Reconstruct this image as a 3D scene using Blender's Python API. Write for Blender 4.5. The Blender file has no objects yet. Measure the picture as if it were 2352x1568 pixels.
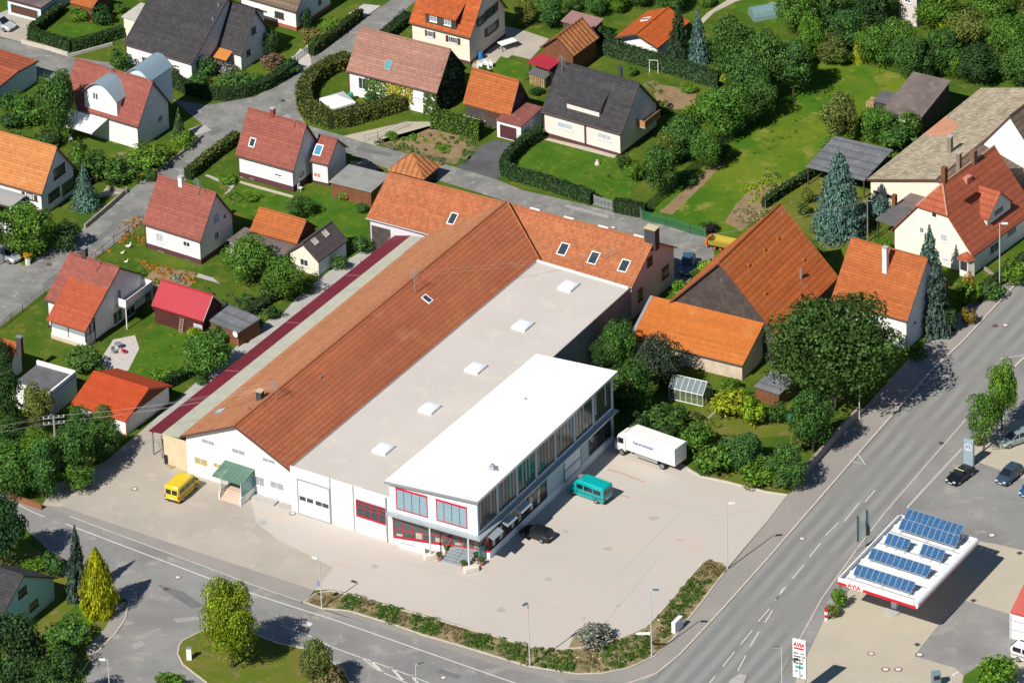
import bpy, math, random
import numpy as np
from mathutils import Vector, Matrix
S=bpy.context.scene; COL=S.collection
random.seed(7); RNG=np.random.default_rng(7)
# ---------------- camera ----------------
TH,ROLL,FD,DC=.52,-.03177,19627.,1040.
c_,s_=math.cos(TH),math.sin(TH)
_r=Vector((1,0,0));_u=Vector((0,s_,c_));FW=Vector((0,c_,-s_))
CR=_r*math.cos(ROLL)+_u*math.sin(ROLL);CU=-_r*math.sin(ROLL)+_u*math.cos(ROLL)
CAM=-FW*DC
cd=bpy.data.cameras.new('camera');co=bpy.data.objects.new('camera',cd);COL.objects.link(co)
cd.sensor_fit='HORIZONTAL';cd.sensor_width=36;cd.lens=FD/2352*36;cd.clip_start=5;cd.clip_end=9000
m=Matrix((CR,CU,-FW)).transposed().to_4x4();m.translation=CAM;co.matrix_world=m
S.camera=co
# ---------------- light ----------------
SAZ,SEL=math.radians(38),math.radians(44)   # shadows fall towards this azimuth
w=bpy.data.worlds.new('World');S.world=w;w.use_nodes=True
nt=w.node_tree;bg=nt.nodes['Background'];sk=nt.nodes.new('ShaderNodeTexSky');sk.sky_type='NISHITA';sk.sun_disc=False
sk.sun_elevation=SEL;sk.sun_rotation=SAZ+math.pi;sk.air_density=.9;sk.dust_density=.0;sk.ozone_density=4.0
nt.links.new(sk.outputs[0],bg.inputs[0]);bg.inputs[1].default_value=.065
sl=bpy.data.lights.new('sun','SUN');sl.energy=5.0;sl.angle=math.radians(.5);sl.color=(1,.95,.87)
so=bpy.data.objects.new('sun',sl);COL.objects.link(so)
sd=Vector((math.sin(SAZ)*math.cos(SEL),math.cos(SAZ)*math.cos(SEL),-math.sin(SEL)))
so.rotation_euler=sd.to_track_quat('-Z','Y').to_euler()
S.view_settings.view_transform='Standard';S.view_settings.look='None';S.view_settings.exposure=.28;S.view_settings.gamma=1
# ---------------- pixel helpers (photo measured on a 2352x1568 grid) ----------------
def ray(px,py): return (CR*((px-1176)/FD)+CU*(-(py-784)/FD)+FW)
def hit(px,py,p0,n):
    d=ray(px,py);n=Vector(n);t=(Vector(p0)-CAM).dot(n)/d.dot(n);return CAM+d*t
def G(px,py,z=0.): return hit(px,py,(0,0,z),(0,0,1))
def proj(p):
    q=Vector(p)-CAM;z=q.dot(FW);return (1176+FD*q.dot(CR)/z,784-FD*q.dot(CU)/z)
def zat(g,py):      # height above ground point g that projects to row py
    y0=proj(g)[1];y1=proj(g+Vector((0,0,1)))[1];return (py-y0)/(y1-y0)
def q(c,r,*a):      # region crop coordinates -> grid
    return tuple((588*c if i%2==0 else 392*r)+v/4 for i,v in enumerate(a))
def z5(*a): return tuple(v*.1875+(0 if i%2==0 else 548.8) for i,v in enumerate(a))
def zb(*a): return tuple(v*.2812+(1421 if i%2==0 else 441) for i,v in enumerate(a))
def zc(*a): return tuple(v/4+(1911 if i%2==0 else 147) for i,v in enumerate(a))
def zd(*a): return tuple(v*.18754+(2009 if i%2==0 else 392) for i,v in enumerate(a))
def z1(*a): return tuple(v*.18746+(343 if i%2==0 else 882) for i,v in enumerate(a))
def z2(*a): return tuple(v*.21875+(666.4 if i%2==0 else 1029) for i,v in enumerate(a))
def z3(*a): return tuple(v/4+(1029 if i%2==0 else 833) for i,v in enumerate(a))
# ---------------- materials ----------------
MC={}
def nodes(name,rough=.85,spec=.3,metal=0):
    m=bpy.data.materials.new(name);m.use_nodes=True;t=m.node_tree;b=t.nodes['Principled BSDF']
    b.inputs['Roughness'].default_value=rough;b.inputs['Specular IOR Level'].default_value=spec;b.inputs['Metallic'].default_value=metal
    return m,t,b
def N(t,ty,**k):
    n=t.nodes.new('ShaderNode'+ty)
    for a,v in k.items():
        if a.startswith('i'): n.inputs[int(a[1:])].default_value=v
        else: setattr(n,a,v)
    return n
def c4(c): return (c[0],c[1],c[2],1)
def noise(t,co,scale,detail=4,rough=.6):
    n=N(t,'TexNoise');n.inputs['Scale'].default_value=scale;n.inputs['Detail'].default_value=detail;n.inputs['Roughness'].default_value=rough
    t.links.new(co,n.inputs['Vector']);return n.outputs['Fac']
def ramp(t,f,a,b,c0=0,c1=1):
    r=N(t,'MapRange');r.inputs[1].default_value=a;r.inputs[2].default_value=b;r.inputs[3].default_value=c0;r.inputs[4].default_value=c1
    t.links.new(f,r.inputs[0]);return r.outputs[0]
def mixc(t,f,a,b,mode='MIX'):
    x=N(t,'Mix',data_type='RGBA',blend_type=mode)
    for s,v in ((x.inputs[0],f),(x.inputs[6],a),(x.inputs[7],b)):
        if isinstance(v,(tuple,list)): s.default_value=c4(v)
        elif isinstance(v,(int,float)): s.default_value=v
        else: t.links.new(v,s)
    return x.outputs[2]
def mat(name,c,c2=None,scale=.4,rough=.85,spec=.3,metal=0,s2=6,c3=None,lo=.38,hi=.62,bump=0,fa=.11):
    if name in MC: return MC[name]
    m,t,b=nodes(name,rough,spec,metal);MC[name]=m
    tc=N(t,'TexCoord').outputs['Object']
    if c2 is None: c2=tuple(v*.88 for v in c)
    col=mixc(t,ramp(t,noise(t,tc,scale),lo,hi),c,c2)
    if c3 is not None: col=mixc(t,ramp(t,noise(t,tc,scale*2.7,3),.56,.68),col,c3)
    fine=ramp(t,noise(t,tc,s2,2),.25,.75,1-fa,1+fa*.9)
    col=mixc(t,1.,col,fine,'MULTIPLY') if False else col
    x=N(t,'VectorMath',operation='SCALE');t.links.new(col,x.inputs[0]);t.links.new(fine,x.inputs['Scale'])
    t.links.new(x.outputs[0],b.inputs['Base Color'])
    if bump:
        bp=N(t,'Bump');bp.inputs['Strength'].default_value=bump;bp.inputs['Distance'].default_value=.1
        t.links.new(noise(t,tc,s2,3),bp.inputs['Height']);t.links.new(bp.outputs[0],b.inputs['Normal'])
    return m
def flat(name,c,rough=.5,spec=.4,metal=0):
    if name in MC: return MC[name]
    m,t,b=nodes(name,rough,spec,metal);MC[name]=m
    tc=N(t,'TexCoord').outputs['Object'];f=ramp(t,noise(t,tc,2.5,3),.3,.7,.9,1.05)
    x=N(t,'VectorMath',operation='SCALE');x.inputs[0].default_value=c;t.links.new(f,x.inputs['Scale'])
    t.links.new(x.outputs[0],b.inputs['Base Color']);return m
def M1(t,op,a,b=None):
    n=N(t,'Math',operation=op)
    for i,v in enumerate((a,b)):
        if v is None: continue
        if isinstance(v,(int,float)): n.inputs[i].default_value=v
        else: t.links.new(v,n.inputs[i])
    return n.outputs[0]
def tile(name,c,c2,row=.36,colw=.3,vary=.13,rs=.3,cs=.08,patch=.35,c3=None,rough=.85):
    """roof covering whose courses follow the slope whatever way it faces"""
    if name in MC: return MC[name]
    m,t,b=nodes(name,rough,.25);MC[name]=m
    tc=N(t,'TexCoord');P=tc.outputs['Object'];Nn=tc.outputs['Normal']
    cr=N(t,'VectorMath',operation='CROSS_PRODUCT');t.links.new(Nn,cr.inputs[0]);cr.inputs[1].default_value=(0,0,1)
    ln=N(t,'VectorMath',operation='LENGTH');t.links.new(cr.outputs[0],ln.inputs[0]);L=M1(t,'MAXIMUM',ln.outputs['Value'],.02)
    dt=N(t,'VectorMath',operation='DOT_PRODUCT');t.links.new(P,dt.inputs[0]);t.links.new(cr.outputs[0],dt.inputs[1])
    u=M1(t,'DIVIDE',dt.outputs['Value'],L)
    sp=N(t,'SeparateXYZ');t.links.new(P,sp.inputs[0]);v=M1(t,'DIVIDE',sp.outputs[2],L)
    ur=M1(t,'DIVIDE',u,colw);vr=M1(t,'DIVIDE',v,row)
    fu=M1(t,'FRACT',ur);fv=M1(t,'FRACT',vr)
    cell=N(t,'CombineXYZ');t.links.new(M1(t,'FLOOR',ur),cell.inputs[0]);t.links.new(M1(t,'FLOOR',vr),cell.inputs[1])
    wn=N(t,'TexWhiteNoise',noise_dimensions='3D');t.links.new(cell.outputs[0],wn.inputs['Vector'])
    uv=N(t,'CombineXYZ');t.links.new(u,uv.inputs[0]);t.links.new(v,uv.inputs[1])
    st=N(t,'VectorMath',operation='MULTIPLY');t.links.new(uv.outputs[0],st.inputs[0]);st.inputs[1].default_value=(.35,1.3,1)
    col=mixc(t,ramp(t,noise(t,st.outputs[0],patch,5,.65),.35,.65),c,c2)
    if c3 is not None: col=mixc(t,ramp(t,noise(t,uv.outputs[0],patch*1.7,5,.7),.55,.72),col,c3)
    k=ramp(t,wn.outputs['Value'],0,1,1-vary,1+vary*.6)
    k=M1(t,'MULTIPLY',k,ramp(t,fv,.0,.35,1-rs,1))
    rown=N(t,'TexWhiteNoise',noise_dimensions='1D');t.links.new(M1(t,'FLOOR',vr),rown.inputs['W'])
    k=M1(t,'MULTIPLY',k,ramp(t,rown.outputs['Value'],0,1,.9,1.07))
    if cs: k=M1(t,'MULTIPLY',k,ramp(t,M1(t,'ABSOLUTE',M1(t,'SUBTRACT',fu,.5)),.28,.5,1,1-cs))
    x=N(t,'VectorMath',operation='SCALE');t.links.new(col,x.inputs[0]);t.links.new(k,x.inputs['Scale'])
    t.links.new(x.outputs[0],b.inputs['Base Color'])
    bp=N(t,'Bump');bp.inputs['Strength'].default_value=.5;bp.inputs['Distance'].default_value=.05
    hgt=M1(t,'ADD',M1(t,'MULTIPLY',fv,-1.),M1(t,'SINE',M1(t,'MULTIPLY',ur,6.2832)))
    t.links.new(hgt,bp.inputs['Height']);t.links.new(bp.outputs[0],b.inputs['Normal'])
    return m
def leafmat(name='leaves',trans=.25,sat=1.):
    if name in MC: return MC[name]
    m=bpy.data.materials.new(name);m.use_nodes=True;t=m.node_tree;MC[name]=m
    b=t.nodes['Principled BSDF'];out=t.nodes['Material Output'];b.inputs['Roughness'].default_value=.7;b.inputs['Specular IOR Level'].default_value=.12
    oi=N(t,'ObjectInfo');g=N(t,'NewGeometry');tc=N(t,'TexCoord')
    k=ramp(t,g.outputs['Random Per Island'],0,1,.35,1.75)
    k2=ramp(t,noise(t,tc.outputs['Object'],2.6,4),.3,.7,.6,1.4)
    kk=M1(t,'MULTIPLY',k,k2)
    wn=N(t,'TexWhiteNoise',noise_dimensions='1D');t.links.new(g.outputs['Random Per Island'],wn.inputs['W'])
    yel=mixc(t,ramp(t,wn.outputs['Value'],.6,1.,0,.45),oi.outputs['Color'],(1.6,1.15,.35),'MULTIPLY')
    x=N(t,'VectorMath',operation='SCALE');t.links.new(yel,x.inputs[0]);t.links.new(kk,x.inputs['Scale'])
    t.links.new(x.outputs[0],b.inputs['Base Color'])
    tr=N(t,'BsdfTranslucent');t.links.new(x.outputs[0],tr.inputs[0]);ms=N(t,'MixShader');ms.inputs[0].default_value=trans
    t.links.new(b.outputs[0],ms.inputs[1]);t.links.new(tr.outputs[0],ms.inputs[2]);t.links.new(ms.outputs[0],out.inputs[0])
    return m
# ---------------- mesh helpers ----------------
def rotm(a): return Matrix.Rotation(a,4,'Z')
def lab(o,label=None,cat=None,group=None,kind=None):
    if label: o['label']=label
    if cat: o['category']=cat
    if group: o['group']=group
    if kind: o['kind']=kind
    return o
def empty(name,loc,rz=0,label=None,cat=None,group=None):
    o=bpy.data.objects.new(name,None);COL.objects.link(o);o.location=loc;o.rotation_euler=(0,0,rz);o.empty_display_size=.2
    return lab(o,label,cat,group)
class MB:
    def __init__(s): s.V=[];s.F=[]
    def add(s,V,F):
        n=len(s.V);s.V+=[tuple(v) for v in V];s.F+=[tuple(i+n for i in f) for f in F];return s
    def box(s,x0,x1,y0,y1,z0,z1):
        return s.add([(x0,y0,z0),(x1,y0,z0),(x1,y1,z0),(x0,y1,z0),(x0,y0,z1),(x1,y0,z1),(x1,y1,z1),(x0,y1,z1)],
            [(3,2,1,0),(4,5,6,7),(0,1,5,4),(1,2,6,5),(2,3,7,6),(3,0,4,7)])
    def prism(s,P,z0,z1):
        n=len(P)
        return s.add([(p[0],p[1],z0) for p in P]+[(p[0],p[1],z1) for p in P],[tuple(range(n))[::-1],tuple(range(n,2*n))]+[(i,(i+1)%n,n+(i+1)%n,n+i) for i in range(n)])
    def slab(s,P,th):     # polygon of 3-d points (top), thickened downward
        n=len(P)
        return s.add([tuple(p) for p in P]+[(p[0],p[1],p[2]-th) for p in P],[tuple(range(n)),tuple(range(n,2*n))[::-1]]+[((i+1)%n,i,n+i,n+(i+1)%n) for i in range(n)])
    def tube(s,pts,r,n=6,r1=None,cap=True):
        pts=[Vector(p) for p in pts];rs=r if isinstance(r,(list,tuple)) else [r]*len(pts)
        if r1 is not None: rs=[r+(r1-r)*i/(len(pts)-1) for i in range(len(pts))]
        V=[];F=[]
        for i,p in enumerate(pts):
            d=(pts[min(i+1,len(pts)-1)]-pts[max(i-1,0)]).normalized()
            a=d.cross(Vector((0,0,1)));a=a.normalized() if a.length>1e-3 else Vector((1,0,0));b=d.cross(a)
            for k in range(n):
                t=2*math.pi*k/n;V.append(p+(a*math.cos(t)+b*math.sin(t))*rs[i])
        for i in range(len(pts)-1):
            for k in range(n): F.append((i*n+k,i*n+(k+1)%n,(i+1)*n+(k+1)%n,(i+1)*n+k))
        if cap: F+= [tuple(range(n))[::-1],tuple(range((len(pts)-1)*n,len(pts)*n))]
        return s.add(V,F)
    def cyl(s,x,y,z0,z1,r,n=16,r1=None): return s.tube([(x,y,z0),(x,y,z1)],r,n,r1)
    def disc_y(s,x,y,z,r,w,n=18):   # wheel-like cylinder with axis along y
        return s.tube([(x,y-w/2,z),(x,y+w/2,z)],r,n)
    def build(s,name,m,parent=None,frame=None,smooth=False,bevel=0,loc=None):
        me=bpy.data.meshes.new(name);V=s.V
        if frame is not None: V=[tuple(frame@Vector(v)) for v in V]
        me.from_pydata(V,[],s.F);me.update()
        import bmesh
        bm=bmesh.new();bm.from_mesh(me);bmesh.ops.recalc_face_normals(bm,faces=bm.faces)
        if bevel: bmesh.ops.bevel(bm,geom=[e for e in bm.edges if len(e.link_faces)==2 and e.calc_face_angle(0)>.6],offset=bevel,segments=2,affect='EDGES',profile=.6)
        bm.to_mesh(me);bm.free()
        if m: me.materials.append(m)
        if smooth:
            for p in me.polygons: p.use_smooth=True
            try: me.set_sharp_from_angle(angle=math.radians(35))
            except Exception: pass
        o=bpy.data.objects.new(name,me);COL.objects.link(o)
        if parent: o.parent=parent
        if loc: o.location=loc
        return o
def copytree(o,parent=None):
    c=o.copy();COL.objects.link(c)
    if parent: c.parent=parent
    for ch in [x for x in o.children]: copytree(ch,c)
    return c
def ground(name,P,z,m,kind='structure',label=None):
    """flat sheet from grid pixels"""
    o=MB();pts=[G(*p) for p in P];from mathutils.geometry import tessellate_polygon
    V=[(p.x,p.y,z) for p in pts];F=tessellate_polygon([[Vector(v) for v in V]])
    o.V=V;o.F=[tuple(f) for f in F];ob=o.build(name,m);
    me=ob.data
    for p in me.polygons:
        if p.normal.z<0: me.flip_normals();break
    ob['kind']=kind
    if label: ob['label']=label
    return ob
def strip(name,P,w,z0,z1,m,kind='structure',px=True,closed=False):
    pts=[G(*p) for p in P] if px else [Vector((p[0],p[1],0)) for p in P];b=MB();n=len(pts);L=[];R=[]
    for i,p in enumerate(pts):
        if closed: d=(pts[(i+1)%n]-pts[i-1])
        else: d=(pts[min(i+1,n-1)]-pts[max(i-1,0)])
        d.normalize();nn=Vector((-d.y,d.x,0))*w/2;L.append(p+nn);R.append(p-nn)
    V=[];F=[]
    for l,r in zip(L,R): V+=[(l.x,l.y,z0),(r.x,r.y,z0),(r.x,r.y,z1),(l.x,l.y,z1)]
    k=n if closed else n-1
    for i in range(k):
        a=4*i;c=4*((i+1)%n)
        for j in range(4): F.append((a+j,a+(j+1)%4,c+(j+1)%4,c+j))
    if not closed: F+=[(0,1,2,3),tuple(4*(n-1)+j for j in (3,2,1,0))]
    b.V=V;b.F=F;o=b.build(name,m)
    if kind: o['kind']=kind
    return o
# ---------------- palette ----------------
WHITE=mat('plaster_white',(.78,.77,.75),(.72,.715,.70),.5,c3=(.66,.65,.63))
CREAM=mat('plaster_cream',(.80,.72,.60),(.74,.66,.54),.5)
PINK=mat('plaster_pale',(.76,.68,.62),(.7,.62,.56),.5)
BLUEW=mat('plaster_shade_blue',(.55,.66,.70),(.50,.61,.66),.5)  # bluish tone of walls in shade is put into this plaster colour
PLIN=flat('plinth_maroon',(.10,.035,.045),.8)
GREYC=mat('concrete_grey',(.42,.41,.38),(.36,.35,.33),.6)
GLASS=flat('window_glass',(.035,.05,.06),.12,.7)
BLIND=flat('roller_blind',(.44,.46,.49),.6)
CURT=flat('glass_with_curtain',(.30,.34,.36),.25,.6)
FRW=flat('frame_white',(.78,.78,.76),.5)
FRB=flat('frame_brown',(.09,.045,.03),.6)
FRR=flat('frame_red',(.50,.015,.03),.45)
FRG=flat('frame_grey',(.22,.24,.25),.4)
METAL=flat('zinc',(.45,.47,.49),.4,.5,.6)
GUT=flat('gutter_brown',(.10,.06,.05),.5)
BLACK=flat('black_rubber',(.012,.012,.013),.7)
WOODD=mat('dark_wood',(.055,.045,.042),(.085,.07,.062),1.2,.9)
WOODB=mat('brown_wood',(.20,.08,.035),(.15,.06,.03),1.5,.85)
REDW=mat('red_brown_boards',(.09,.025,.02),(.07,.02,.018),1.5,.85)
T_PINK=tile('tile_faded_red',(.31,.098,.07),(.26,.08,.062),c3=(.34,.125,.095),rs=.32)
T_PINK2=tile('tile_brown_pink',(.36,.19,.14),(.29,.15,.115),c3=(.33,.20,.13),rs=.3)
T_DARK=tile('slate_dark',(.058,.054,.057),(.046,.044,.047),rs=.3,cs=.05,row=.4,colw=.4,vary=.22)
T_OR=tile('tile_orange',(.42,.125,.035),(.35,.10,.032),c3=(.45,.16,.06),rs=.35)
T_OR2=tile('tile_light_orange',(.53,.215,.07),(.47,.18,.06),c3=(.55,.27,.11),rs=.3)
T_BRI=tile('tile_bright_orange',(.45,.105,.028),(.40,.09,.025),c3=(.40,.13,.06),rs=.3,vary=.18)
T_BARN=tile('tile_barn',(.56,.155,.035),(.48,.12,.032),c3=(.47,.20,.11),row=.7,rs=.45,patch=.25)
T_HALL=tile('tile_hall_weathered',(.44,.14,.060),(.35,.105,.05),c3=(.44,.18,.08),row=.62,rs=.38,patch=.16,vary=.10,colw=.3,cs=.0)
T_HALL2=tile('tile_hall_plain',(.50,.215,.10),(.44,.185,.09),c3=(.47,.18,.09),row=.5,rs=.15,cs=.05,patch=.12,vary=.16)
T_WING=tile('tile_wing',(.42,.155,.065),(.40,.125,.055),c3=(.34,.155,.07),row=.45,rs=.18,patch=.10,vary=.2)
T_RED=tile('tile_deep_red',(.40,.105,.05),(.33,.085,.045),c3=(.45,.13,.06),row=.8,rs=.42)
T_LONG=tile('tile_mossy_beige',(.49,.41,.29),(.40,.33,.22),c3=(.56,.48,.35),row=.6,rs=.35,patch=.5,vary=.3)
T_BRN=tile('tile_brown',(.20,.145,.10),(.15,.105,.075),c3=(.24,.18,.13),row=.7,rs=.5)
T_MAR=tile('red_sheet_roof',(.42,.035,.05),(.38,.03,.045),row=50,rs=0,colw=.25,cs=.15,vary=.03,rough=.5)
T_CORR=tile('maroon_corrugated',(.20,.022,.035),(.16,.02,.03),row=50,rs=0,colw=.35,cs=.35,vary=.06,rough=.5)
T_FIBRE=tile('fibre_cement_corrugated',(.20,.21,.22),(.16,.165,.175),c3=(.3,.31,.32),row=1.6,rs=.4,colw=.4,cs=.4)
FELT=mat('roofing_felt',(.13,.13,.135),(.10,.10,.105),.7)
FELTB=mat('roofing_felt_brown',(.13,.10,.095),(.17,.14,.125),.35,c3=(.20,.165,.14))
GRAVEL=mat('roof_gravel',(.50,.47,.42),(.44,.41,.36),.5)
def ringbox(b,x0,x1,z0,z1,y,fr,t):
    b.box(x0,x1,y-t,y,z1-fr,z1);b.box(x0,x1,y-t,y,z0,z0+fr);b.box(x0,x0+fr,y-t,y,z0+fr,z1-fr);b.box(x1-fr,x1,y-t,y,z0+fr,z1-fr)
FACE={}
class House:
    def __init__(s,name,label,cat,A,B,h,group=None,root=None):
        s.h=h;a=G(*A,h);b=G(*B,h);d=b-a;s.L=d.length;s.ang=math.atan2(d.y,d.x)
        s.W=Matrix.Translation((a.x,a.y,0))@rotm(s.ang);s.Wi=s.W.inverted()
        if root is None:
            s.root=empty(name,(a.x,a.y,0),s.ang,label,cat,group);s.rW=s.W.copy()
        else: s.root=root.root;s.rW=root.rW
        s.fr=s.rW.inverted()@s.W;s.y0=0;s.oy=s.ox=.35
    def bld(s,b,name,m,parent=None,**k): return b.build(name,m,parent or s.root,s.fr,**k)
    def loc(s,px,py,ax,val):
        p0=s.W@Vector([val if i==ax else 0 for i in range(3)]);n=s.Wi.transposed().to_3x3()@Vector([1 if i==ax else 0 for i in range(3)])
        return s.Wi@hit(px,py,p0,n)
    def locp(s,px,py,p0,n): return s.Wi@hit(px,py,s.W@Vector(p0),s.Wi.transposed().to_3x3()@Vector(n))
    def shear(s,k):
        S_=Matrix.Identity(4);S_[0][1]=k;s.W=s.W@S_;s.Wi=s.W.inverted();s.fr=s.rW.inverted()@s.W
    def walls(s,m,zb=0,plinth=None,pm=None,ym=None):
        L,D,h,ox,oy=s.L,s.D,s.h,s.ox,s.oy;b=MB();x0,x1,y0,y1=ox,L-ox,oy,D-oy;s.x0,s.x1,s.y0,s.y1=x0,x1,y0,y1
        t=.1
        if s.kind=='gx':
            k=s.rise/(D/2);P=[(y0,zb),(y1,zb),(y1,h+k*oy-t),(D/2,s.zr-t),(y0,h+k*oy-t)]
            n=5;b.add([(x0,y,z) for y,z in P]+[(x1,y,z) for y,z in P],[tuple(range(n)),tuple(range(n,2*n))[::-1]]+[(i,n+i,n+(i+1)%n,(i+1)%n) for i in range(n)])
        elif s.kind=='gy':
            k=s.rise/(L/2);P=[(x0,zb),(x1,zb),(x1,h+k*ox-t),(L/2,s.zr-t),(x0,h+k*ox-t)]
            n=5;b.add([(x,y0,z) for x,z in P]+[(x,y1,z) for x,z in P],[tuple(range(n)),tuple(range(n,2*n))[::-1]]+[(i,n+i,n+(i+1)%n,(i+1)%n) for i in range(n)])
        elif s.kind=='mono':
            k=s.rise/D;b.add([(x0,y0,zb),(x1,y0,zb),(x1,y1,zb),(x0,y1,zb),(x0,y0,h+k*oy-t),(x1,y0,h+k*oy-t),(x1,y1,h+k*(D-oy)-t),(x0,y1,h+k*(D-oy)-t)],[(3,2,1,0),(4,5,6,7),(0,1,5,4),(1,2,6,5),(2,3,7,6),(3,0,4,7)])
        else: b.box(x0,x1,y0,y1,zb,h-t)
        s.wall=s.bld(b,'wall',m)
        if plinth:
            s.bld(MB().box(x0-.05,x1+.05,y0-.05,y1+.05,0,plinth),'plinth',pm or PLIN)
        return s
    def gutter(s,m=GUT,down=True):
        b=MB().tube([(0,-.08,s.h-.1),(s.L,-.08,s.h-.1)],.09,6)
        g=s.bld(b,'gutter',m)
        if down:
            for x in (s.ox-.08,s.L-s.ox+.08):
                s.bld(MB().tube([(x,-.05,s.h-.15),(x,s.oy-.1,s.h-.6),(x,s.oy-.1,.0)],.05,6),'downpipe',m)
    def gx(s,C,wall,roof,ov=.35,th=.16,plinth=None,pm=None,gut=True,D=None,zr=None,gm=None,ox=None):
        s.kind='gx';s.oy=ov;s.ox=ov if ox is None else ox
        if C: p=s.loc(C[0],C[1],0,s.L);s.D=2*p.y;s.zr=p.z
        if D: s.D=D
        if zr: s.zr=zr
        s.rise=s.zr-s.h
        L,D,h,z=s.L,s.D,s.h,s.zr
        b=MB().slab([(0,0,h),(L,0,h),(L,D/2,z),(0,D/2,z)],th).slab([(0,D/2,z),(L,D/2,z),(L,D,h),(0,D,h)],th)
        s.roof=s.bld(b,'roof',roof)
        s.bld(MB().tube([(0,D/2,z+.01),(L,D/2,z+.01)],.13,8),'ridge_cap',roof,s.roof)
        s.bld(MB().add([(L,0,h-.2),(L,D/2,z-.2),(L,D,h-.2),(L+.05,0,h-.2),(L+.05,D/2,z-.2),(L+.05,D,h-.2),(L,0,h+.03),(L,D/2,z+.03),(L,D,h+.03),(L+.05,0,h+.03),(L+.05,D/2,z+.03),(L+.05,D,h+.03)],
            [(0,3,4,1),(1,4,5,2),(6,7,10,9),(7,8,11,10),(3,9,10,4),(4,10,11,5),(0,1,7,6),(1,2,8,7),(0,6,9,3),(2,5,11,8)]),'verge_board',gm or GUT,s.roof)
        s.walls(wall,plinth=plinth,pm=pm)
        if gut: s.gutter(gm or GUT)
        return s
    def gy(s,C,F,wall,roof,ov=.3,th=.16,plinth=None,pm=None,D=None,zr=None,roof2=None,gm=None,oy=None):
        s.kind='gy';s.ox=ov;s.oy=ov if oy is None else oy
        if C:
            p=s.loc(C[0],C[1],1,0.);s.zr=p.z
        if F: p=s.loc(F[0],F[1],0,s.L);s.D=p.y
        if D: s.D=D
        if zr: s.zr=zr
        s.rise=s.zr-s.h
        L,D,h,z=s.L,s.D,s.h,s.zr
        b1=[(0,0,h),(L/2,0,z),(L/2,D,z),(0,D,h)];b2=[(L/2,0,z),(L,0,h),(L,D,h),(L/2,D,z)]
        b=MB().slab(b1,th)
        if not roof2: b.slab(b2,th)
        s.roof=s.bld(b,'roof',roof)
        if roof2: s.bld(MB().slab(b2,th),'roof',roof2)
        s.bld(MB().tube([(L/2,0,z+.01),(L/2,D,z+.01)],.13,8),'ridge_cap',roof2 or roof,s.roof)
        s.bld(MB().slab([(0,-.05,h+.03),(L/2,-.05,z+.03),(L/2,0.0,z+.03),(0,0.0,h+.03)],.24).slab([(L/2,-.05,z+.03),(L,-.05,h+.03),(L,0.0,h+.03),(L/2,0.0,z+.03)],.24),'verge_board',gm or GUT,s.roof)
        s.walls(wall,plinth=plinth,pm=pm)
        return s
    def mono(s,F,wall,roof,ov=.2,th=.14,D=None,rise=None,plinth=None):
        """shed roof rising to the back"""
        s.kind='mono';s.ox=s.oy=ov
        if D is None: D=(s.Wi@G(F[0],F[1],s.h+(rise or 0))).y
        s.D=D;s.rise=rise or 0;s.zr=s.h+s.rise
        s.roof=s.bld(MB().slab([(0,0,s.h),(s.L,0,s.h),(s.L,D,s.zr),(0,D,s.zr)],th),'roof',roof)
        if wall: s.walls(wall,plinth=plinth)
        else: s.x0,s.x1,s.y0,s.y1=ov,s.L-ov,ov,D-ov
        return s
    def posts(s,m,r=.07,back=True):
        for x in (s.x0,s.x1):
            for y in ((s.y0,s.y1) if back else (s.y0,)):
                zt=s.h+(s.rise if y==s.y1 else 0)-.14
                s.bld(MB().box(x-r,x+r,y-r,y+r,0,zt),'post',m)
    def win(s,face,x1,y1,x2,y2,pane=None,frame=None,sh=None,cols=2,name='window',fr=.07,sill=True,out=.05):
        """top-left and bottom-right grid pixels on a wall plane"""
        pane=pane or GLASS;frame=frame or FRW
        if face=='F':
            a=s.loc(x1,y1,1,s.y0);b=s.loc(x2,y2,1,s.y0);u0,u1=a.x,b.x;T=lambda V:Matrix.Translation((0,s.y0,0))
            M=Matrix.Translation((0,s.y0,0))
        else:
            a=s.loc(x1,y1,0,s.x1);b=s.loc(x2,y2,0,s.x1);u0,u1=a.y,b.y
            M=Matrix.Translation((s.x1,0,0))@Matrix(((0,-1,0,0),(1,0,0,0),(0,0,1,0),(0,0,0,1)))
        z1,z0=a.z,b.z
        return s.winl(M,min(u0,u1),max(u0,u1),min(z0,z1),max(z0,z1),pane,frame,sh,cols,name,fr,sill,out)
    def winl(s,M,u0,u1,z0,z1,pane,frame,sh=None,cols=2,name='window',fr=.07,sill=True,out=.05,root=None):
        z0=max(z0,.03);f=MB();ringbox(f,u0,u1,z0,z1,0,fr,out);
        for i in range(1,cols):
            x=u0+(u1-u0)*i/cols;f.box(x-fr*.4,x+fr*.4,-out,-.002,z0+fr,z1-fr)
        if sill: f.box(u0-.08,u1+.08,-out-.1,-.003,z0-.06,z0-.003)
        def tr(b): b.V=[tuple(M@Vector(v)) for v in b.V];return b
        o=s.bld(tr(f),name,frame,root)
        s.bld(tr(MB().box(u0+fr,u1-fr,-.022,-.001,z0+fr,z1-fr)),'pane',pane,o)
        if sh is not None:
            wd=(u1-u0)*.32
            for a in (u0-wd-.02,u1+.02): s.bld(tr(MB().box(a,a+wd,-.06,-.002,z0,z1)),'shutter',sh,o)
        return o
    def slope(s):     # visible slope plane p0,n in local coords
        if s.kind=='gx': return (0,0,s.h),(0,-s.rise,s.D/2)
        if s.kind=='mono': return (0,0,s.h),(0,-s.rise,s.D)
        return (s.L,0,s.h),(s.rise,0,s.L/2)
    def onroof(s,x,y,left=False):
        if left: return s.locp(x,y,(0,0,s.h),(-s.rise,0,s.L/2))
        p,n=s.slope();return s.locp(x,y,p,n)
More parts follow.
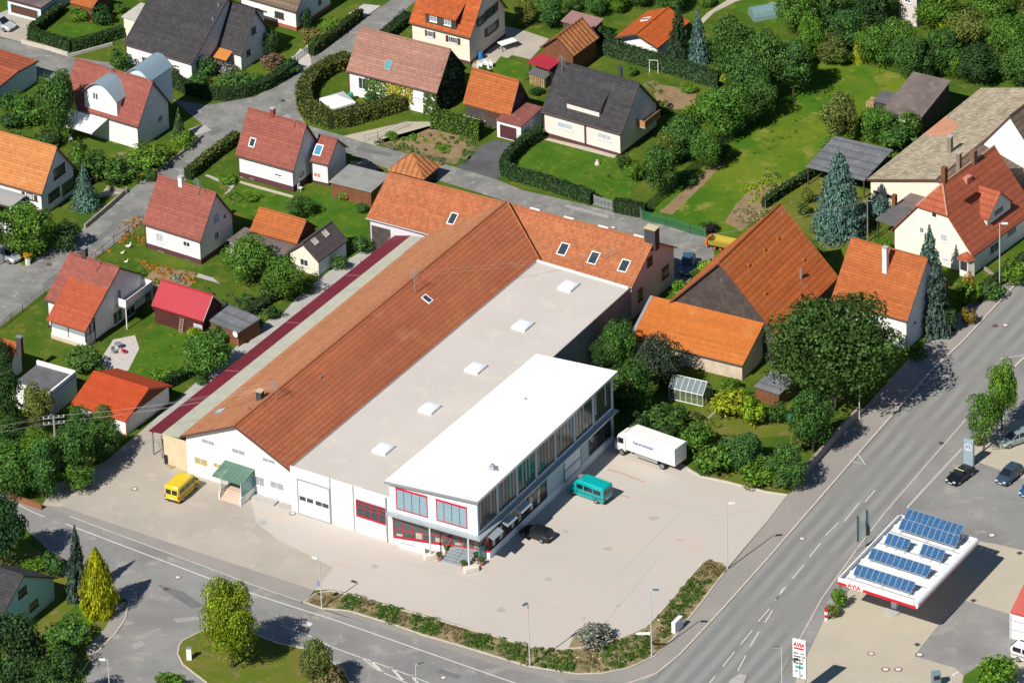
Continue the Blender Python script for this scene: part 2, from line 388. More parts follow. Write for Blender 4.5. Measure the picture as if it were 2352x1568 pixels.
    def sky(s,x1,y1,x2,y2,frame=FRW,pane=GLASS,left=False,w=None,hh=None):
        """roof window centred between two grid pixels"""
        if w is None:
            pass
        c=s.onroof((x1+x2)/2,(y1+y2)/2,left);p,n=s.slope()
        if left: n=(-s.rise,0,s.L/2)
        n=Vector(n).normalized()
        u=Vector((1,0,0)) if s.kind!='gy' else Vector((0,1,0))
        v=n.cross(u);v=v if v.z>0 else -v
        w=w or .95;hh=hh or 1.25
        def bx(a0,a1,b0,b1,c0,c1):
            P=[]
            for cc in (c0,c1):
                for aa,bb in ((a0,b0),(a1,b0),(a1,b1),(a0,b1)): P.append(c+u*aa+v*bb+n*cc)
            return P
        FF=[(3,2,1,0),(4,5,6,7),(0,1,5,4),(1,2,6,5),(2,3,7,6),(3,0,4,7)]
        b=MB();f=.12
        for r in ((-w/2,w/2,hh/2-f,hh/2),(-w/2,w/2,-hh/2,-hh/2+f),(-w/2,-w/2+f,-hh/2+f,hh/2-f),(w/2-f,w/2,-hh/2+f,hh/2-f)): b.add(bx(*r,-.02,.12),FF)
        o=s.bld(b,'skylight',frame);s.bld(MB().add(bx(-w/2+f,w/2-f,-hh/2+f,hh/2-f,-.02,.07),FF),'pane',pane,o)
    def chim(s,x,y,w=.6,d=.6,hh=1.2,m=None,cap=None,left=False,at=None):
        c=at or s.onroof(x,y,left);z=c.z
        o=s.bld(MB().box(c.x-w/2,c.x+w/2,c.y-d/2,c.y+d/2,z-1.0,z+hh),'chimney',m or WOODD)
        s.bld(MB().box(c.x-w/2-.06,c.x+w/2+.06,c.y-d/2-.06,c.y+d/2+.06,z+hh+.002,z+hh+.1),'cap',cap or GREYC,o)
    def mast(s,x,y,hh=2.6,left=False,m=None):
        c=s.onroof(x,y,left);b=MB().tube([(c.x,c.y,c.z-.1),(c.x,c.y,c.z+hh)],.045,5)
        for i,zz in enumerate((.97,.86,.75,.6)):
            z=c.z+hh*zz;L=.5+.22*i
            b.tube([(c.x-L,c.y+L*.5,z),(c.x+L,c.y-L*.5,z)],.022,4)
        for i in range(5):
            xx=c.x-.5+.25*i;b.tube([(xx,c.y-.35,c.z+hh*.86),(xx,c.y+.35,c.z+hh*.86)],.016,4)
        s.bld(b,'antenna',m or METAL)
    def dormer(s,x1,y1,x2,y2,depth_px,roof,face,cheek=None,win=None,arch=0):
        """shed dormer: face bottom-left / top-right grid pixels on a vertical plane"""
        p=s.onroof(x1,y1);q_=s.loc(x2,y2,1,p.y);xa,xb=sorted((p.x,q_.x));z0=p.z-.05;z1=max(q_.z,z0+.5)
        yb=s.loc(depth_px[0],depth_px[1],1,p.y) if False else None
        pb=s.onroof(*depth_px);y1_=pb.y;zt=pb.z
        b=MB().add([(xa,p.y,z0),(xb,p.y,z0),(xb,p.y,z1),(xa,p.y,z1),(xa,y1_,zt-.1),(xb,y1_,zt-.1)],[(0,1,2,3),(0,3,4),(1,5,2),(3,2,5,4)])
        o=s.bld(b,'dormer',face)
        s.bld(MB().slab([(xa-.2,p.y-.3,z1-.05),(xb+.2,p.y-.3,z1-.05),(xb+.2,y1_,zt+.04),(xa-.2,y1_,zt+.04)],.12),'dormer_roof',roof,o)
        for (u0,u1,v0,v1,pn,frm,shm) in (win or []):
            W_=xb-xa;H_=z1-z0;s.winl(Matrix.Translation((0,p.y,0)),xa+u0*W_,xa+u1*W_,z0+v0*H_,z0+v1*H_,pn,frm,shm,2,root=o)
        s.dl=(xa,xb,p.y,z0,z1,o);return o
# ================= ground =================
random.seed(3)
GRASS=mat('grass',(.053,.104,.014),(.092,.132,.018),.2,.95,.0,s2=2.2,c3=(.14,.145,.03),bump=.3)
GRASSB=mat('grass_bright',(.048,.118,.013),(.075,.145,.017),.3,.95,.0,s2=2.2,c3=(.13,.17,.02),bump=.3)
GRASSD=mat('grass_dry',(.10,.14,.018),(.15,.145,.03),.3,.95,.0,s2=2.5,c3=(.19,.15,.07),bump=.3)
MEADOW=mat('meadow_grass',(.055,.135,.013),(.13,.18,.018),.11,.95,.0,s2=1.6,c3=(.20,.21,.04),bump=.35)
SOIL=mat('soil',(.27,.19,.10),(.22,.15,.085),.5,.95,.1,s2=3,c3=(.30,.22,.13),bump=.4)
SOILG=mat('soil_with_weeds',(.22,.17,.09),(.11,.13,.045),.6,.95,.1,s2=3,c3=(.25,.19,.11),bump=.4)
ASPH=mat('asphalt',(.26,.255,.24),(.205,.20,.19),.14,.9,.2,s2=4,c3=(.31,.295,.265))
ASPHO=mat('asphalt_old',(.24,.24,.22),(.17,.17,.162),.3,.9,.2,s2=3,c3=(.30,.29,.26))
ASPHD=mat('asphalt_dark',(.12,.12,.125),(.085,.085,.09),.3,.9,.2,s2=4)
WALK=mat('pavement',(.30,.275,.245),(.27,.25,.23),.15,.9,.2,s2=5)
LOT=mat('lot_paving',(.49,.44,.395),(.465,.43,.38),.08,.9,.2,s2=5,c3=(.50,.425,.37),fa=.045)
YARD=mat('yard_paving',(.42,.375,.315),(.365,.335,.285),.16,.9,.2,s2=5,c3=(.45,.39,.32),fa=.07)
TAN=mat('forecourt_paving',(.44,.395,.305),(.41,.37,.29),.2,.9,.2,s2=6,c3=(.45,.39,.31),fa=.06)
PAVE=mat('stone_paving',(.52,.48,.44),(.45,.42,.40),1.2,.9,.2,s2=4)
PAINT=mat('road_paint',(.62,.60,.55),(.56,.54,.48),1.5,.8,.3)
KERB=mat('kerb_stone',(.55,.49,.42),(.48,.42,.36),1.,.9,.2)
GROUND=ground('ground',[(0,0)],0,GRASS) if False else None
g=MB();g.V=[(-2500,-500,0),(2500,-500,0),(2500,6000,0),(-2500,6000,0)];g.F=[(0,1,2,3)];o=g.build('ground',GRASS);o['kind']='structure'
Z1,Z2,Z3,Z4,Z5=.01,.02,.03,.04,.05
# main road asphalt with its tyre-polished lanes
ROADM,t,b=nodes('road_asphalt',.85,.25)
tc=N(t,'TexCoord').outputs['Object'];pA=G(1764,1281);pB=G(2211,790);dd=(pB-pA).normalized();nn=Vector((dd.y,-dd.x,0))
dt=N(t,'VectorMath',operation='DOT_PRODUCT');t.links.new(tc,dt.inputs[0]);dt.inputs[1].default_value=nn
off=M1(t,'SUBTRACT',dt.outputs['Value'],pA.dot(nn))
off=M1(t,'ADD',off,ramp(t,noise(t,tc,.05,2),0,1,-.5,.5))
wv=M1(t,'SINE',M1(t,'MULTIPLY',off,2*math.pi/1.9))
col=mixc(t,ramp(t,wv,-.8,1,0,1),(.20,.20,.19),(.265,.26,.24))
col=mixc(t,ramp(t,noise(t,tc,.1,5),.45,.65),col,(.23,.225,.21))
fn=ramp(t,noise(t,tc,4,2),.3,.7,.92,1.06);x=N(t,'VectorMath',operation='SCALE');t.links.new(col,x.inputs[0]);t.links.new(fn,x.inputs['Scale']);t.links.new(x.outputs[0],b.inputs['Base Color'])
ground('road',[(1400,1760),(1451,1566),(1508,1546),(1561,1503),(1764,1281),(1974,1039),(2139,851),(2211,784),(2352,632),(2600,370),(2900,420),(2324,846),(2224,956),(2033,1176),(1969,1258),(1889,1371),(1836,1466),(1799,1541),(1700,1760)],Z2,ROADM)
# street along the lower left
ground('street',[(-300,1010),(-300,1060),(0,1195),(60,1215),(155,1303),(200,1330),(262,1360),(294,1380),(288,1421),(262,1458),(208,1513),(150,1600),(110,1760),(1500,1800),(1451,1566),(1340,1560),(1250,1553),(1130,1522),(970,1470),(850,1430),(780,1412),(698,1385),(588,1346),(160,1186),(97,1159),(0,1125)],Z1,ASPH)
ground('pavement',[(97,1159),(160,1186),(300,1237),(485,1307),(588,1346),(698,1383),(723,1355),(588,1311),(350,1233),(225,1191),(150,1165)],Z2,WALK)
ground('pavement',[(208,1513),(262,1458),(288,1421),(296,1381),(262,1385),(225,1440),(180,1500),(140,1620),(170,1620)],Z2,WALK)
ground('pavement',[(698,1385),(743,1400),(800,1405),(850,1420),(913,1439),(970,1460),(1058,1485),(1133,1508),(1213,1532),(1251,1538),(1326,1550),(1383,1548),(1446,1535),(1501,1510),(1546,1469),(1581,1423),(1613,1383),(1643,1343),(1671,1308),(1764,1196),(1809,1137),(1823,1121),(1974,949),(2100,810),(2200,720),(2300,630),(2370,560),(2600,330),(2600,372),(2352,634),(2211,786),(2139,853),(1974,1041),(1764,1283),(1561,1505),(1508,1548),(1451,1568),(1340,1562),(1250,1555),(1130,1524),(970,1472),(850,1432)],Z3,WALK)
strip('kerb',[(1420,1575),(1451,1567),(1508,1547),(1561,1504),(1660,1398),(1764,1282),(1974,1040),(2139,852),(2211,785),(2352,633),(2600,371)],.22,0,.13,KERB)
ground('parking_lot',[(723,1355),(758,1353),(813,1364),(913,1394),(1013,1422),(1176,1470),(1226,1485),(1301,1490),(1376,1480),(1438,1459),(1483,1439),(1508,1412),(1546,1369),(1588,1320),(1616,1288),(1636,1283),(1661,1290),(1671,1303),(1764,1194),(1809,1135),(1760,1128),(1720,1118),(1670,1105),(1610,1092),(1560,1060),(1400,1000),(1340,900),(1240,830),(900,900),(560,1120),(600,1250)],Z1,LOT)
ground('yard',[(97,1159),(150,1165),(225,1191),(350,1233),(588,1311),(723,1355),(765,1303),(700,1270),(640,1240),(588,1200),(560,1080),(400,960),(330,985),(240,1060),(130,1110)],Z2,YARD)
ground('yard',[(300,1010),(330,985),(560,780),(760,620),(900,535),(1000,560),(560,1000),(420,1040)],Z1,GREYC)
strip('kerb',[(1810,1137),(1760,1130),(1720,1120),(1670,1107),(1610,1094),(1580,1078)],.25,0,.12,KERB)
# planting bed by the junction
BED=[(698,1383),(728,1362),(758,1357),(813,1368),(913,1398),(1013,1426),(1125,1458),(1176,1473),(1226,1487),(1301,1491),(1376,1482),(1438,1461),(1483,1441),(1508,1416),(1546,1373),(1588,1323),(1616,1291),(1636,1286),(1661,1292),(1671,1306),(1643,1341),(1613,1381),(1581,1421),(1546,1467),(1501,1508),(1446,1533),(1383,1546),(1326,1548),(1251,1536),(1213,1530),(1133,1506),(1058,1483),(970,1458),(913,1437),(850,1418),(800,1403),(743,1398)]
ground('planting_bed',BED,Z4,mat('bed_soil',(.30,.225,.13),(.16,.15,.06),.5,.95,.1,s2=3,c3=(.36,.28,.17),bump=.5))
strip('kerb',BED,.18,0,.12,KERB,closed=True)
BED2=[(1306,1488),(1316,1465),(1336,1446),(1380,1442),(1400,1455),(1425,1466),(1400,1478),(1350,1488)]
ground('planting_bed',BED2,Z4,MC['bed_soil'])
strip('kerb',[(1301,1490),(1350,1487),(1376,1481),(1425,1465)],.14,0,.15,KERB)
# grass island
ISL=[(460,1451),(500,1438),(560,1446),(640,1478),(700,1490),(745,1505),(790,1540),(830,1620),(700,1700),(480,1640),(475,1568),(450,1549),(420,1526),(408,1501),(412,1482),(420,1471)]
ground('lawn',ISL,Z4,GRASSD);strip('kerb',ISL,.15,0,.12,KERB,closed=True)
# lower left garden
ground('lawn',[(-200,1150),(0,1205),(102,1271),(155,1301),(175,1373),(225,1398),(268,1396),(238,1446),(195,1491),(212,1526),(160,1640),(-200,1700)],Z3,GRASSD)
ground('lawn',[(88,1466),(180,1385),(225,1420),(195,1480),(130,1520)],Z4,GRASSB)
ground('pavement',[(103,1309),(122,1293),(156,1303),(155,1322)],Z4,TAN)
strip('kerb',[(296,1381),(288,1421),(264,1456),(208,1513),(150,1600)],.15,0,.1,KERB)
# upper left streets
ground('street',[(-60,690),(45,617),(187,525),(245,485),(290,442),(360,392),(450,322),(470,290),(392,226),(350,200),(290,150),(157,130),(50,97),(0,88),(-100,50),(-100,110),(0,140),(45,150),(135,200),(380,225),(475,242),(512,236),(588,222),(655,177),(738,114),(828,47),(900,0),(1000,-80),(1060,-80),(958,0),(883,62),(805,122),(713,185),(680,220),(688,262),(705,288),(788,312),(838,327),(913,347),(1045,384),(1140,412),(1200,437),(1310,462),(1370,477),(1480,502),(1600,530),(1640,560),(1640,620),(1590,650),(1530,640),(1540,570),(1180,468),(1000,412),(890,388),(740,330),(700,310),(600,300),(550,317),(450,392),(425,414),(335,512),(107,667),(0,750),(-60,800)],Z1,ASPHO)
ground('driveway',[(788,313),(935,280),(985,280),(1000,296),(860,334)],Z2,TAN)
ground('driveway',[(1050,385),(1105,335),(1138,322),(1200,330),(1165,372),(1145,412)],Z2,ASPHD)
ground('driveway',[(1160,60),(1208,72),(1261,90),(1218,137),(1176,127),(1130,160),(1085,165),(1085,130)],Z1,YARD)
ground('driveway',[(828,45),(800,32),(835,10),(875,14)],Z2,PAVE)
ground('driveway',[(675,130),(690,112),(712,124),(715,150),(695,160)],Z2,PAVE)
ground('driveway',[(290,442),(222,455),(245,430),(290,440)],Z2,TAN)
# gardens
L_=[('lawn',[(860,325),(985,290),(1100,320),(1080,365),(1040,378),(900,342)],SOILG),
('vegetable_bed',[(905,330),(985,296),(1090,322),(1068,358),(1035,366),(930,340)],SOIL),
('lawn',[(1190,330),(1255,330),(1430,365),(1475,395),(1440,470),(1200,420),(1160,400)],GRASSB),
('field',[(1480,500),(1640,365),(1760,255),(1870,140),(1990,150),(2100,180),(2200,225),(2080,300),(1900,340),(1850,390),(1760,480),(1690,545),(1600,530)],MEADOW),
('soil_strip',[(1515,488),(1560,446),(1650,366),(1670,368),(1620,420),(1545,493)],SOIL),
('vegetable_bed',[(1665,510),(1690,470),(1735,425),(1790,420),(1860,405),(1800,460),(1700,530)],SOIL),
('lawn',[(1765,470),(1880,395),(1990,440),(2010,560),(1960,620),(1880,560)],GRASSD),
('lawn',[(285,865),(340,765),(380,745),(480,800),(440,860),(390,905)],GRASSB),
('lawn',[(0,760),(105,690),(130,800),(200,850),(180,880),(60,840)],GRASS),
('patio',[(225,835),(260,780),(310,770),(320,800),(295,850),(262,868)],PAVE),
('vegetable_bed',[(310,660),(362,612),(450,626),(440,655),(370,690),(330,690)],SOIL),
('lawn',[(232,610),(330,512),(340,588),(300,620)],GRASS),
('path',[(450,636),(456,628),(545,655),(640,690),(636,696),(540,662)],GREYC),
('path',[(470,404),(476,401),(540,425),(516,456),(509,454),(529,430)],GREYC),
('path',[(700,475),(712,470),(830,530),(822,540)],GREYC),
('path',[(548,420),(552,416),(675,450),(668,458)],TAN),
('lawn',[(470,470),(560,425),(670,455),(760,440),(845,470),(845,530),(800,560),(600,500)],GRASSB),
('lawn',[(480,630),(560,610),(720,640),(640,730),(560,700)],GRASS),
('lawn',[(745,255),(790,200),(800,230),(770,262)],GRASSB),
('lawn',[(95,100),(140,55),(285,60),(280,72),(165,100)],GRASSB),
('lawn',[(1115,175),(1150,130),(1218,150),(1200,195),(1160,190)],GRASSB),
('lawn',[(1380,135),(1420,130),(1620,185),(1600,205),(1450,170)],GRASS),
('vegetable_bed',[(1490,190),(1600,210),(1595,250),(1520,255)],SOIL),
('vegetable_bed',[(1475,195),(1500,185),(1530,200),(1500,215)],SOILG),
('path',[(1615,55),(1640,30),(1690,5),(1760,-15),(1750,-20),(1680,-5),(1625,30),(1605,50)],TAN),
('lawn',[(1680,15),(1770,-15),(1890,-20),(1870,60),(1780,60),(1700,30)],GRASSB),
('lawn',[(1590,940),(1640,910),(1720,930),(1830,940),(1830,1000),(1700,1010),(1590,1000)],GRASSD),
('lawn',[(1590,1080),(1700,1080),(1850,1095),(1815,1132),(1720,1116),(1640,1098)],GRASSD),
('path',[(1588,990),(1592,988),(1658,936),(1655,934)],GREYC),
('lawn',[(400,1290),(400,1291),(401,1291)],GRASSD),
('vegetable_bed',[(270,350),(330,350),(370,360),(330,385),(250,400)],SOILG),
('patio',[(1250,322),(1260,318),(1420,355),(1410,364)],TAN),
]
for i,(nm,P,m_) in enumerate(L_): ground(nm,P,Z2+.001*i,m_)
ground('driveway',[(-60,600),(30,590),(62,618),(45,622),(-60,690)],Z2,ASPH)
ground('driveway',[(0,30),(40,15),(105,45),(70,85),(50,97),(0,85)],Z2,YARD)
ground('yard',[(1850,395),(1990,440),(2060,520),(2020,560),(1960,540)],Z1,GREYC) if False else None
ground('yard',[(2210,640),(2352,540),(2352,440),(2300,440),(2250,560)],Z1,YARD)
# right hand forecourts
ground('forecourt',[(1836,1468),(1889,1373),(1969,1260),(2033,1178),(2224,958),(2324,848),(2352,820),(2700,860),(2700,1760),(1700,1760),(1799,1543)],Z1,ASPH)
ground('forecourt',[(2209,1031),(2250,1005),(2300,960),(2700,1000),(2700,1180),(2352,1100),(2300,1080),(2250,1062)],Z2,TAN)
ground('forecourt',[(1824,1568),(1894,1421),(1968,1335),(2050,1240),(2234,1240),(2289,1249),(2360,1266),(2500,1300),(2500,1450),(2314,1408),(2214,1378),(2149,1441),(2099,1506),(2194,1533),(2214,1551),(2190,1620),(1790,1640)],Z2,TAN)
strip('kerb',[(1836,1468),(1889,1372),(1969,1259),(2033,1177),(2084,1118),(2224,957),(2324,847),(2352,820)],.16,0,.05,KERB)
strip('kerb',[(1968,1345),(1943,1378),(1944,1424)],.14,0,.1,KERB) if False else None
strip('kerb',[(2214,1378),(2149,1441),(2099,1506)],.12,0,.06,KERB)
strip('kerb',[(2209,1030),(2160,1081),(2084,1164)],.14,0,.06,KERB)
ground('lawn',[(2195,1700),(2214,1551),(2262,1518),(2300,1540),(2340,1600),(2340,1700)],Z4,GRASSB)
ground('path',[(2300,1545),(2340,1502),(2352,1510),(2420,1560),(2420,1700),(2330,1700)],Z4,TAN)
# painted markings
def line(P,w=.15,z=Z4+.01): return strip('road_marking',P,w,z,z+.006,PAINT)
line([(0,1137),(75,1176),(103,1187)],.12);line([(150,1203),(480,1328),(588,1366),(775,1426),(1176,1566),(1300,1612)],.16)
line([(160,1186),(485,1307),(588,1346),(690,1381)],.10)
line([(645,1436),(700,1455),(763,1486),(830,1510),(900,1535),(980,1566),(1040,1590)],.14)
line([(830,1510),(870,1540),(930,1566),(980,1590)],.14)
for a,b_ in (((852,1518),(880,1545)),((898,1532),(925,1562)),((945,1550),(965,1576))): line([a,b_],.3)
def dash(a,b_,w=.14): line([a,b_],w)
for a in (((2010,1126),(1987,1153)),((1974,1155),(1940,1197)),((1926,1200),(1896,1230)),((1885,1248),(1860,1278)),((1847,1297),(1820,1329)),((1806,1347),(1781,1379)),
  ((1799,1350),(1783,1378)),((1768,1397),(1742,1427)),((1775,1401),(1757,1430)),((1728,1447),(1701,1480)),((1743,1451),(1723,1485)),((1687,1497),(1660,1531)),((1713,1505),(1695,1540)),((1643,1552),(1620,1580))): dash(*a)
line([(2139,850),(2181,862),(2130,869)],.14);line([(1970,1043),(1988,1068),(1953,1058)],.14);line([(2352,816),(2298,824),(2330,842)],.14)
line([(2324,850),(2352,822)],.1)
ground('traffic_island',[(1648,1600),(1680,1560),(1700,1548),(1716,1553),(1705,1580),(1690,1620)],.12,GREYC)
line([(2209,1033),(2084,1167)],.1);
RP=flat('red_paint',(.5,.14,.10),.8)
for P in (((1396,1078),(1420,1084),(1480,1107)),((1425,1137),(1447,1142))): strip('road_marking',P,.1,Z4,Z4+.006,RP)
ground('road_marking',[(688,1433),(697,1424),(719,1432),(708,1443)],Z5+.005,PAINT)
def manhole(x,y,label,r=.42,pale=True):
    p=G(x,y);o=empty('manhole_cover',(p.x,p.y,0),0,label,'manhole cover','manhole covers in the roads and yards')
    z=.04
    MB().cyl(0,0,z,z+.02,r,20).build('frame_ring',flat('iron_rust',(.22,.13,.11),.7),o)
    MB().cyl(0,0,z+.02,z+.028,r*.66,16).build('lid',flat('lid_pale',(.62,.60,.55),.7) if pale else flat('iron_dark',(.07,.07,.075),.6),o)
for a in ((309,1123,'round manhole cover in the yard left of the yellow van'),(408,1326,'pale manhole cover in the street above the junction island'),(672,1179,'pale manhole cover at the foot of the white roller gate'),
  (1842,1237,'round manhole cover in the main road by the long lamp shadow'),(2001,1501,'large ringed manhole cover on the tan forecourt'),(2309,747,'paler of the two manhole covers in the main road near the cream house'),
  (1408,523,'manhole cover in the lane behind the factory wing'),(1018,1556,'manhole cover in the street below the planting strip')): manhole(*a)
for a in ((382,1353,'dark manhole cover on a grey stain in the side street'),(112,608,'dark manhole cover in the lane by the parked silver car'),(2286,749,'darker of the two manhole covers in the main road near the cream house')): manhole(*a,pale=False)
for a in ((2034,1537,'left of two small ringed covers low on the tan forecourt'),(2063,1537,'right of two small ringed covers low on the tan forecourt'),(2112,1503,'yellowish round cover at the corner of the grey patch'),(2278,1229,'round cover on the grey forecourt behind the station canopy')): manhole(*a,r=.5)
def drain(x,y,label):
    p=G(x,y);o=empty('drain_grate',(p.x,p.y,0),.6,label,'drain','drain grates');MB().box(-.3,.3,-.3,.3,.03,.055).build('frame_ring',flat('grate_frame',(.16,.15,.14),.7),o)
    b=MB()
    for i in range(5): b.box(-.24+.1*i,-.18+.1*i,-.24,.24,.055,.065)
    b.build('grille',BLACK,o)
for a in ((2162,1018,'drain grate by the kerb of the main road'),(2107,1480,'drain grate inside a pale ring on the tan forecourt'),(2236,1379,'drain grate at the top edge of the dark grey patch'),(2342,1270,'drain grate on the forecourt at the right edge'),(1497,383,'drain grate in the lawn') ,(650,232,'drain grate in the street beside the curved hedge')): 
    if a[0]!=1497: drain(*a)

PATCH=mat('asphalt_patch',(.17,.17,.165),(.15,.15,.147),.6,.9,.2,s2=5);PATCL=mat('asphalt_patch_pale',(.33,.32,.295),(.30,.29,.27),.6,.9,.2,s2=5)
for i,P in enumerate([[(560,262),(590,250),(604,258),(575,272)],[(470,300),(500,290),(512,300),(485,312)],[(205,560),(262,512),(272,518),(216,567)],[(95,655),(130,626),(142,634),(108,664)],[(820,338),(900,352),(896,360),(816,346)],[(360,1340),(420,1358),(470,1392),(440,1396),(372,1352)],[(1010,1535),(1060,1550),(1050,1558),(1000,1543)],[(905,38),(925,20),(938,24),(918,44)]]): ground('asphalt_patch',P,Z2+.003+.0005*i,PATCH)
for i,P in enumerate([[(400,1420),(520,1408),(530,1416),(404,1430)],[(300,1480),(325,1470),(336,1480),(310,1492)],[(720,160),(760,128),(770,133),(730,167)],[(620,280),(660,262),(672,270),(632,290)],[(1300,470),(1400,496),(1396,502),(1296,476)]]): ground('asphalt_patch',P,Z2+.009+.0005*i,PATCL)
SEAM=mat('paving_seam',(.40,.36,.325));OILM=mat('oil_stain',(.36,.335,.30),(.40,.37,.33),1.5)
for P in ([(1388,1431),(1440,1370),(1513,1281)],[(930,1290),(1120,1345),(1300,1400)],[(1200,1260),(1420,1320),(1560,1180)],[(760,1290),(900,1330)],[(1450,1130),(1640,1185),(1740,1170)]): strip('paving_seam',P,.06,.012,.016,SEAM)
import math as _m
def blot(x,y,r,m_,sx=1.4):
    c=G(x,y);b=MB();n=14;V=[];
    for i in range(n): a=2*_m.pi*i/n;rr=r*random.uniform(.6,1.2);V.append((c.x+sx*rr*_m.cos(a),c.y+rr*_m.sin(a),.019))
    b.V=V;b.F=[tuple(range(n))];o=b.build('stain',m_);o['kind']='structure'
for x,y,r in ((1150,1400,.5),(1260,1330,.35),(1395,1260,.4),(1300,1220,.3),(1500,1190,.45),(860,1300,.4),(640,1290,.7),(540,1230,.9),(470,1200,.6),(600,1200,.7),(1420,1390,.3),(1560,1240,.25),(1340,1420,.25),(420,1130,.5),(350,1170,.6)): blot(x,y,r,OILM if r<.6 else GREYC)
# ================= factory =================
def boxw(W_,rw,pts): pass
hall=House('factory_building','long factory hall with brown tiled roof, white gable and flat pale roof beside it','factory',(413,1001),(670,1082.6),5.2)
hall.kind='gy';hall.ox=.5;hall.oy=.55
_a=hall.Wi@G(1237,601,5.2);_b=hall.Wi@G(978,546,5.2);hall.shear(((_a.x-hall.L)/_a.y+_b.x/_b.y)/2)
pc=hall.loc(541,978.5,1,0);hall.zr=pc.z;hall.rise=hall.zr-hall.h;xm=hall.L/2
re_=hall.Wi@G(1180,467,pc.z);vr=hall.locp(1237,601,(hall.L,0,hall.h),(0,0,1));vl=hall.locp(978,546,(0,0,hall.h),(0,0,1))
hall.D=vr.y;Z=hall.zr;h=hall.h;L=hall.L
wallD=min(vr.y,vl.y)-.5
hall.roof=hall.bld(MB().slab([(0,0,h),(xm,0,Z),(xm,re_.y,Z),(0,vl.y,h)],.2),'roof',T_HALL2)
ror=hall.bld(MB().slab([(xm,0,Z),(L,0,h),(L,vr.y,h),(xm,re_.y,Z)],.2),'roof',T_HALL);ror['label']='weathered tiled slope with broad courses'
hall.bld(MB().tube([(xm,0,Z),(xm,re_.y,Z)],.14,8),'ridge_cap',T_HALL,ror)
hall.bld(MB().tube([(xm,re_.y,Z+.03),(L,vr.y,h+.05)],.1,6),'valley',T_WING,ror)
hall.bld(MB().slab([(0,-.05,h+.03),(xm,-.05,Z+.03),(xm,0,Z+.03),(0,0,h+.03)],.26).slab([(xm,-.05,Z+.03),(L,-.05,h+.03),(L,0,h+.03),(xm,0,Z+.03)],.26),'verge_board',GUT,hall.roof)
# wall box with pentagon gable
k=hall.rise/xm;ox,oy=.5,.55;hall.x0,hall.x1,hall.y0,hall.y1=ox,L-.15,oy,wallD
P=[(ox,0),(L-.15,0),(L-.15,h+k*.15-.15),(xm,Z-.2),(ox,h+k*ox-.15)];n=5
hall.bld(MB().add([(x,oy,z) for x,z in P]+[(x,wallD,z) for x,z in P],[tuple(range(n)),tuple(range(n,2*n))[::-1]]+[(i,n+i,n+(i+1)%n,(i+1)%n) for i in range(n)]),'wall',WHITE)
WPAN=flat('window_with_blind',(.32,.33,.35),.35,.5)
for a in ((640,655,805,765),(1010,770,1178,885),(1383,885,1550,990),(1285,1110,1415,1265),(1478,1170,1655,1315)): hall.win('F',*z1(*a),pane=WPAN,cols=2)
hall.win('F',*z1(550,875,720,1020),pane=flat('window_yellow_curtain',(.40,.36,.16),.3,.5),cols=2);hall.win('F',*z1(785,950,900,1050),pane=MC['window_yellow_curtain'],cols=2)
hall.sky(0,0,0,0) if False else None
def lsky(x,y,w,hh,fr=FRW,pn=GLASS,left=True): hall.sky(x,y,x,y,frame=fr,pane=pn,left=left,w=w,hh=hh)
lsky(506,944,1.3,1.5,METAL,flat('skylight_pale',(.55,.60,.62),.3));hall.sky(981,687,981,687,w=1.0,hh=1.3)
hall.chim(598,916,.75,.75,1.1,flat('slate_cladding',(.05,.05,.06),.8),mat('cap_cream',(.55,.45,.28)),left=True)
hall.mast(634,918,2.6);hall.mast(953,672,3.0)
for xx,yy in ((572,941),): 
    c=hall.onroof(xx,yy,True);hall.bld(MB().cyl(c.x,c.y,c.z-.1,c.z+.4,.12,8),'vent_pipe',flat('pipe_red',(.45,.12,.08)))
for xx,yy in ((724,1047),(736,868)):
    c=hall.onroof(xx,yy);hall.bld(MB().cyl(c.x,c.y,c.z-.1,c.z+.35,.08,8),'vent_pipe',METAL)
# entrance porch of the hall: steps, side walls, green sheet roof
e0=hall.loc(*z1(870,1395),2,0);e1=hall.loc(*z1(1130,1490),2,0);yf=min(e0.y,e1.y)-.1;xa,xb=e0.x,e1.x
yf=(hall.Wi@G(*z1(1120,1490))).y
RW=mat('render_rose',(.62,.47,.37))
for i in range(5): hall.bld(MB().box(xa+.15,xb-.15,yf+.3*i,oy-.01,.001+.17*i,.17*(i+1)),'step',RW)
for x in (xa,xb-.15): hall.bld(MB().box(x,x+.15,yf-.1,oy-.01,0,1.05),'side_wall',WHITE)
hall.bld(MB().box(xb-.12,xb-.03,yf+.3,oy-.01,1.05,3.0),'wind_screen',flat('screen_green_glass',(.10,.28,.28),.15,.6))
hall.bld(MB().tube([(xa+.1,yf+.2,1.05),(xa+.1,yf+.2,2.9)],.05).tube([(xb-.1,yf+.2,1.05),(xb-.1,yf+.2,2.9)],.05),'canopy_post',FRW)
GRN=tile('green_sheet',(.11,.20,.15),(.09,.17,.125),row=50,rs=0,colw=.5,cs=.2,vary=.05,c3=(.20,.26,.19))
hall.bld(MB().slab([(xa-1.0,yf+.1,2.85),(xb+.1,yf+.1,2.85),(xb+.1,oy,3.5),(xa-1.0,oy,3.5)],.08),'canopy',GRN)
lt=MB()
for i in range(6): lt.box(xa+.02,xa+.06,yf+.3+.25*i,yf+.33+.25*i,1.05,2.9).box(xa+.02,xa+.06,yf+.3,oy-.1,1.15+.3*i,1.18+.3*i)
hall.bld(lt,'trellis',FRG)
hall.bld(MB().box((xa+xb)/2-.2,(xa+xb)/2+.8,oy-.04,oy-.002,.86,2.85),'door',FRG)
bb=hall.Wi@G(*z1(1240,1385));bc=hall.Wi@G(*z1(1690,1530))
hall.bld(MB().box(bb.x+.3,bb.x+3.6,oy-1.1,oy-.01,0,.28),'light_well',GREYC)
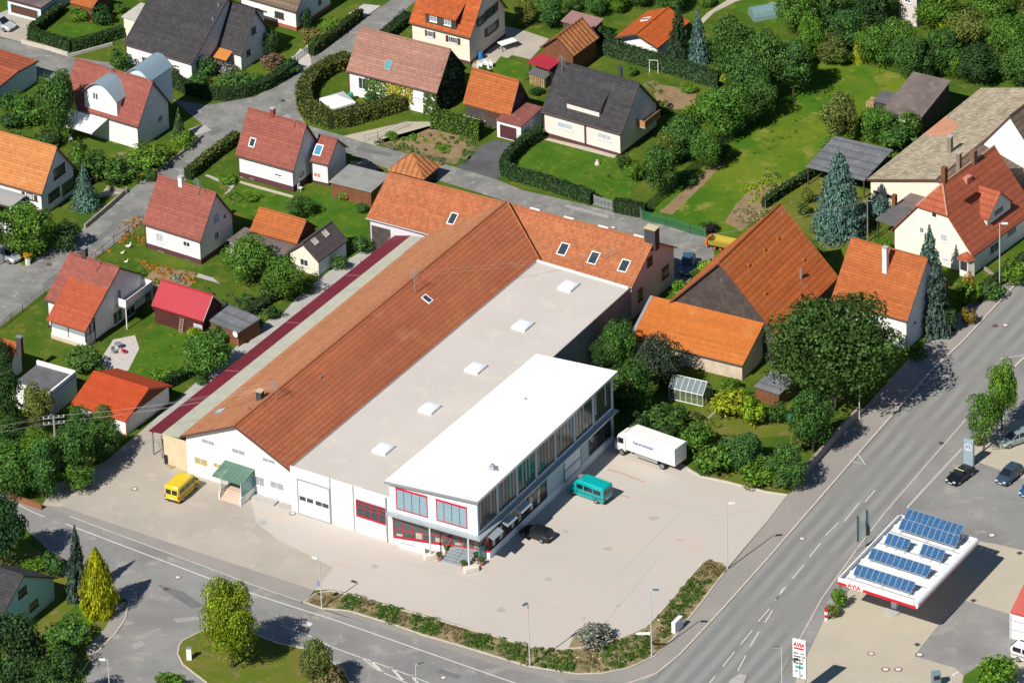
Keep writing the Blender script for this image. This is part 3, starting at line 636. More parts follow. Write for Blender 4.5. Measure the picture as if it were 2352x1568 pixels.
hall.bld(MB().box(bb.x+4.0,bb.x+6.2,oy-.9,oy-.01,0,.24),'light_well',GREYC)
# wing across the back
wing=House('w','','',(841,499.5),(1452,659.5),4.8,root=hall)
wing.kind='gx';wing.ox=wing.oy=.35
p=wing.loc(1503,554.5,0,wing.L);wing.D=2*p.y;wing.zr=p.z;wing.rise=wing.zr-wing.h
WL,WD,wh,WZ=wing.L,wing.D,wing.h,wing.zr
wr=wing.bld(MB().slab([(0,0,wh),(WL,0,wh),(WL,WD/2,WZ),(0,WD/2,WZ)],.2).slab([(0,WD/2,WZ),(WL,WD/2,WZ),(WL,WD,wh),(0,WD,wh)],.2),'roof',T_WING)
wing.bld(MB().tube([(0,WD/2,WZ),(WL,WD/2,WZ)],.14,8),'ridge_cap',T_WING,wr)
PRP=mat('plaster_lilac',(.66,.60,.64),(.60,.55,.60),.5)
wing.walls(PRP)
for i,(x,y) in enumerate(((1228,474),(1306,497),(1385,519),(1467,543))):
    c=wing.loc(x,y,1,WD/2);wing.bld(MB().box(c.x-.7,c.x+.7,WD/2-.05,WD/2+.2,WZ+.1,WZ+.22),'ridge_light',FRW,wr)
for x,y in ((1294,573),(1364,593),(1434,611)): wing.sky(x,y,x,y,w=1.25,hh=1.75)
wing.sky(1040,503,1040,503,w=1.05,hh=1.7)
wing.bld(MB().slab([(12,-.02,wh+.08),(WL,-.02,wh+.08),(WL,.35,wh+.26),(12,.35,wh+.26)],.12),'flashing',FRW,wr) if False else None
wing.chim(0,0,1.5,1.1,1.9,flat('slate_cladding',(.05,.05,.06),.8),mat('cap_cream',(.55,.45,.28)),at=Vector(((wing.loc(1499,553,1,WD/2)).x-.2,WD/2+.2,WZ-.2)))
wing.win('R',*q(2,1,1240,810,1290,860),pane=FRB,frame=FRB,cols=2,sill=False)
wing.win('R',*q(2,1,1375,905,1440,950),pane=GLASS,frame=FRB,cols=3);wing.win('R',*q(2,1,1155,1100,1200,1170),pane=GLASS,frame=FRB,cols=2)
wing.win('F',*q(1,1,1065,475,1235,600),pane=FRB,frame=FRB,cols=3,sill=False,name='sliding_door') if False else None
a=wing.loc(*q(1,1,1065,560),1,wing.y0);b_=wing.loc(*q(1,1,1235,560),1,wing.y0)
wing.bld(MB().box(a.x,b_.x,wing.y0-.06,wing.y0-.002,.02,3.7),'sliding_door',WOODD)
wing.bld(MB().box(b_.x+1.,b_.x+3.2,wing.y0-.05,wing.y0-.002,.02,3.2),'gate',REDW)
wing.gutter(METAL,False)
# lean-to strips left of the hall
def slabpx(H,P,zs,th,name,m,root=None):
    pts=[H.Wi@G(x,y,z) for (x,y),z in zip(P,zs)];return H.bld(MB().slab(pts,th),name,m,root),pts
o_,pb=slabpx(hall,[(372,995),(412,1003),(979,547),(944,541)],[4.15,4.45,4.45,4.15],.12,'lean_to_roof',mat('felt_pale_green',(.43,.42,.33),(.38,.375,.30),.6,c3=(.46,.44,.36)))
o_,pr=slabpx(hall,[(341,989),(371,995),(945,541),(906,541)],[3.5,4.05,4.05,3.5],.06,'lean_to_roof',T_CORR);o_['label']='maroon corrugated sheet strip'
YW=mat('plaster_sand',(.62,.50,.33));
hall.bld(MB().box(pb[0].x+.25,-.02+.5,oy+.3,oy+.45,0,4.05),'side_wall',YW)
hall.bld(MB().box(pb[0].x+.15,pb[0].x+.25,oy+.3,wallD-1,0,3.9),'side_wall',YW)
for i in range(9):
    y=pr[0].y+.4+i*(pr[3].y-pr[0].y-1)/8;hall.bld(MB().box(pr[0].x+.15,pr[0].x+.3,y,y+.15,0,3.4),'post',FRG)
# ribs every few metres on the corrugated strip
for f in (.30,.545,.79):
    y=pr[0].y+f*(pr[3].y-pr[0].y);hall.bld(MB().slab([(pr[0].x+.1+(pr[3].x-pr[0].x)*f,y,3.55),(pr[1].x-.1+(pr[2].x-pr[1].x)*f,y,4.08),(pr[1].x-.1+(pr[2].x-pr[1].x)*f,y+.12,4.08),(pr[0].x+.1+(pr[3].x-pr[0].x)*f,y+.12,3.55)],.04),'sheet_overlap',flat('overlap_pink',(.34,.10,.12)))
# flat roofed hall
fz=5.9
A_=hall.Wi@G(671,1078,fz);B_=hall.Wi@G(894,1141,fz);C_=hall.Wi@G(1449,659,fz);E_=hall.Wi@G(1237,601,fz)
fx0,fx1=hall.L+.02,B_.x;yfr=(A_.y+B_.y)/2;yb=(C_.y+E_.y)/2
fx1b=C_.x;fxm=(fx1+fx1b)/2
fxm=fx1+.9;fxk=fx1b
hall.bld(MB().slab([(fx0,yfr,fz),(fxm,yfr,fz),(fxk,yb,fz),(fx0,yb,fz)],.25),'flat_roof',mat('roof_pebbles',(.54,.50,.455),(.50,.47,.425),.12,.95,.1,s2=5,c3=(.555,.52,.45),fa=.05))
pw=hall.bld(MB().box(fx0,fxm,yfr-.12,yfr,0,fz+.28),'wall',WHITE)
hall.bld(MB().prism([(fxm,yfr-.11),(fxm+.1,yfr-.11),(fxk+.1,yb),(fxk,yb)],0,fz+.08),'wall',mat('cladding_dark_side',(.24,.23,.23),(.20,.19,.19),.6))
hall.bld(MB().box(fx0,fxk-.1,yb-.35,yb-.1,fz,fz+.18),'flashing',FRW)
hall.bld(MB().box(fx0+.0,fx0+.12,yfr,yb-.4,fz,fz+.12),'flashing',METAL)
fw=House('w','','',(671,1078),(894,1141),fz,root=hall);fw.y0=0;fw.W=hall.W@Matrix.Translation((fx0,yfr-.12,0));fw.Wi=fw.W.inverted();fw.fr=fw.rW.inverted()@fw.W
for (x) in (422,662): 
    c=fw.loc(*z2(x,450),1,0);fw.bld(MB().box(c.x-.08,c.x+.08,-.06,-.002,0,fz+.3),'pilaster',METAL)
g0=fw.loc(*z2(85,325),1,0);g1=fw.loc(*z2(408,415),1,0)
gate=fw.bld(MB().box(g0.x,g1.x,-.08,-.002,.02,g0.z),'roller_gate',WHITE);fb=MB()
ringbox(fb,g0.x-.15,g1.x+.15,.0,g0.z+.15,-.002,.15,.14);fw.bld(fb,'gate_frame',METAL,gate)
W_=g1.x-g0.x
for f in (.03,.27,.55,.77): 
    fw.bld(MB().box(g0.x+f*W_,g0.x+(f+.2)*W_,-.1,-.081,2.0,2.55),'gate_window',GLASS,gate)
fb=MB()
for zz in (.7,1.35,2.0,2.65,3.3): fb.box(g0.x,g1.x,-.09,-.081,zz-.012,zz+.012)
fw.bld(fb,'panel_seam',METAL,gate)
def redwin(F,x1,y1,x2,y2,cols,rows,pane=GLASS,frame=FRR,M=None,fr=.1,u=None,root=None,sill=.0):
    if u is None:
        a=F.loc(x1,y1,1,0);b=F.loc(x2,y2,1,0);u=(a.x,b.x,b.z,a.z)
    u0,u1,v0,v1=u;f=MB();ringbox(f,u0,u1,v0,v1,0,fr,.07)
    for i in range(1,cols): x=u0+(u1-u0)*i/cols;f.box(x-fr*.4,x+fr*.4,-.06,-.003,v0+fr,v1-fr)
    for j in rows:
        z=v0+(v1-v0)*j;f.box(u0+fr,u1-fr,-.055,-.003,z-fr*.35,z+fr*.35)
    if sill: f.box(u0,u1,-.1,-.004,v0-.12,v0+.02)
    M=M or Matrix.Identity(4)
    def tr(b): b.V=[tuple(M@Vector(v)) for v in b.V];return b
    o=F.bld(tr(f),'window',frame,root);F.bld(tr(MB().box(u0+fr,u1-fr,-.03,-.001,v0+fr,v1-fr)),'pane',pane,o);return o
a=fw.loc(*z2(690,530),1,0);b_=fw.loc(*z2(1015,800),1,0)
redwin(fw,0,0,0,0,4,(.55,.78),u=(a.x,b_.x-.0,b_.z,a.z),sill=1)
fw.bld(MB().tube([(B_.x-fx0-.15,-.15,.0),(B_.x-fx0-.15,-.15,fz+.2)],.08),'downpipe',METAL)
# skylight domes
DOME=flat('dome_white',(.78,.80,.84),.35,.5)
for i,(x,y) in enumerate(((1306,656),(1201,746),(1093,844),(987,936),(881,1029))):
    c=hall.Wi@G(x,y,fz+.2);b=MB();hw,hd=.95,1.15
    o=hall.bld(MB().box(c.x-hw,c.x+hw,c.y-hd,c.y+hd,fz-.01,fz+.3),'skylight_dome',FRW)
    V=[];F_=[];nx=6
    for j in range(nx+1):
        for i_ in range(nx+1):
            u=i_/nx*2-1;v=j/nx*2-1;V.append((c.x+u*hw*.96,c.y+v*hd*.96,fz+.31+.28*(1-u**4)*(1-v**4)))
    for j in range(nx):
        for i_ in range(nx): F_.append((j*(nx+1)+i_,j*(nx+1)+i_+1,(j+1)*(nx+1)+i_+1,(j+1)*(nx+1)+i_))
    hall.bld(MB().add(V,F_),'dome',DOME,o,smooth=True)
# ================= showroom =================
zs=8.85
sh=House('showroom_building','two storey glazed showroom with plain white roof and red window frames','showroom',(882,1104.5),(1097,1165),zs)
P4=sh.Wi@G(1232,812,zs);sh.shear(P4.x/P4.y);P3=sh.Wi@G(1419,852,zs+.75);P4=sh.Wi@G(1232,812,zs)
SD=P4.y;SL=sh.L
ROOFW=mat('roof_membrane_white',(.86,.86,.85),(.84,.84,.83),.15,.6,.4)
sh.kind='mono';sh.D=SD;sh.x0,sh.x1,sh.y0,sh.y1=.35,SL-.45,.55,SD-.5
sh.roof=sh.bld(MB().slab([(0,0,zs),(SL,0,zs+.75),(P3.x,P3.y,zs+.75),(0,P4.y,zs)],.22),'roof',ROOFW)
sh.bld(MB().slab([(0,-.06,zs+.02),(SL,-.06,zs+.77),(SL,-.002,zs+.77),(0,-.002,zs+.02)],.3),'roof_edge',METAL,sh.roof)
sh.bld(MB().slab([(SL+.002,-.06,zs+.77),(SL+.07,-.06,zs+.77),(P3.x+.07,P3.y,zs+.77),(P3.x+.002,P3.y,zs+.77)],.3),'roof_edge',METAL,sh.roof)
x0,x1,y0,y1=sh.x0,sh.x1,sh.y0,sh.y1
xb_=P3.x-.45;yb_=P3.y-.5;fd=Vector((xb_-x1,yb_-y0,0));FL=fd.length
MR=Matrix.Translation((x1,y0,0))@rotm(math.atan2(fd.y,fd.x))     # u runs back along the long facade, -y is outside
def trm(b,M=None):
    M=M or MR;b.V=[tuple(M@Vector(v)) for v in b.V];return b
def sm(x): return zs-.22+.75*x/SL
mz=4.6
BLW=mat('panel_white',(.76,.78,.80),(.72,.745,.77),.5)
Q=[(x0,y0),(x1,y0),(xb_,yb_),(x0,y1)]
def hull(z0,tops,Q=Q): 
    n=len(Q);return MB().add([(x,y,z0) for x,y in Q]+[(x,y,t) for (x,y),t in zip(Q,tops)],[tuple(range(n))[::-1],tuple(range(n,2*n))]+[(i,(i+1)%n,n+(i+1)%n,n+i) for i in range(n)])
PETR=mat('panel_blue_grey',(.42,.52,.58),(.38,.48,.54),.5)
sh.bld(hull(mz,[sm(x0),sm(x1),sm(x1),sm(x0)]),'upper_wall',BLW)
gB=sh.Wi@G(1118,1281)
gA=Vector((x0+.02,y0+.25,0));yB=max(gB.y,gA.y+1.2);ub=(yB-y0)
pB=MR@Vector((ub,.02,0));pE=MR@Vector((FL,.02,0))
P=[(gA.x,gA.y),(pB.x,pB.y),(pE.x,pE.y),(x0+.02,y1)]
sh.bld(MB().prism(P,0,1.05),'plinth',BLW)
pB2=MR@Vector((ub+.3,.3,0));pE2=MR@Vector((FL-.1,.3,0))
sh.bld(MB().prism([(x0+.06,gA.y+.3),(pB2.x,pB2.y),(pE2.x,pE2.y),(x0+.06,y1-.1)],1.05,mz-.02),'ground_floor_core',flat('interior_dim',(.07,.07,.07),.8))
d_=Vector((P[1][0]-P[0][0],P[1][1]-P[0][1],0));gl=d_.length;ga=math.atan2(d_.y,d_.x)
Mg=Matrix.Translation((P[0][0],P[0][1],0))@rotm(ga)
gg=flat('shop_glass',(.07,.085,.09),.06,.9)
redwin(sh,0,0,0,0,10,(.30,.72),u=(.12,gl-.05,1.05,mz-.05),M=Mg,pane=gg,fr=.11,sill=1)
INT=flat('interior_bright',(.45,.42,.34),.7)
for i in range(9):
    if i%2==0: sh.bld(trm(MB().box(.5+i*gl/10,.5+i*gl/10+gl/14,-.036,-.031,1.25,1.55+.25*(i%3)),Mg),'display_item',INT)
sh.bld(MB().box(P[0][0]-.02,P[0][0]+.1,P[0][1]-.08,P[0][1]+.2,0,mz),'corner_pier',WHITE)
CAN=flat('canopy_metal',(.38,.44,.46),.4,.5,.3)
sh.bld(MB().box(x0-.2,x1+.75,y0-.75,y0-.003,mz-.22,mz-.02),'canopy',CAN)
sh.bld(trm(MB().box(.002,FL,-.7,-.003,mz-.22,mz-.02)),'canopy',CAN)
for a,b_ in ((1112,1440),(1530,1852)):
    pa=sh.loc(*z2(a,500),1,y0);pb2=sh.loc(*z2(b_,500),1,y0)
    M_=Matrix.Translation((0,y0,0))
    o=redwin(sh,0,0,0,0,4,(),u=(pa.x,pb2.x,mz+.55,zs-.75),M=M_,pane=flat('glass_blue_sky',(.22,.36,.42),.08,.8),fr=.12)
    sh.bld(MB().box(pa.x,pb2.x,y0-.11,y0-.075,zs-.95,zs-.74),'head_panel',FRR,o)
    sh.bld(MB().tube([(pa.x-.1,y0-.18,mz+.95),(pb2.x+.1,y0-.18,mz+.95)],.03),'rail',METAL,o)
for x in (x0+.35,x0+.6,(x0+x1)/2-.25,(x0+x1)/2+.05,x1-.5,x1-.25): sh.bld(MB().box(x,x+.1,y0-.05,y0-.002,mz,zs-.3),'pilaster',WHITE)
nb=7;bw=(FL-.4)/nb
sg=flat('side_glass',(.02,.028,.032),.15,.5);GF=flat('frame_green_grey',(.08,.10,.10),.5)
for i in range(nb):
    a=.3+i*bw;u=(a+.1,a+bw-.5,mz+.45,zs+.15)
    o=redwin(sh,0,0,0,0,5,(),u=u,M=MR,pane=sg,frame=GF,fr=.08)
    for j in range(5):
        if (i*5+j)%3==0 or (i in(1,2) and j%2):
            uu=u[0]+(u[1]-u[0])*(j+.2)/5;tl=i in(1,2) and j%2
            sh.bld(trm(MB().box(uu,uu+bw*.075,-.036,-.031,u[2]+.9,u[3]-.15)),'blind',flat('blind_teal',(.08,.40,.34),.6) if tl else flat('blind_grey',(.30,.31,.31),.6),o)
for i in range(nb+1): sh.bld(trm(MB().box(.002+i*bw,.36+i*bw,-.06,-.003,mz,zs+.3)),'pilaster',PETR)
for i in range(3):
    L_g=(FL-ub)*.45/3;a=ub+.1+i*L_g
    o=redwin(sh,0,0,0,0,4,(.35,),u=(a,a+L_g-.1,1.1,mz-.25),M=MR,pane=sg,frame=FRB,fr=.09)
    for j in range(2): sh.bld(trm(MB().box(a+.5+j*1.6,a+1.2+j*1.6,-.036,-.031,1.4,3.1)),'poster',flat('blind_pale',(.5,.5,.47)),o)
us=ub+(FL-ub)*.45+.2
sh.bld(trm(MB().box(us,FL-.02,-.02,.05,1.0,mz-.22)),'wall_panel',mat('panel_petrol',(.40,.50,.55),(.37,.46,.51),.5))
ll=FL-us
redwin(sh,0,0,0,0,1,(.45,.5),u=(us+.25*ll,us+.50*ll,.9,3.9),M=Matrix.Translation((0,0,0))@MR@Matrix.Translation((0,-.03,0)),pane=BLW,frame=GF,fr=.08)
redwin(sh,0,0,0,0,3,(),u=(us+.62*ll,us+.95*ll,1.3,3.9),M=MR@Matrix.Translation((0,-.03,0)),pane=sg,frame=GF,fr=.08)
for i in range(3): sh.bld(trm(MB().slab([(1.0+i*3.4,-1.5,mz-.75),(3.4+i*3.4,-1.5,mz-.75),(3.4+i*3.4,-.72,mz-.4),(1.0+i*3.4,-.72,mz-.4)],.05)),'awning',CAN)
# posts and steps
for (x,y) in (z2(1515,1125),z2(1912,1245)):
    c=sh.Wi@G(x,y);sh.bld(MB().cyl(c.x,y0-.5,.0,mz-.22,.1,12),'canopy_post',flat('post_pale',(.62,.65,.67),.4))
sa=sh.Wi@G(*z2(1600,1175));sb=sh.Wi@G(*z2(1840,1270));yy=(sa.y+sb.y)/2
STEP=flat('step_grey',(.27,.31,.33),.6)
for i in range(6):
    sh.bld(MB().box(sa.x,sb.x,yy+.42*i,yy+.42*i+.36,.0+.175*i,.175*(i+1)),'step',STEP)
sh.bld(MB().box(sa.x-.5,sb.x+.6,yy+2.5,yB+.4,0,1.04),'landing',GREYC)
for x in (sa.x-.03,sb.x+.03,(sa.x+sb.x)/2): sh.bld(MB().tube([(x,yy,.9),(x,yy+2.5,1.95)],.03).tube([(x,yy,0),(x,yy,.9)],.03).tube([(x,yy+2.5,1.),(x,yy+2.5,1.95)],.03),'handrail',METAL)
sh.bld(MB().box(sb.x+.62,sb.x+.8,yy+1.6,yB+.6,0,2.0),'screen',flat('screen_green_glass',(.1,.28,.28)))
# sign board on the front plinth
sgx=sh.loc(*z2(1150,980),1,gA.y-.2);sgy=sh.loc(*z2(1425,1060),1,gA.y-.2)
sgn=empty('front_sign',tuple(sh.W@Vector((sgx.x,gA.y-.35,0))),sh.ang,'low white sign board with grey lettering at the foot of the showroom front','sign')
MB().box(0,sgy.x-sgx.x,-.06,0,.05,1.2).build('board',FRW,sgn)
def text(s_,size,m,parent,loc,rot,name='lettering',ext=.01,bold=0,align='LEFT',sx=1):
    cu=bpy.data.curves.new('t','FONT');cu.body=s_;cu.size=size;cu.extrude=ext;cu.offset=bold;cu.align_x=align
    to=bpy.data.objects.new('t',cu);COL.objects.link(to);dg=bpy.context.evaluated_depsgraph_get();me=bpy.data.meshes.new_from_object(to.evaluated_get(dg))
    bpy.data.objects.remove(to);me.name=name;me.materials.clear();me.materials.append(m);o=bpy.data.objects.new(name,me);COL.objects.link(o);o.parent=parent;o.location=loc;o.rotation_euler=rot;o.scale=(sx,1,1);return o
text('baumeister',.42,flat('letter_grey',(.18,.22,.22)),sgn,(.35,-.075,.72),(math.pi/2,0,0))
c=sh.Wi@G(*z3(410,980),zs+.6)
vt=sh.bld(MB().box(c.x-.3,c.x+.35,c.y-.3,c.y+.3,zs+.4,zs+1.1),'roof_vent',METAL);sh.bld(MB().tube([(c.x,c.y,zs+1.1),(c.x,c.y,zs+1.35)],.22,8),'cowl',METAL,vt)
sh.bld(MB().box(c.x+.36,c.x+.75,c.y-.15,c.y+.15,zs+.4,zs+.85),'motor_box',FRG,vt)
c=sh.Wi@G(*z3(710,333),zs+.4);sh.bld(MB().cyl(c.x,c.y,zs+.2,zs+.55,.12,8),'vent_pipe',METAL)
# ================= houses =================
def R4(x,y,x2,y2): return (x,y,x2,y2)
HG='houses along the side streets'
# dark roofed house, top left
H=House('house','large white house with steep charcoal slate roof and side gable at the top left','house',(283,99),(441,146),2.9)
H.gx((523,-2),WHITE,T_DARK,ov=.3)
H.win('F',*q(0,0,1305,520,1365,605),pane=FRB,frame=FRG,name='door',sill=False);H.win('F',*q(0,0,1445,520,1505,580),frame=FRB);H.win('F',*q(0,0,1275,510,1290,530),cols=1)
H.win('F',*q(0,0,1600,590,1650,630));H.win('R',*q(0,0,1820,520,1870,510))
for a in (q(0,0,2010,55),q(0,0,1955,185)):
    c=H.onroof(*a);H.bld(MB().cyl(c.x,c.y,c.z-.1,c.z+.35,.12,8),'vent_pipe',METAL)
W2=House('w','','',(494,108),(555,126),2.5,root=H);W2.gx((586,22),WHITE,T_DARK,ov=.25)
W2.win('R',*q(0,0,2305,265,2350,300),frame=FRG);W2.win('R',*q(0,0,2262,470,2300,500),frame=FRG)
p=W2.loc(*q(0,0,1985,445),1,0);A_=W2.loc(*q(0,0,1930,520),1,-1.4);B_=W2.loc(*q(0,0,2080,555),1,-1.4)
W2.bld(MB().slab([(A_.x,-1.5,1.9),(B_.x,-1.5,1.9),(B_.x,0,2.6),(A_.x,0,2.6)],.05),'awning',tile('awning_stripe',(.55,.22,.05),(.5,.2,.05),row=50,rs=0,colw=.3,cs=.5,vary=.02))
X=House('outbuilding','beige flat-roofed annex at the left end of the charcoal-roofed house','annex',(279,38),(312,47),3.0);X.kind='flat'
X.mono((345,12),CREAM,GRAVEL,rise=0)
# white house top middle
H=House('house','white house with dark roof and brown-framed window at the top edge beside the street','house',(545,-12),(681,27),3.1)
H.gx((720,-80),WHITE,T_BRN,plinth=.5,pm=flat('plinth_brick',(.33,.11,.06),.8))
H.win('F',*q(1,0,172,100,258,178),frame=FRB,cols=3);H.win('F',*q(1,0,0,72,35,105),frame=FRB);H.win('R',*q(1,0,445,100,480,120),frame=FRG,cols=1);H.win('R',*q(1,0,570,0,600,30),frame=FRG,cols=1)
# garage top left
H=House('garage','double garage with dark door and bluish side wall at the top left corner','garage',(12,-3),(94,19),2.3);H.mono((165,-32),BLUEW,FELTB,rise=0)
H.win('F',*q(0,0,95,30,355,185),pane=FRB,frame=WHITE,cols=1,name='garage_door',sill=False);H.bld(MB().box(-.05,H.L+.05,-.05,0,2.15,2.35),'fascia',REDW)
X=House('garden_shed','small orange-roofed shed behind the hedged lawn at the top left','shed',(160,5),(212,19),2.2);X.gx((233,-12),WOODB,T_OR,ov=.2,gut=False)
# barrel dormer house
H=House('house','white house with faded red roof, round grey barrel dormer and white awning','house',(141,238),(317,291),3.5)
H.gx((351,187),WHITE,T_PINK,ov=.3)
ZN=flat('zinc_sheet',(.30,.40,.45),.45,.5,.3)
a=H.onroof(*q(0,0,780,985));b_=H.onroof(*q(0,0,1080,1068));xa,xb=a.x,b_.x;yd=(a.y+b_.y)/2
def barrel(H,xa,xb,yd,z0,zs_,rise,y2,name='dormer',face=WHITE):
    n=12;b=MB();arc=[(xa+(xb-xa)*i/n,zs_+rise*math.sin(math.pi*i/n)) for i in range(n+1)]
    P=[(xa,z0)]+arc+[(xb,z0)];m_=len(P)
    b.add([(x,yd,z) for x,z in P]+[(x,y2,z) for x,z in P],[tuple(range(m_)),tuple(range(m_,2*m_))[::-1]]+[(i,m_+i,m_+(i+1)%m_,(i+1)%m_) for i in range(m_)])
    o=H.bld(b,name,face);arc=[(xa-.25+(xb-xa+.5)*i/n,zs_-.05+(rise+.15)*math.sin(math.pi*i/n)+.04) for i in range(n+1)];V=[]
    for x,z in arc: V+=[(x,yd-.35,z),(x,y2,z),(x,yd-.35,z+.12),(x,y2,z+.12)]
    F_=[];
    for i in range(n):
        c=4*i;d=c+4;F_+=[(c,c+1,d+1,d),(c+2,d+2,d+3,c+3),(c,d,d+2,c+2),(c+1,c+3,d+3,d+1)]
    F_+=[(0,2,3,1),(4*n,4*n+1,4*n+3,4*n+2)]
    H.bld(MB().add(V,F_),'dormer_roof',ZN,o,smooth=True);return o
zt=H.loc(*q(0,0,930,775),1,yd).z
z_e=H.loc(*q(0,0,780,850),1,yd).z
dm=barrel(H,xa,xb,yd,a.z-.1,z_e,max(.8,zt-z_e-.1),H.D*.5)
for f in (.28,.36): H.winl(Matrix.Translation((0,yd,0)),xa+(xb-xa)*f,xa+(xb-xa)*(f+.06),z_e-.5,z_e+.4,GLASS,FRW,None,1,root=dm,sill=False,fr=.03)
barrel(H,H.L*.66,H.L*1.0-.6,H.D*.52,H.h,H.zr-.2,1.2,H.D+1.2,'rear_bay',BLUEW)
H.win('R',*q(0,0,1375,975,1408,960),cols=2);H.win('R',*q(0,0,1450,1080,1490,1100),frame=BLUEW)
H.mast(*q(0,0,1010,740),2.2)
p1=H.loc(*q(0,0,720,1035),1,H.y0);p2=H.loc(*q(0,0,1005,1120),1,H.y0);H.bld(MB().slab([(p1.x-.6,H.y0-3.2,2.5),(p2.x-.4,H.y0-3.2,2.5),(p2.x,H.y0-.02,3.35),(p1.x,H.y0-.02,3.35)],.06),'awning',mat('awning_white',(.80,.80,.80)))
H.bld(MB().box(p1.x-.6,p2.x-.4,H.y0-3.25,H.y0-3.15,2.3,2.5),'valance',FRW)
H.win('F',*q(0,0,1140,1325,1180,1345),cols=1,sill=False)
# red roof at the left edge
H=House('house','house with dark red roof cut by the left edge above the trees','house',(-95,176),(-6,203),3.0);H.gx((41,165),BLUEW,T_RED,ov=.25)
# orange house left edge
H=House('house','white house with light-orange roof and dark shutters at the left edge','house',(-62,402),(96,446),3.4)
H.gx((131,338),BLUEW if False else WHITE,T_OR2,ov=.3)
for a in ((200,190,232,272),(242,200,305,272),(312,222,345,280)): H.win('F',*q(0,1,*a),pane=GLASS if a[0]!=242 else BLIND,frame=FRB,cols=1)
for a in ((442,218,548,222),(568,132,678,150),(490,-6,598,10)): H.win('R',*q(0,1,*a),frame=FRB,cols=3)
p=empty('pergola_terrace',tuple(H.W@Vector((3.0,-3.6,0))),H.ang,'glass-roofed pergola over a white-walled terrace at the left edge','pergola')
b=MB()
for i in range(6): b.box(-.1+i*1.0,0+i*1.0,0,3.4,2.6,2.72)
b.box(-.2,5.2,0,.12,2.45,2.6);b.build('beam',WOODD,p);MB().box(-.2,5.2,.0,3.4,2.73,2.76).build('glass_roof',flat('glass_roof',(.35,.37,.37),.2,.6),p)
for x in (0,5.0): MB().box(x-.06,x+.06,0,.12,0,2.45).build('post',FRW,p)
MB().box(-1.5,6.5,-1.8,-1.6,0,1.3).box(6.3,6.5,-1.6,2,0,1.3).build('parapet_wall',WHITE,p)
# middle house with side wing
H=House('house','white house with faded red roof and lower side wing with blue roof window','house',(540,355),(674,392),3.3)
H.gx((704,285),WHITE,T_PINK,plinth=.75);H.sky(*q(0,0,2290,1270,2352,1350),w=.9,hh=1.2);H.win('F',*q(1,1,170,20,238,62));H.win('R',*q(1,1,390,25,440,40))
H.chim(*q(1,0,155,1055),.5,.5,.9,flat('chimney_red',(.28,.06,.05)));H.mast(*q(1,0,348,1190),2.3)
H.win('F',548,412,560,420,cols=1,sill=False);H.win('F',*q(1,1,-60,60,-20,85),cols=1,sill=False)
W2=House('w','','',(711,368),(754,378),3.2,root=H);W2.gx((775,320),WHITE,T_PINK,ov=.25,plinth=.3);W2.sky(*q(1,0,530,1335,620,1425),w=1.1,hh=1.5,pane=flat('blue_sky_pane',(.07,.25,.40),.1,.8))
W2.win('F',*q(1,1,530,10,598,72),pane=flat('shutter_salmon',(.55,.25,.18)));
X=House('garage','low flat garage with grey gravel roof between the red-roofed house and the factory wing','garage',(755,417),(853,441),2.3);X.mono((891,399),WOODB,mat('gravel_grey',(.28,.28,.26),(.23,.23,.22),.6),rise=0)
# second white house
H=House('house','white house with faded red roof and maroon plinth beside orange flower beds','house',q(0,1,1308,482),q(0,1,1842,648),3.5)
H.gx(q(0,1,1986,206),WHITE,T_PINK,ov=.3,plinth=.65)
H.win('F',*q(0,1,1432,565,1500,665),pane=BLIND);H.win('F',*q(0,1,1682,640,1748,706));H.win('F',*q(0,1,1455,742,1505,778),cols=1,sill=False,pane=BLIND);H.win('F',*q(0,1,1705,812,1752,848),cols=1,sill=False,pane=BLIND)
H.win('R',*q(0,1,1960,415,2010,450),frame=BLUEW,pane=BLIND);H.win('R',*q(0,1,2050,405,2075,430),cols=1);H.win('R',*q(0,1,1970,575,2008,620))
H.chim(*q(0,1,1665,120),.55,.55,1.0,WHITE);H.mast(*q(0,1,1820,232),2.4)
# house with red porch roof and balcony
H=House('house','white house with a redder roof over its glazed porch and a gable balcony','house',z5(545,735),(217.5,722),4.1)
H.gx(z5(1465,350),WHITE,T_PINK,ov=.3,plinth=.4)
H.chim(*z5(1040,215),.6,.6,1.2,WOODD,METAL);H.mast(*z5(1180,400),2.8,m=flat('antenna_rust',(.22,.13,.1)))
pl=H.slope();pts=[H.locp(*z5(*a),*pl) for a in ((553,985),(1050,1130),(862,478))]
k=H.rise/(H.D/2);xl=(pts[0].x);xr=H.L;yl=(pts[0].y+pts[1].y)/2;yt=pts[2].y;xl2=pts[2].x
xl=(xl+xl2)/2
T_POR=tile('tile_porch_red',(.42,.09,.04),(.36,.08,.04),rs=.3,c3=(.36,.10,.06))
H.bld(MB().slab([(xl,yl,H.h+k*yl+.09),(xr,yl,H.h+k*yl+.09),(xr,yt,H.h+k*yt+.09),(xl,yt,H.h+k*yt+.09)],.2),'porch_roof',T_POR)
px0,px1=xl+.3,xr-.3;py0=yl+.35;ph=H.h+k*py0-.1
H.bld(MB().box(px0,px1,py0,H.y0-.01,0,max(ph*.55,1.0)),'porch_wall',WHITE);H.bld(MB().box(px0-.04,px1+.04,py0-.04,H.y0-.02,0,.5),'plinth',RW)
pg=H.bld(MB().add([(px0+.06,py0+.06,.9),(px1-.06,py0+.06,.9),(px1-.06,H.y0-.02,.9),(px0+.06,H.y0-.02,.9),(px0+.06,py0+.06,ph),(px1-.06,py0+.06,ph),(px1-.06,H.y0-.02,H.h-.1),(px0+.06,H.y0-.02,H.h-.1)],[(3,2,1,0),(4,5,6,7),(0,1,5,4),(1,2,6,5),(2,3,7,6),(3,0,4,7)]),'porch_glazing',CURT)
b=MB()
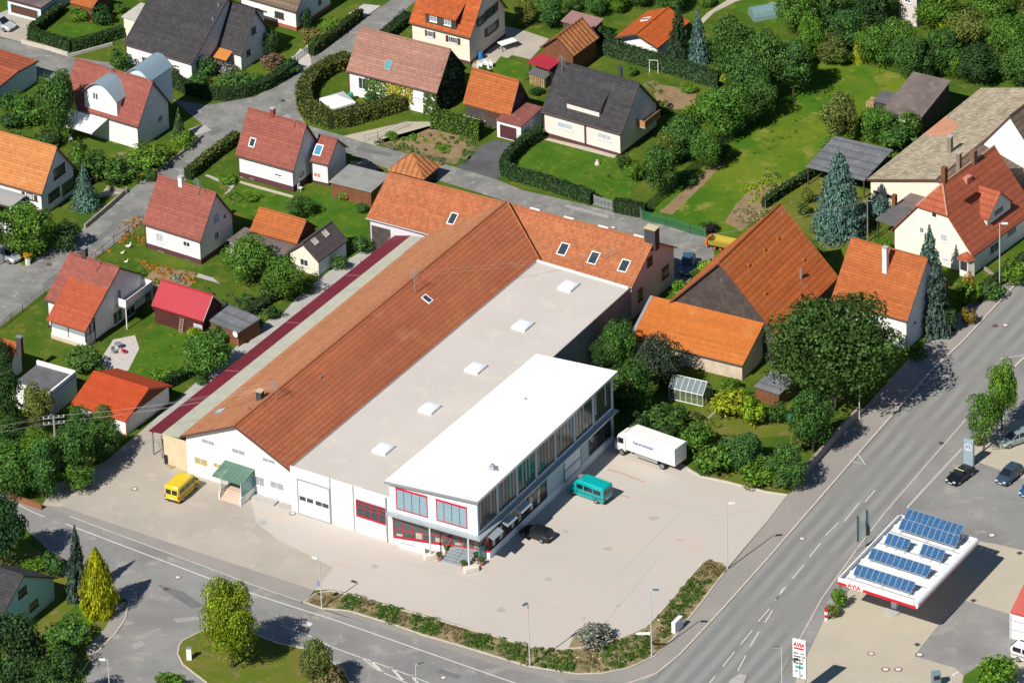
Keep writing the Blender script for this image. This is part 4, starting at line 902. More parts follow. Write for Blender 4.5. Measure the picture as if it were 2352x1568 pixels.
for x in (px0,(px0+px1)/2-.06,px1-.12): b.box(x,x+.12,py0-.01,py0+.1,.9,ph)
for y in (py0,(py0+H.y0)/2,H.y0-.15): b.box(px1-.1,px1+.02,y,y+.12,.9,ph)
H.bld(b,'porch_frame',FRB)
ya,yb_=H.D*.42,H.D*.93;zb_=3.1
H.bld(MB().box(H.x1,H.x1+1.6,ya,yb_,zb_-.15,zb_),'balcony_slab',GREYC);H.bld(MB().box(H.x1+1.5,H.x1+1.6,ya,yb_,zb_+.002,zb_+1.0).box(H.x1,H.x1+1.495,ya,ya+.1,zb_+.002,zb_+1.0).box(H.x1,H.x1+1.495,yb_-.1,yb_,zb_+.002,zb_+1.0),'balcony_parapet',WHITE)
for y in (ya+.08,yb_-.1): H.bld(MB().cyl(H.x1+1.5,y,0,zb_-.15,.07,8),'balcony_post',FRW)
H.win('R',*z5(1445,640,1478,740),frame=FRB,cols=1,sill=False,name='balcony_door');H.win('R',*z5(1380,915,1500,980),cols=2);H.win('R',*z5(1540,870,1650,890),cols=2)
# sheds in its garden
X=House('garden_shed','dark red timber shed with bright crimson sheet roof behind the lawn','shed',q(0,1,1390,1235),q(0,1,1866,1382),2.5);X.gx(q(0,1,1957,1146),REDW,T_MAR,ov=.25,gut=False,gm=METAL)
X.win('F',*q(0,1,1780,1400,1860,1470),cols=1,name='door',pane=BLIND,sill=False)
lad=MB();
for i in range(6): lad.box(0,.45,-.02,.02,.15+.3*i,.2+.3*i)
lad.box(-.04,0,-.03,.03,0,2).box(.45,.49,-.03,.03,0,2);c=X.W@Vector(((X.Wi@G(*q(0,1,1665,1470))).x,-.25,0));o=lad.build('ladder',mat('ladder_wood',(.55,.45,.33)),loc=c);o.rotation_euler=(-.25,0,X.ang);lab(o,'pale wooden ladder leaning on the dark front of the crimson-roofed shed','ladder')
X=House('lean_to_shed','low timber lean-to with grey corrugated roof beside the crimson-roofed shed','shed',q(0,1,1880,1356),q(0,1,2192,1487),2.1);X.mono(q(0,1,2352,1330),WOODB,T_FIBRE,rise=.25)
X.win('F',*q(0,1,1950,1432,2020,1500),frame=WOODB,pane=CURT);X.win('F',*q(0,1,2040,1462,2108,1530),frame=WOODB,pane=CURT)
c=X.W@Vector((X.L-.2,-.35,2.0));o=empty('satellite_dish',c,X.ang,'small white satellite dish at the corner of the grey lean-to','satellite dish')
b=MB();V=[(0,0,0)];F_=[]
for r_ in (.2,.42):
    for i in range(12): a=i*math.pi/6;V.append((r_*math.cos(a),-.35*r_*r_,r_*math.sin(a)))
for i in range(12): j=(i+1)%12;F_+=[(0,1+i,1+j),(1+i,13+i,13+j,1+j)]
MB().add(V,F_).build('dish',FRW,o);MB().tube([(0,.0,0),(0,.3,-.4),(0,.3,-2)],.03).build('arm',METAL,o)
# small roofs in the middle garden
X=House('garden_shed','garden shed with plain orange tiled roof behind the round dark trees','shed',(573,529),(682,559),2.3);X.gx((704,506),WOODB,T_OR,ov=.2,gut=False)
X=House('lean_to_shed','low flat grey-brown felt roof in front of the orange tiled shed','shed',(522,551),(650,590),1.9);X.mono((690,560),GREYC,FELTB,rise=0)
X=House('garden_shed','small cream hut with dark brown roof and two pale roof patches','garden house',q(1,1,285,745),q(1,1,575,835),2.3)
X.gy(q(1,1,412,662),q(1,1,848,620),CREAM,tile('felt_tile_brown',(.085,.07,.075),(.07,.06,.062),rs=.12,cs=0),ov=.25)
X.win('F',*q(1,1,405,800,482,885));X.bld(MB().box(X.x1+.002,X.x1+.03,X.y0,X.y1,0,2.2),'shade_sheet',BLUEW)  # added sheet colours the hut's side wall with its bluish shade
for a in (q(1,1,540,650),q(1,1,638,577)): X.sky(*a,*a,frame=mat('patch_pale',(.45,.43,.36)),pane=MC['patch_pale'],w=.8,hh=.9)
# lower left garage etc
H=House('garage','white garage with vivid orange-red roof above the dark hedge on the left','garage',q(0,2,652,562),q(0,2,1160,722),2.4)
H.gx(q(0,2,1366,432),WHITE,tile('tile_vivid_red',(.45,.07,.018),(.41,.06,.018),rs=.15,vary=.1,cs=.08),ov=.35,gm=flat('verge_orange',(.45,.07,.02)))
H.bld(MB().add([(H.x1+.01,H.y0,2.35),(H.x1+.01,H.y1,2.35),(H.x1+.01,H.D/2,H.zr-.25),(H.x1+.06,H.y0,2.35),(H.x1+.06,H.y1,2.35),(H.x1+.06,H.D/2,H.zr-.25)],[(0,1,2),(3,5,4),(0,3,4,1),(1,4,5,2),(2,5,3,0)]),'gable_boards',WOODB)
H.win('F',*q(0,2,680,590,745,650))
H=House('house','white house with small orange roof and dark chimney left of a flat garage','house',(-62,803),(27,829),2.7);H.gx((39,788),WHITE,T_OR,ov=.25)
H.chim(*z5(245,1330),.7,.5,1.5,WOODD,METAL)
X=House('garage','flat-roofed white garage with raised white parapet left of the orange-red garage','garage',(26,884),(115,909),3.0);X.mono((179,861),WHITE,FELT,rise=0,ov=.02)
X.bld(MB().box(0,X.L,X.D-.25,X.D,2.9,3.55).box(X.L-.25,X.L,0,X.D-.25,2.9,3.5).box(0,X.L-.25,0,.2,2.9,3.4),'parapet',WHITE)
H=House('house','house with dark roof and gable coloured in its cyan shade at the lower left corner','house',(-112,1423),(-15,1451),2.9);H.gx((54,1321),mat('plaster_shade_teal',(.38,.62,.64),(.35,.58,.6),.5),T_DARK,ov=.3)  # the gable's teal shade is put into the plaster colour
H.win('R',*q(0,3,165,725,245,735),frame=FRB,cols=2);H.win('R',*q(0,3,268,850,350,850),frame=FRB,cols=2)
# ivy house
H=House('house','house with brownish-pink roof and ivy-covered walls inside a curved hedge','house',(795,162),(1003,214),3.6)
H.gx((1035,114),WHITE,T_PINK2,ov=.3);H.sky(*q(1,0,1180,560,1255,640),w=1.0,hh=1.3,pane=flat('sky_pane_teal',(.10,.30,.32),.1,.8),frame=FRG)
H.win('F',*q(1,0,1172,805,1245,862),pane=BLIND);H.win('F',*q(1,0,1400,875,1540,935),pane=BLIND,cols=3);H.win('F',*q(1,0,940,705,1020,830),cols=2,name='terrace_door')
H.win('F',*q(1,0,1415,1010,1556,1118),pane=flat('garage_orange',(.55,.22,.02)),frame=FRW,cols=1,name='garage_door',sill=False);ivyH=H
# cream house with orange roof
H=House('house','cream house with orange roof, wide dormer and dark red shutters at the top edge','house',(939,51),(1080,87),4.1);H.gx((1120,-39),CREAM,T_BRI,ov=.3,plinth=.4)
SHR=flat('shutter_maroon',(.11,.03,.03))
H.win('F',*q(1,0,1572,278,1630,348),sh=SHR,cols=3);H.win('F',*q(1,0,1770,330,1852,408),sh=SHR,cols=4)
for a in ((2045,165,2110,190),(2125,90,2200,110),(2125,255,2205,270)): H.win('R',*q(1,0,*a),sh=FRB,frame=FRG)
H.dormer(*q(1,0,1558,205),*q(1,0,1835,175),q(1,0,1600,-60),T_BRI,WOODD,win=[(.15,.38,.25,.95,CURT,FRW,None),(.62,.84,.25,.95,CURT,FRW,None)])
# orange garage + red-brown garage + cold frame
X=House('garage','garage with orange tiled roof between the ivy-covered house and the red-brown flat garage','garage',(1063,236),(1172,266),2.5);X.gx((1193,186),WOODD,T_OR,ov=.2,gut=False);X.win('F',1120,250,1165,280,pane=FRB,frame=FRB,sill=False,cols=2)
X=House('garage','white garage with red-brown felt roof and maroon door left of the dark-roofed house','garage',(1138,275),(1197,291),2.5);X.mono((1248,246),WHITE,mat('felt_redbrown',(.23,.075,.06),(.19,.065,.055),.5,c3=(.27,.11,.09)),rise=.3,ov=.12)
X.win('F',*q(1,0,2250,1160,2350,1210),pane=flat('door_maroon',(.09,.03,.035)),frame=WHITE,cols=1,sill=False,name='garage_door') if False else X.winl(Matrix.Translation((0,X.y0,0)),.5,X.L-.7,.05,2.05,flat('door_maroon',(.09,.03,.035)),FRW,None,1,'garage_door',.08,False)
p=G(1052,284);o=empty('cold_frame',(p.x,p.y,0),X.ang,'glass cold frame on a low white base in front of the orange garage','cold frame')
MB().box(0,3.3,0,2.6,0,.5).build('base',FRG,o);b=MB()
for i in range(5): b.box(i*.8,i*.8+.06,-.02,2.62,.56,.62)
for y in (-.02,1.28,2.56): b.box(0,3.3,y,y+.06,.561,.621)
b.build('glazing_bar',FRW,o);MB().box(.03,3.25,.03,2.55,.5,.56).build('pane',CURT,o)
# dark roofed house centre top
H=House('house','cream-white house with charcoal roof, long shed dormer and balcony behind the green lawn','house',q(2,0,267,1022),q(2,0,1000,1230),3.5)
H.gx(q(2,0,1170,766),PINK,T_DARK,ov=.3,plinth=.45)
H.dormer(*q(2,0,505,992),*q(2,0,800,1008),q(2,0,600,760),T_DARK,PINK)
H.win('F',*q(2,0,418,1112,560,1205),pane=BLIND,cols=2);H.win('F',*q(2,0,790,1215,910,1300),pane=BLIND,cols=3)
c=H.loc(*q(2,0,675,1200),1,H.y0);H.bld(MB().box(c.x-.12,c.x+.12,H.y0-.12,H.y0-.01,0,3.3),'downpipe',FRB)
H.mast(*q(2,0,460,680),2.6);c=H.loc(*q(2,0,985,690),1,H.D/2);H.bld(MB().cyl(c.x,c.y+.3,H.zr-.6,H.zr+1.5,.28,12),'chimney',flat('flue_steel',(.10,.13,.14),.3,.6,.5))
ya,yb_=H.D*.45,H.D*.85;zb_=2.7
H.bld(MB().box(H.x1,H.x1+1.3,ya,yb_,zb_-.15,zb_),'balcony_slab',GREYC);H.bld(MB().box(H.x1+1.2,H.x1+1.3,ya,yb_,zb_+.002,zb_+.9).box(H.x1,H.x1+1.195,ya,ya+.08,zb_+.002,zb_+.9),'balcony_parapet',mat('balcony_timber',(.42,.22,.09)))
H.win('R',*q(2,0,1170,930,1215,900),cols=1);H.win('R',*q(2,0,1095,990,1135,960),cols=1)
H.win('F',*q(2,0,690,1320,800,1355),cols=1,sill=False,pane=flat('grating',(.3,.25,.2))) if False else None
# tile shed and neighbours
X=House('garden_shed','timber-fronted shed with ribbed orange-brown tiles behind the charcoal-roofed house','shed',(1240,108),(1317,130),2.9);X.gy((1282,86),(1377,88),WOODB,tile('tile_ribbed',(.42,.17,.06),(.36,.13,.05),row=.4,rs=.1,colw=.75,cs=.5),ov=.3)
X=House('outbuilding','low outbuilding with faded pinkish roof behind the ribbed-tile shed','shed',(1288,48),(1362,68),2.6);X.mono((1392,45),WOODD,mat('felt_pink',(.30,.17,.155),(.26,.15,.14),.4),rise=.3)
X=House('wood_store','open wood store under a bright crimson roof','wood store',(1212,143),(1262,160),2.5);X.mono((1287,137),None,T_MAR,rise=.2);X.posts(WOODD)
X=House('wood_store','dark felt-covered stack of split firewood beside the lawn','wood store',(1212,168),(1253,180),1.6);X.mono((1283,160),None,FELT,rise=.1);X.posts(WOODD)
LOG=mat('firewood',(.50,.36,.18),(.33,.22,.10),2.5,.9,s2=9);b=MB()
for i in range(8):
    for j in range(6): b.tube([(.2+i*(X.L-.4)/8+.12,.05,.14+j*.23),(.2+i*(X.L-.4)/8+.12,X.D-.2,.14+j*.23)],.115,6)
X.bld(b,'firewood',LOG)
H=House('garden_house','white one-storey house with vivid orange gabled roof beside the two conifers','house',(1412,86),(1510,111),2.3);H.gy((1463,79),(1585,55),WHITE,tile('tile_vivid_orange',(.50,.11,.02),(.46,.095,.02),rs=.15,vary=.12),ov=.5,oy=.9)
H.win('F',*q(2,0,1268,428,1302,455));H.sky(*q(2,0,1190,165,1270,195),left=True,w=1,hh=1.2) 
H=House('house','pale building glimpsed between the trees at the top edge','house',(2060,-27),(2107,-14),5.0);H.gx((2130,-60),mat('plaster_dusky',(.62,.56,.54)),T_DARK,ov=.2);H.win('F',2078,-3,2092,8)
# ---------- barn group ----------
H=House('barn','large barn with orange tiled gable roof, dark weatherboarded gable and orange lean-to','barn',(1519,709),(1786,774),3.9)
H.gy((1655,605),None,WOODD,T_BARN,ov=.35,D=(H.Wi@G(1802,476,H.loc(1655,605,1,0).z)).y+.6);bn=H
c=H.onroof(*zb(1490,700));H.bld(MB().cyl(c.x,c.y,c.z-.2,c.z+1.2,.16,8),'flue',METAL);
T_LEAN=tile('tile_lean_to',(.50,.155,.03),(.45,.125,.028),rs=.12,cs=.05,vary=.10,patch=.2,c3=(.50,.20,.06))
lz0,lz1=2.3,5.2
P=[H.Wi@G(*zb(130,1165),lz0),H.Wi@G(*zb(985,1443),lz0),H.Wi@G(1746,741,lz1),H.Wi@G(1561,687,lz1)]
yy=(P[0].y+P[1].y)/2
H.bld(MB().slab([(P[0].x,yy,lz0),(P[1].x,yy,lz0),(P[1].x,.34,lz1),(P[0].x,.34,lz1)],.16),'lean_to_roof',T_LEAN)
H.bld(MB().add([(P[0].x+.3,yy+.3,0),(P[1].x-.25,yy+.3,0),(P[1].x-.25,.33,0),(P[0].x+.3,.33,0),(P[0].x+.3,yy+.3,lz0),(P[1].x-.25,yy+.3,lz0),(P[1].x-.25,.33,lz1-.2),(P[0].x+.3,.33,lz1-.2)],[(3,2,1,0),(4,5,6,7),(0,1,5,4),(1,2,6,5),(2,3,7,6),(3,0,4,7)]),'lean_to_wall',mat('old_limewash',(.60,.49,.38),(.50,.40,.30),.7,c3=(.42,.34,.27)))
H.bld(MB().tube([(P[0].x,yy-.08,lz0-.08),(P[1].x,yy-.08,lz0-.08)],.09),'gutter',GUT)
H.bld(MB().slab([(P[0].x-.35,yy,lz0+.02),(P[0].x-.003,yy,lz0+.02),(P[0].x-.003,.3,lz1+.02),(P[0].x-.35,.3,lz1+.02)],.08),'flashing',METAL)
H.win('F',*zb(820,690,860,745),cols=2,frame=WOODD,pane=flat('barn_hatch',(.12,.11,.12)),sill=False)
for a in (zb(1190,475),zb(1300,385),zb(1060,600),zb(1510,555),zb(1195,830)):
    c=H.onroof(*a);H.bld(MB().box(c.x-.15,c.x+.15,c.y-.15,c.y+.15,c.z-.1,c.z+.22),'roof_vent',T_BARN)
H=House('house','house with orange tiled roof and tall white chimney beside the barn','house',(1908,688),(2084,737),4.2)
H.gx((2131,594),WHITE,T_OR,ov=.25)
H.chim(*q(3,1,1080,910),.6,.6,3.1,WHITE);H.win('R',*q(3,1,1335,1390,1360,1400),cols=1)
# cream house right
H=House('house','cream house with deep red half-hipped roof and bay window by the main road','house',(2046,528),(2235,589),2.9)
H.kind='gy';H.ox=.35;H.oy=.35;H.rise=7.3;H.zr=H.h+7.3;H.D=14;L=H.L;D=H.D;h=H.h;Z=H.zr;yh=2.4;hz=h+4.55;xh=(hz-h)/(Z-h)*L/2
H.roof=H.bld(MB().slab([(0,0,h),(xh,0,hz),(L/2,yh,Z),(L/2,D,Z),(0,D,h)],.18).slab([(xh,0,hz),(L-xh,0,hz),(L/2,yh,Z)],.18),'roof',T_RED)
H.bld(MB().slab([(L-xh,0,hz),(L,0,h),(L,D,h),(L/2,D,Z),(L/2,yh,Z)],.18),'roof',T_RED)
cp=flat('ridge_pale',(.48,.24,.15));H.bld(MB().tube([(xh,0,hz),(L/2,yh,Z)],.12).tube([(L-xh,0,hz),(L/2,yh,Z)],.12).tube([(L/2,yh,Z),(L/2,D,Z)],.13),'ridge_cap',cp,H.roof)
x0,x1,y0,y1=.35,L-.35,.35,D-.35;H.x0,H.x1,H.y0,H.y1=x0,x1,y0,y1;k=(Z-h)/(L/2)
P=[(x0,0),(x1,0),(x1,h+k*.35-.2),(L-xh,hz-.2),(xh,hz-.2),(x0,h+k*.35-.2)];n=6
H.bld(MB().add([(x,y0,z) for x,z in P]+[(x,y1,z) for x,z in P],[tuple(range(n)),tuple(range(n,2*n))[::-1]]+[(i,n+i,n+(i+1)%n,(i+1)%n) for i in range(n)]),'wall',mat('plaster_ivory',(.80,.745,.66),(.77,.715,.63),.5))
H.win('F',*zd(700,500,762,582),frame=FRW,cols=1);H.win('F',*zd(555,685,600,770),cols=2);H.win('F',*zd(812,765,888,878),pane=BLIND,cols=2);H.win('F',*zd(835,1055,905,1130),pane=BLIND)
H.win('R',*zd(1410,930,1515,960));H.win('R',*zd(1620,740,1730,740),cols=3)
c=H.loc(*zd(1215,1250),1,y0);b=MB();hx=[(c.x-1.9,y0),(c.x-1.5,y0-.9),(c.x-.3,y0-.9),(c.x+.1,y0)]
H.bld(MB().prism(hx,.0,2.35),'bay_window',MC['plaster_ivory']);bb_=H.bld(MB().prism([(c.x-1.4,y0-.93),(c.x-.4,y0-.93),(c.x-.4,y0-.88),(c.x-1.4,y0-.88)],.9,2.1),'bay_pane',GLASS)
ctr=(c.x-.9,y0-.1,3.2);hp=[(c.x-2.1,y0-.003,2.35),(c.x-1.65,y0-1.15,2.35),(c.x-.15,y0-1.15,2.35),(c.x+.3,y0-.003,2.35)]
H.bld(MB().add(hp+[ctr],[(0,1,4),(1,2,4),(2,3,4),(3,0,4),(0,3,2,1)]),'bay_roof',T_RED)
# gabled dormer on the road side
a=H.onroof(*zd(1290,740));b2=H.onroof(*zd(1440,640));ym=a.y+1.9
yd0=H.loc(*zd(1300,740),0,L-1.3).y;wdt=4.2
zf=H.loc(*zd(1520,330),0,L-1.3).z;xf=L-1.3;wdt=5.2;ze=h+k*1.3+1.1;zf=ze+2.5
yc=H.loc(*zd(1520,330),0,xf).y
P=[(yc-wdt/2,h+k*1.3-.1),(yc+wdt/2,h+k*1.3-.1),(yc+wdt/2,ze),(yc,zf-.1),(yc-wdt/2,ze)];n=5
dz=H.bld(MB().add([(xf,y,z) for y,z in P]+[(L/2+.6,y,z) for y,z in P],[tuple(range(n)),tuple(range(n,2*n))[::-1]]+[(i,n+i,n+(i+1)%n,(i+1)%n) for i in range(n)]),'dormer',MC['plaster_ivory'])
H.bld(MB().slab([(xf+.3,yc-wdt/2-.25,ze-.15),(xf+.3,yc,zf),(L/2+.3,yc,zf),(L/2+.3,yc-wdt/2-.25,ze-.15)],.1).slab([(xf+.3,yc,zf),(xf+.3,yc+wdt/2+.25,ze-.15),(L/2+.3,yc+wdt/2+.25,ze-.15),(L/2+.3,yc,zf)],.1),'dormer_roof',T_RED,dz)
H.bld(MB().box(xf+.002,xf+.04,yc-.9,yc+.9,h+k*1.3+.5,ze+.1),'dormer_window',GLASS,dz)
for a,hh in ((zd(850,110),2.2),):
    c=H.onroof(2169,410,True);H.bld(MB().box(c.x-.3,c.x+.3,c.y-.3,c.y+.3,c.z-.6,c.z+1.6),'chimney',WOODB)
c=H.loc(*zd(1190,130),0,L/2);H.bld(MB().box(L/2-.35,L/2+.35,c.y,c.y+.7,Z-.5,Z+1.5),'chimney',flat('chimney_brown',(.2,.11,.08)))
c=H.onroof(*zc(1260,1085));H.bld(MB().box(c.x-.9,c.x+.1,c.y-.6,c.y+.6,c.z-.3,c.z+.7),'roof_hatch',flat('hatch_pink',(.55,.22,.16)))
H.gutter=None
X=House('carport','open lean-to with grey and brown sheet roof on the left of the cream house','carport',(2011,504),(2075,525),2.6);X.mono((2146,445),None,FELTB,rise=.3) ;X.posts(WOODD)
X.bld(MB().slab([(-.03,-.03,2.66),(X.L*1.0,-.03,2.66),(X.L*1.0,X.D*.5,2.83),(-.03,X.D*.5,2.83)],.03),'felt_sheet',MC['roofing_felt'])
c=X.Wi@G(*zc(575,1310),2.6);X.bld(MB().box(c.x-.25,c.x+.25,c.y-.25,c.y+.25,.1,4.3),'chimney',WOODB)
# long mossy roof
H=House('farm_building','long farm building with mossy beige tiles, orange patch and cream end wall','farm building',(1991,412),(2311,503),3.2)
H.gy((2151,413),None,CREAM,T_LONG,ov=.35,D=28.,roof2=T_BRN)
for a in ((380,1158,430,1198),(505,1195,560,1240)): H.win('F',*zc(*a),frame=FRB,cols=1,sill=False)
p=[H.onroof(*zc(*a),left=True) for a in ((830,650),(1010,500),(1085,500),(1165,560),(1090,655))]
for v in p: v.z=max(v.z,H.h+max(v.x,.05)*H.rise/(H.L/2));v.x=max(v.x,.05);nv=Vector((-H.rise,0,H.L/2)).normalized()
H.bld(MB().slab([tuple(v+nv*.03) for v in p],.025),'roof_patch',mat('roof_patch_orange',(.56,.27,.16)))
for a in (zc(1085,810),zc(1165,960)): 
    c=H.onroof(*a,left=True);H.chim(0,0,.55,.55,2.2,mat('chimney_greybrown',(.22,.19,.15)),at=c)
H=House('house','tall white gabled house rising behind the long mossy roof at the right edge','house',(2238,345),(2400,394),4.8);H.gy((2318,266),None,WHITE,T_BRN,ov=.2,D=12)
for a in ((1610,955,1690,1030),(1755,990,1800,1080)): H.win('F',*zc(*a),sh=None,frame=FRG,cols=2)
X=House('garden_shed','shed with curved brown felt roof beside the long mossy roof','shed',(2018.5,263),(2106,284),2.6);X.mono((2196,188),WOODD,FELTB,rise=1.6);X.bld(MB().box(0,X.L,-.06,-.003,2.42,2.62),'fascia',FRW)
X=House('open_shed','open shed with grey corrugated roof behind the big blue spruce','shed',(1851,382),(1986,414),2.7);X.mono((2061,346),None,T_FIBRE,rise=.5);X.posts(WOODD)
X=House('wood_store','small black felt hut with stacked firewood on the meadow','wood store',(2005,231),(2045,240),1.5);X.mono((2065,216),WOODD,FELT,rise=.1);
c=X.Wi@G(1998,238);b=MB()
for i in range(5):
    for j in range(5): b.tube([(-.9+i*.22,0,.12+j*.22),(-.9+i*.22,1.6,.12+j*.22)],.11,6)
X.bld(b,'firewood',LOG)
# greenhouse
p=G(1537,911);H=House('greenhouse','small glass greenhouse with white frame among the garden shrubs','greenhouse',(1536,890),(1614,908),1.55)
a=q(2,2,1435,425);A_=G(*q(2,2,1435,510));
L=H.L;D=2.6;GLT=flat('greenhouse_glass',(.16,.20,.20),.1,.8);H.zr=2.75
b=MB();n=6
for i in range(n+1):
    x=L*i/n
    for (p0,p1) in (((x,0,0),(x,0,1.55)),((x,0,1.55),(x,D/2,2.75)),((x,D/2,2.75),(x,D,1.55)),((x,D,1.55),(x,D,0))): b.tube([p0,p1],.035,4)
for (y,z) in ((0,1.55),(D/2,2.75),(D,1.55),(0,.05),(D,.05)): b.tube([(0,y,z),(L,y,z)],.045,4)
for x in (0,L):
    for y in (D*.33,D*.66): b.tube([(x,y,0),(x,y,1.9)],.03,4)
H.bld(b,'frame',FRW)
H.bld(MB().add([(0,0,1.55),(L,0,1.55),(L,D/2,2.75),(0,D/2,2.75),(L,D,1.55),(0,D,1.55)],[(0,1,2,3),(3,2,4,5)]),'roof_glass',GLT)
gwm=bpy.data.materials.new('clear_glass');gwm.use_nodes=True;t=gwm.node_tree;ms=N(t,'MixShader');ms.inputs[0].default_value=.35;tr=N(t,'BsdfTransparent');t.links.new(tr.outputs[0],ms.inputs[1]);t.nodes['Principled BSDF'].inputs['Base Color'].default_value=(.25,.3,.2,1);t.nodes['Principled BSDF'].inputs['Roughness'].default_value=.1;t.links.new(t.nodes['Principled BSDF'].outputs[0],ms.inputs[2]);t.links.new(ms.outputs[0],t.nodes['Material Output'].inputs[0])
H.bld(MB().add([(0,0,0),(L,0,0),(L,0,1.55),(0,0,1.55),(L,D,0),(L,D,1.55),(0,D,0),(0,D,1.55)],[(0,1,2,3),(1,4,5,2),(4,6,7,5),(6,0,3,7)]),'side_glass',gwm)
X=House('wood_store','low shed with weathered ribbed roof beside the walnut tree','shed',(1731,886),(1790,906),1.9);X.mono((1830,868),WOODB,T_FIBRE,rise=.4)
# party tent
p=G(777,262);o=empty('garden_pavilion',(p.x,p.y,0),.5,'white square garden pavilion inside the curved hedge','pavilion')
MB().add([(-1.7,-1.7,2),(1.7,-1.7,2),(1.7,1.7,2),(-1.7,1.7,2),(0,0,2.75)],[(0,1,4),(1,2,4),(2,3,4),(3,0,4)]).build('roof',mat('tent_white',(.75,.75,.76)),o);b=MB();
for x,y in ((-1.7,-1.7),(1.7,-1.7),(1.7,1.7),(-1.7,1.7)): MB().tube([(x,y,0),(x,y,2)],.04).build('post',FRW,o)
MB().box(-1.7,1.7,-1.72,-1.69,1.75,2).box(-1.7,1.7,1.69,1.72,1.75,2).box(-1.72,-1.69,-1.7,1.7,1.75,2).box(1.69,1.72,-1.7,1.7,1.75,2).build('valance',MC['tent_white'],o)
# kiosk
H=House('kiosk','white station building with red roof at the right edge','building',(2320.5,1404),(2440,1437),3.6);H.gx(None,WHITE,mat('red_roof_sheet',(.42,.09,.07),(.38,.08,.06),.4),ov=.1,D=9,zr=6.2,gut=False)
H.bld(MB().box(.1,H.L,.02,.09,3.35,3.62),'fascia',flat('fascia_crimson',(.4,.02,.06)));
for z in (1.2,2.4): H.bld(MB().box(H.x0,H.x1,H.y0-.03,H.y0-.002,z,z+.08),'panel_joint',METAL)
H.bld(MB().tube([(.0,.0,3.4),(.0,.0,0)],.07),'downpipe',FRW)

p=G(952,412);o=empty('garden_shed',(p.x,p.y,0),wing.ang,'small hut with ribbed orange pyramid roof behind the factory wing ridge','shed')
MB().box(-2.2,2.2,-1.6,2.0,0,1.7).build('wall',WOODD,o);MB().add([(-2.7,-2.1,1.65),(2.7,-2.1,1.65),(2.7,2.4,1.65),(-2.7,2.4,1.65),(-.2,.1,3.7)],[(0,1,4),(1,2,4),(2,3,4),(3,0,4),(3,2,1,0)]).build('roof',MC['tile_ribbed'],o)
# ================= vegetation =================
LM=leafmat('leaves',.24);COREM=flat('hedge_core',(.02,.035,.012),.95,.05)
def cards(name,P,Nm,size,rng,asp=.62):
    """one small diamond leaf-spray per point, facing Nm"""
    n=len(P);Nm=Nm/np.maximum(np.linalg.norm(Nm,axis=1,keepdims=True),1e-6)
    a=rng.normal(size=(n,3));u=np.cross(Nm,a);u/=np.maximum(np.linalg.norm(u,axis=1,keepdims=True),1e-6);v=np.cross(Nm,u)
    s=(np.asarray(size)*rng.uniform(.6,1.35,n))[:,None]
    bend=Nm*s*.25
    V=np.stack([P-u*s,P+v*s*asp-bend,P+u*s,P-v*s*asp-bend],1).reshape(-1,3).astype(np.float32)
    me=bpy.data.meshes.new(name);me.vertices.add(4*n);me.vertices.foreach_set('co',V.ravel())
    me.loops.add(4*n);me.loops.foreach_set('vertex_index',np.arange(4*n,dtype=np.int32))
    me.polygons.add(n);me.polygons.foreach_set('loop_start',np.arange(0,4*n,4,dtype=np.int32));me.polygons.foreach_set('loop_total',np.full(n,4,dtype=np.int32))
    me.update(calc_edges=True);me.materials.append(LM);return me
def sph(rng,n):
    a=rng.normal(size=(n,3));return a/np.linalg.norm(a,axis=1,keepdims=True)
def crown_round(name,seed,n,leaf,ncl,rc=.36,flatb=.25,gap=.12):
    rng=np.random.default_rng(seed);C=[];
    while len(C)<ncl:
        p=rng.uniform(-1,1,3);d=np.linalg.norm(p)
        if d<1 and d>.25:
            p=p/d*(.30+.42*rng.random()**.5);p[2]*=1.0;C.append(p)
    C=np.array(C);R=rc*rng.uniform(.5,1.45,ncl)
    w=R**2;w/=w.sum();ci=rng.choice(ncl,n,p=w);d=sph(rng,n)
    d[:,2]=np.where(rng.random(n)<.55,np.abs(d[:,2]),d[:,2]);d/=np.linalg.norm(d,axis=1,keepdims=True)
    rr=R[ci]*rng.uniform(.55,1.08,n)**.6;P=C[ci]+d*rr[:,None]
    Nm=d*.8+P*.5+rng.normal(size=(n,3))*.55
    keep=np.linalg.norm(P,axis=1)<1.12;P=P[keep];Nm=Nm[keep]
    return cards(name,P,Nm,leaf,rng)       # centred, radius about 1
def crown_cone(name,seed,tiers,leaf,droop=.35,ncard=26,bpt=13,power=.85):
    rng=np.random.default_rng(seed);PP=[];NN=[]
    for t in range(tiers):
        f=t/(tiers-1);z=.06+.93*f;R=(1-f)**power*1.0+.03;nb=max(4,int(bpt*(1-f*.6)))
        ph=rng.uniform(0,6.28)
        for b in range(nb):
            a=ph+b*2*math.pi/nb+rng.uniform(-.2,.2);L=R*rng.uniform(.78,1.12);m=max(4,int(ncard*L))
            s=rng.random(m)**.75;wd=(.10+.10*(1-s))*rng.uniform(-1,1,m)*1.3
            zz=z-droop*.16*s**2*L+rng.normal(size=m)*.007+.02*s
            x=np.cos(a)*s*L-np.sin(a)*wd*L;y=np.sin(a)*s*L+np.cos(a)*wd*L
            PP.append(np.stack([x,y,zz],1));nn=np.stack([np.cos(a)*.5*np.ones(m),np.sin(a)*.5*np.ones(m),np.ones(m)*.9],1)+rng.normal(size=(m,3))*.35;NN.append(nn)
    return cards(name,np.concatenate(PP),np.concatenate(NN),leaf,rng,.5)
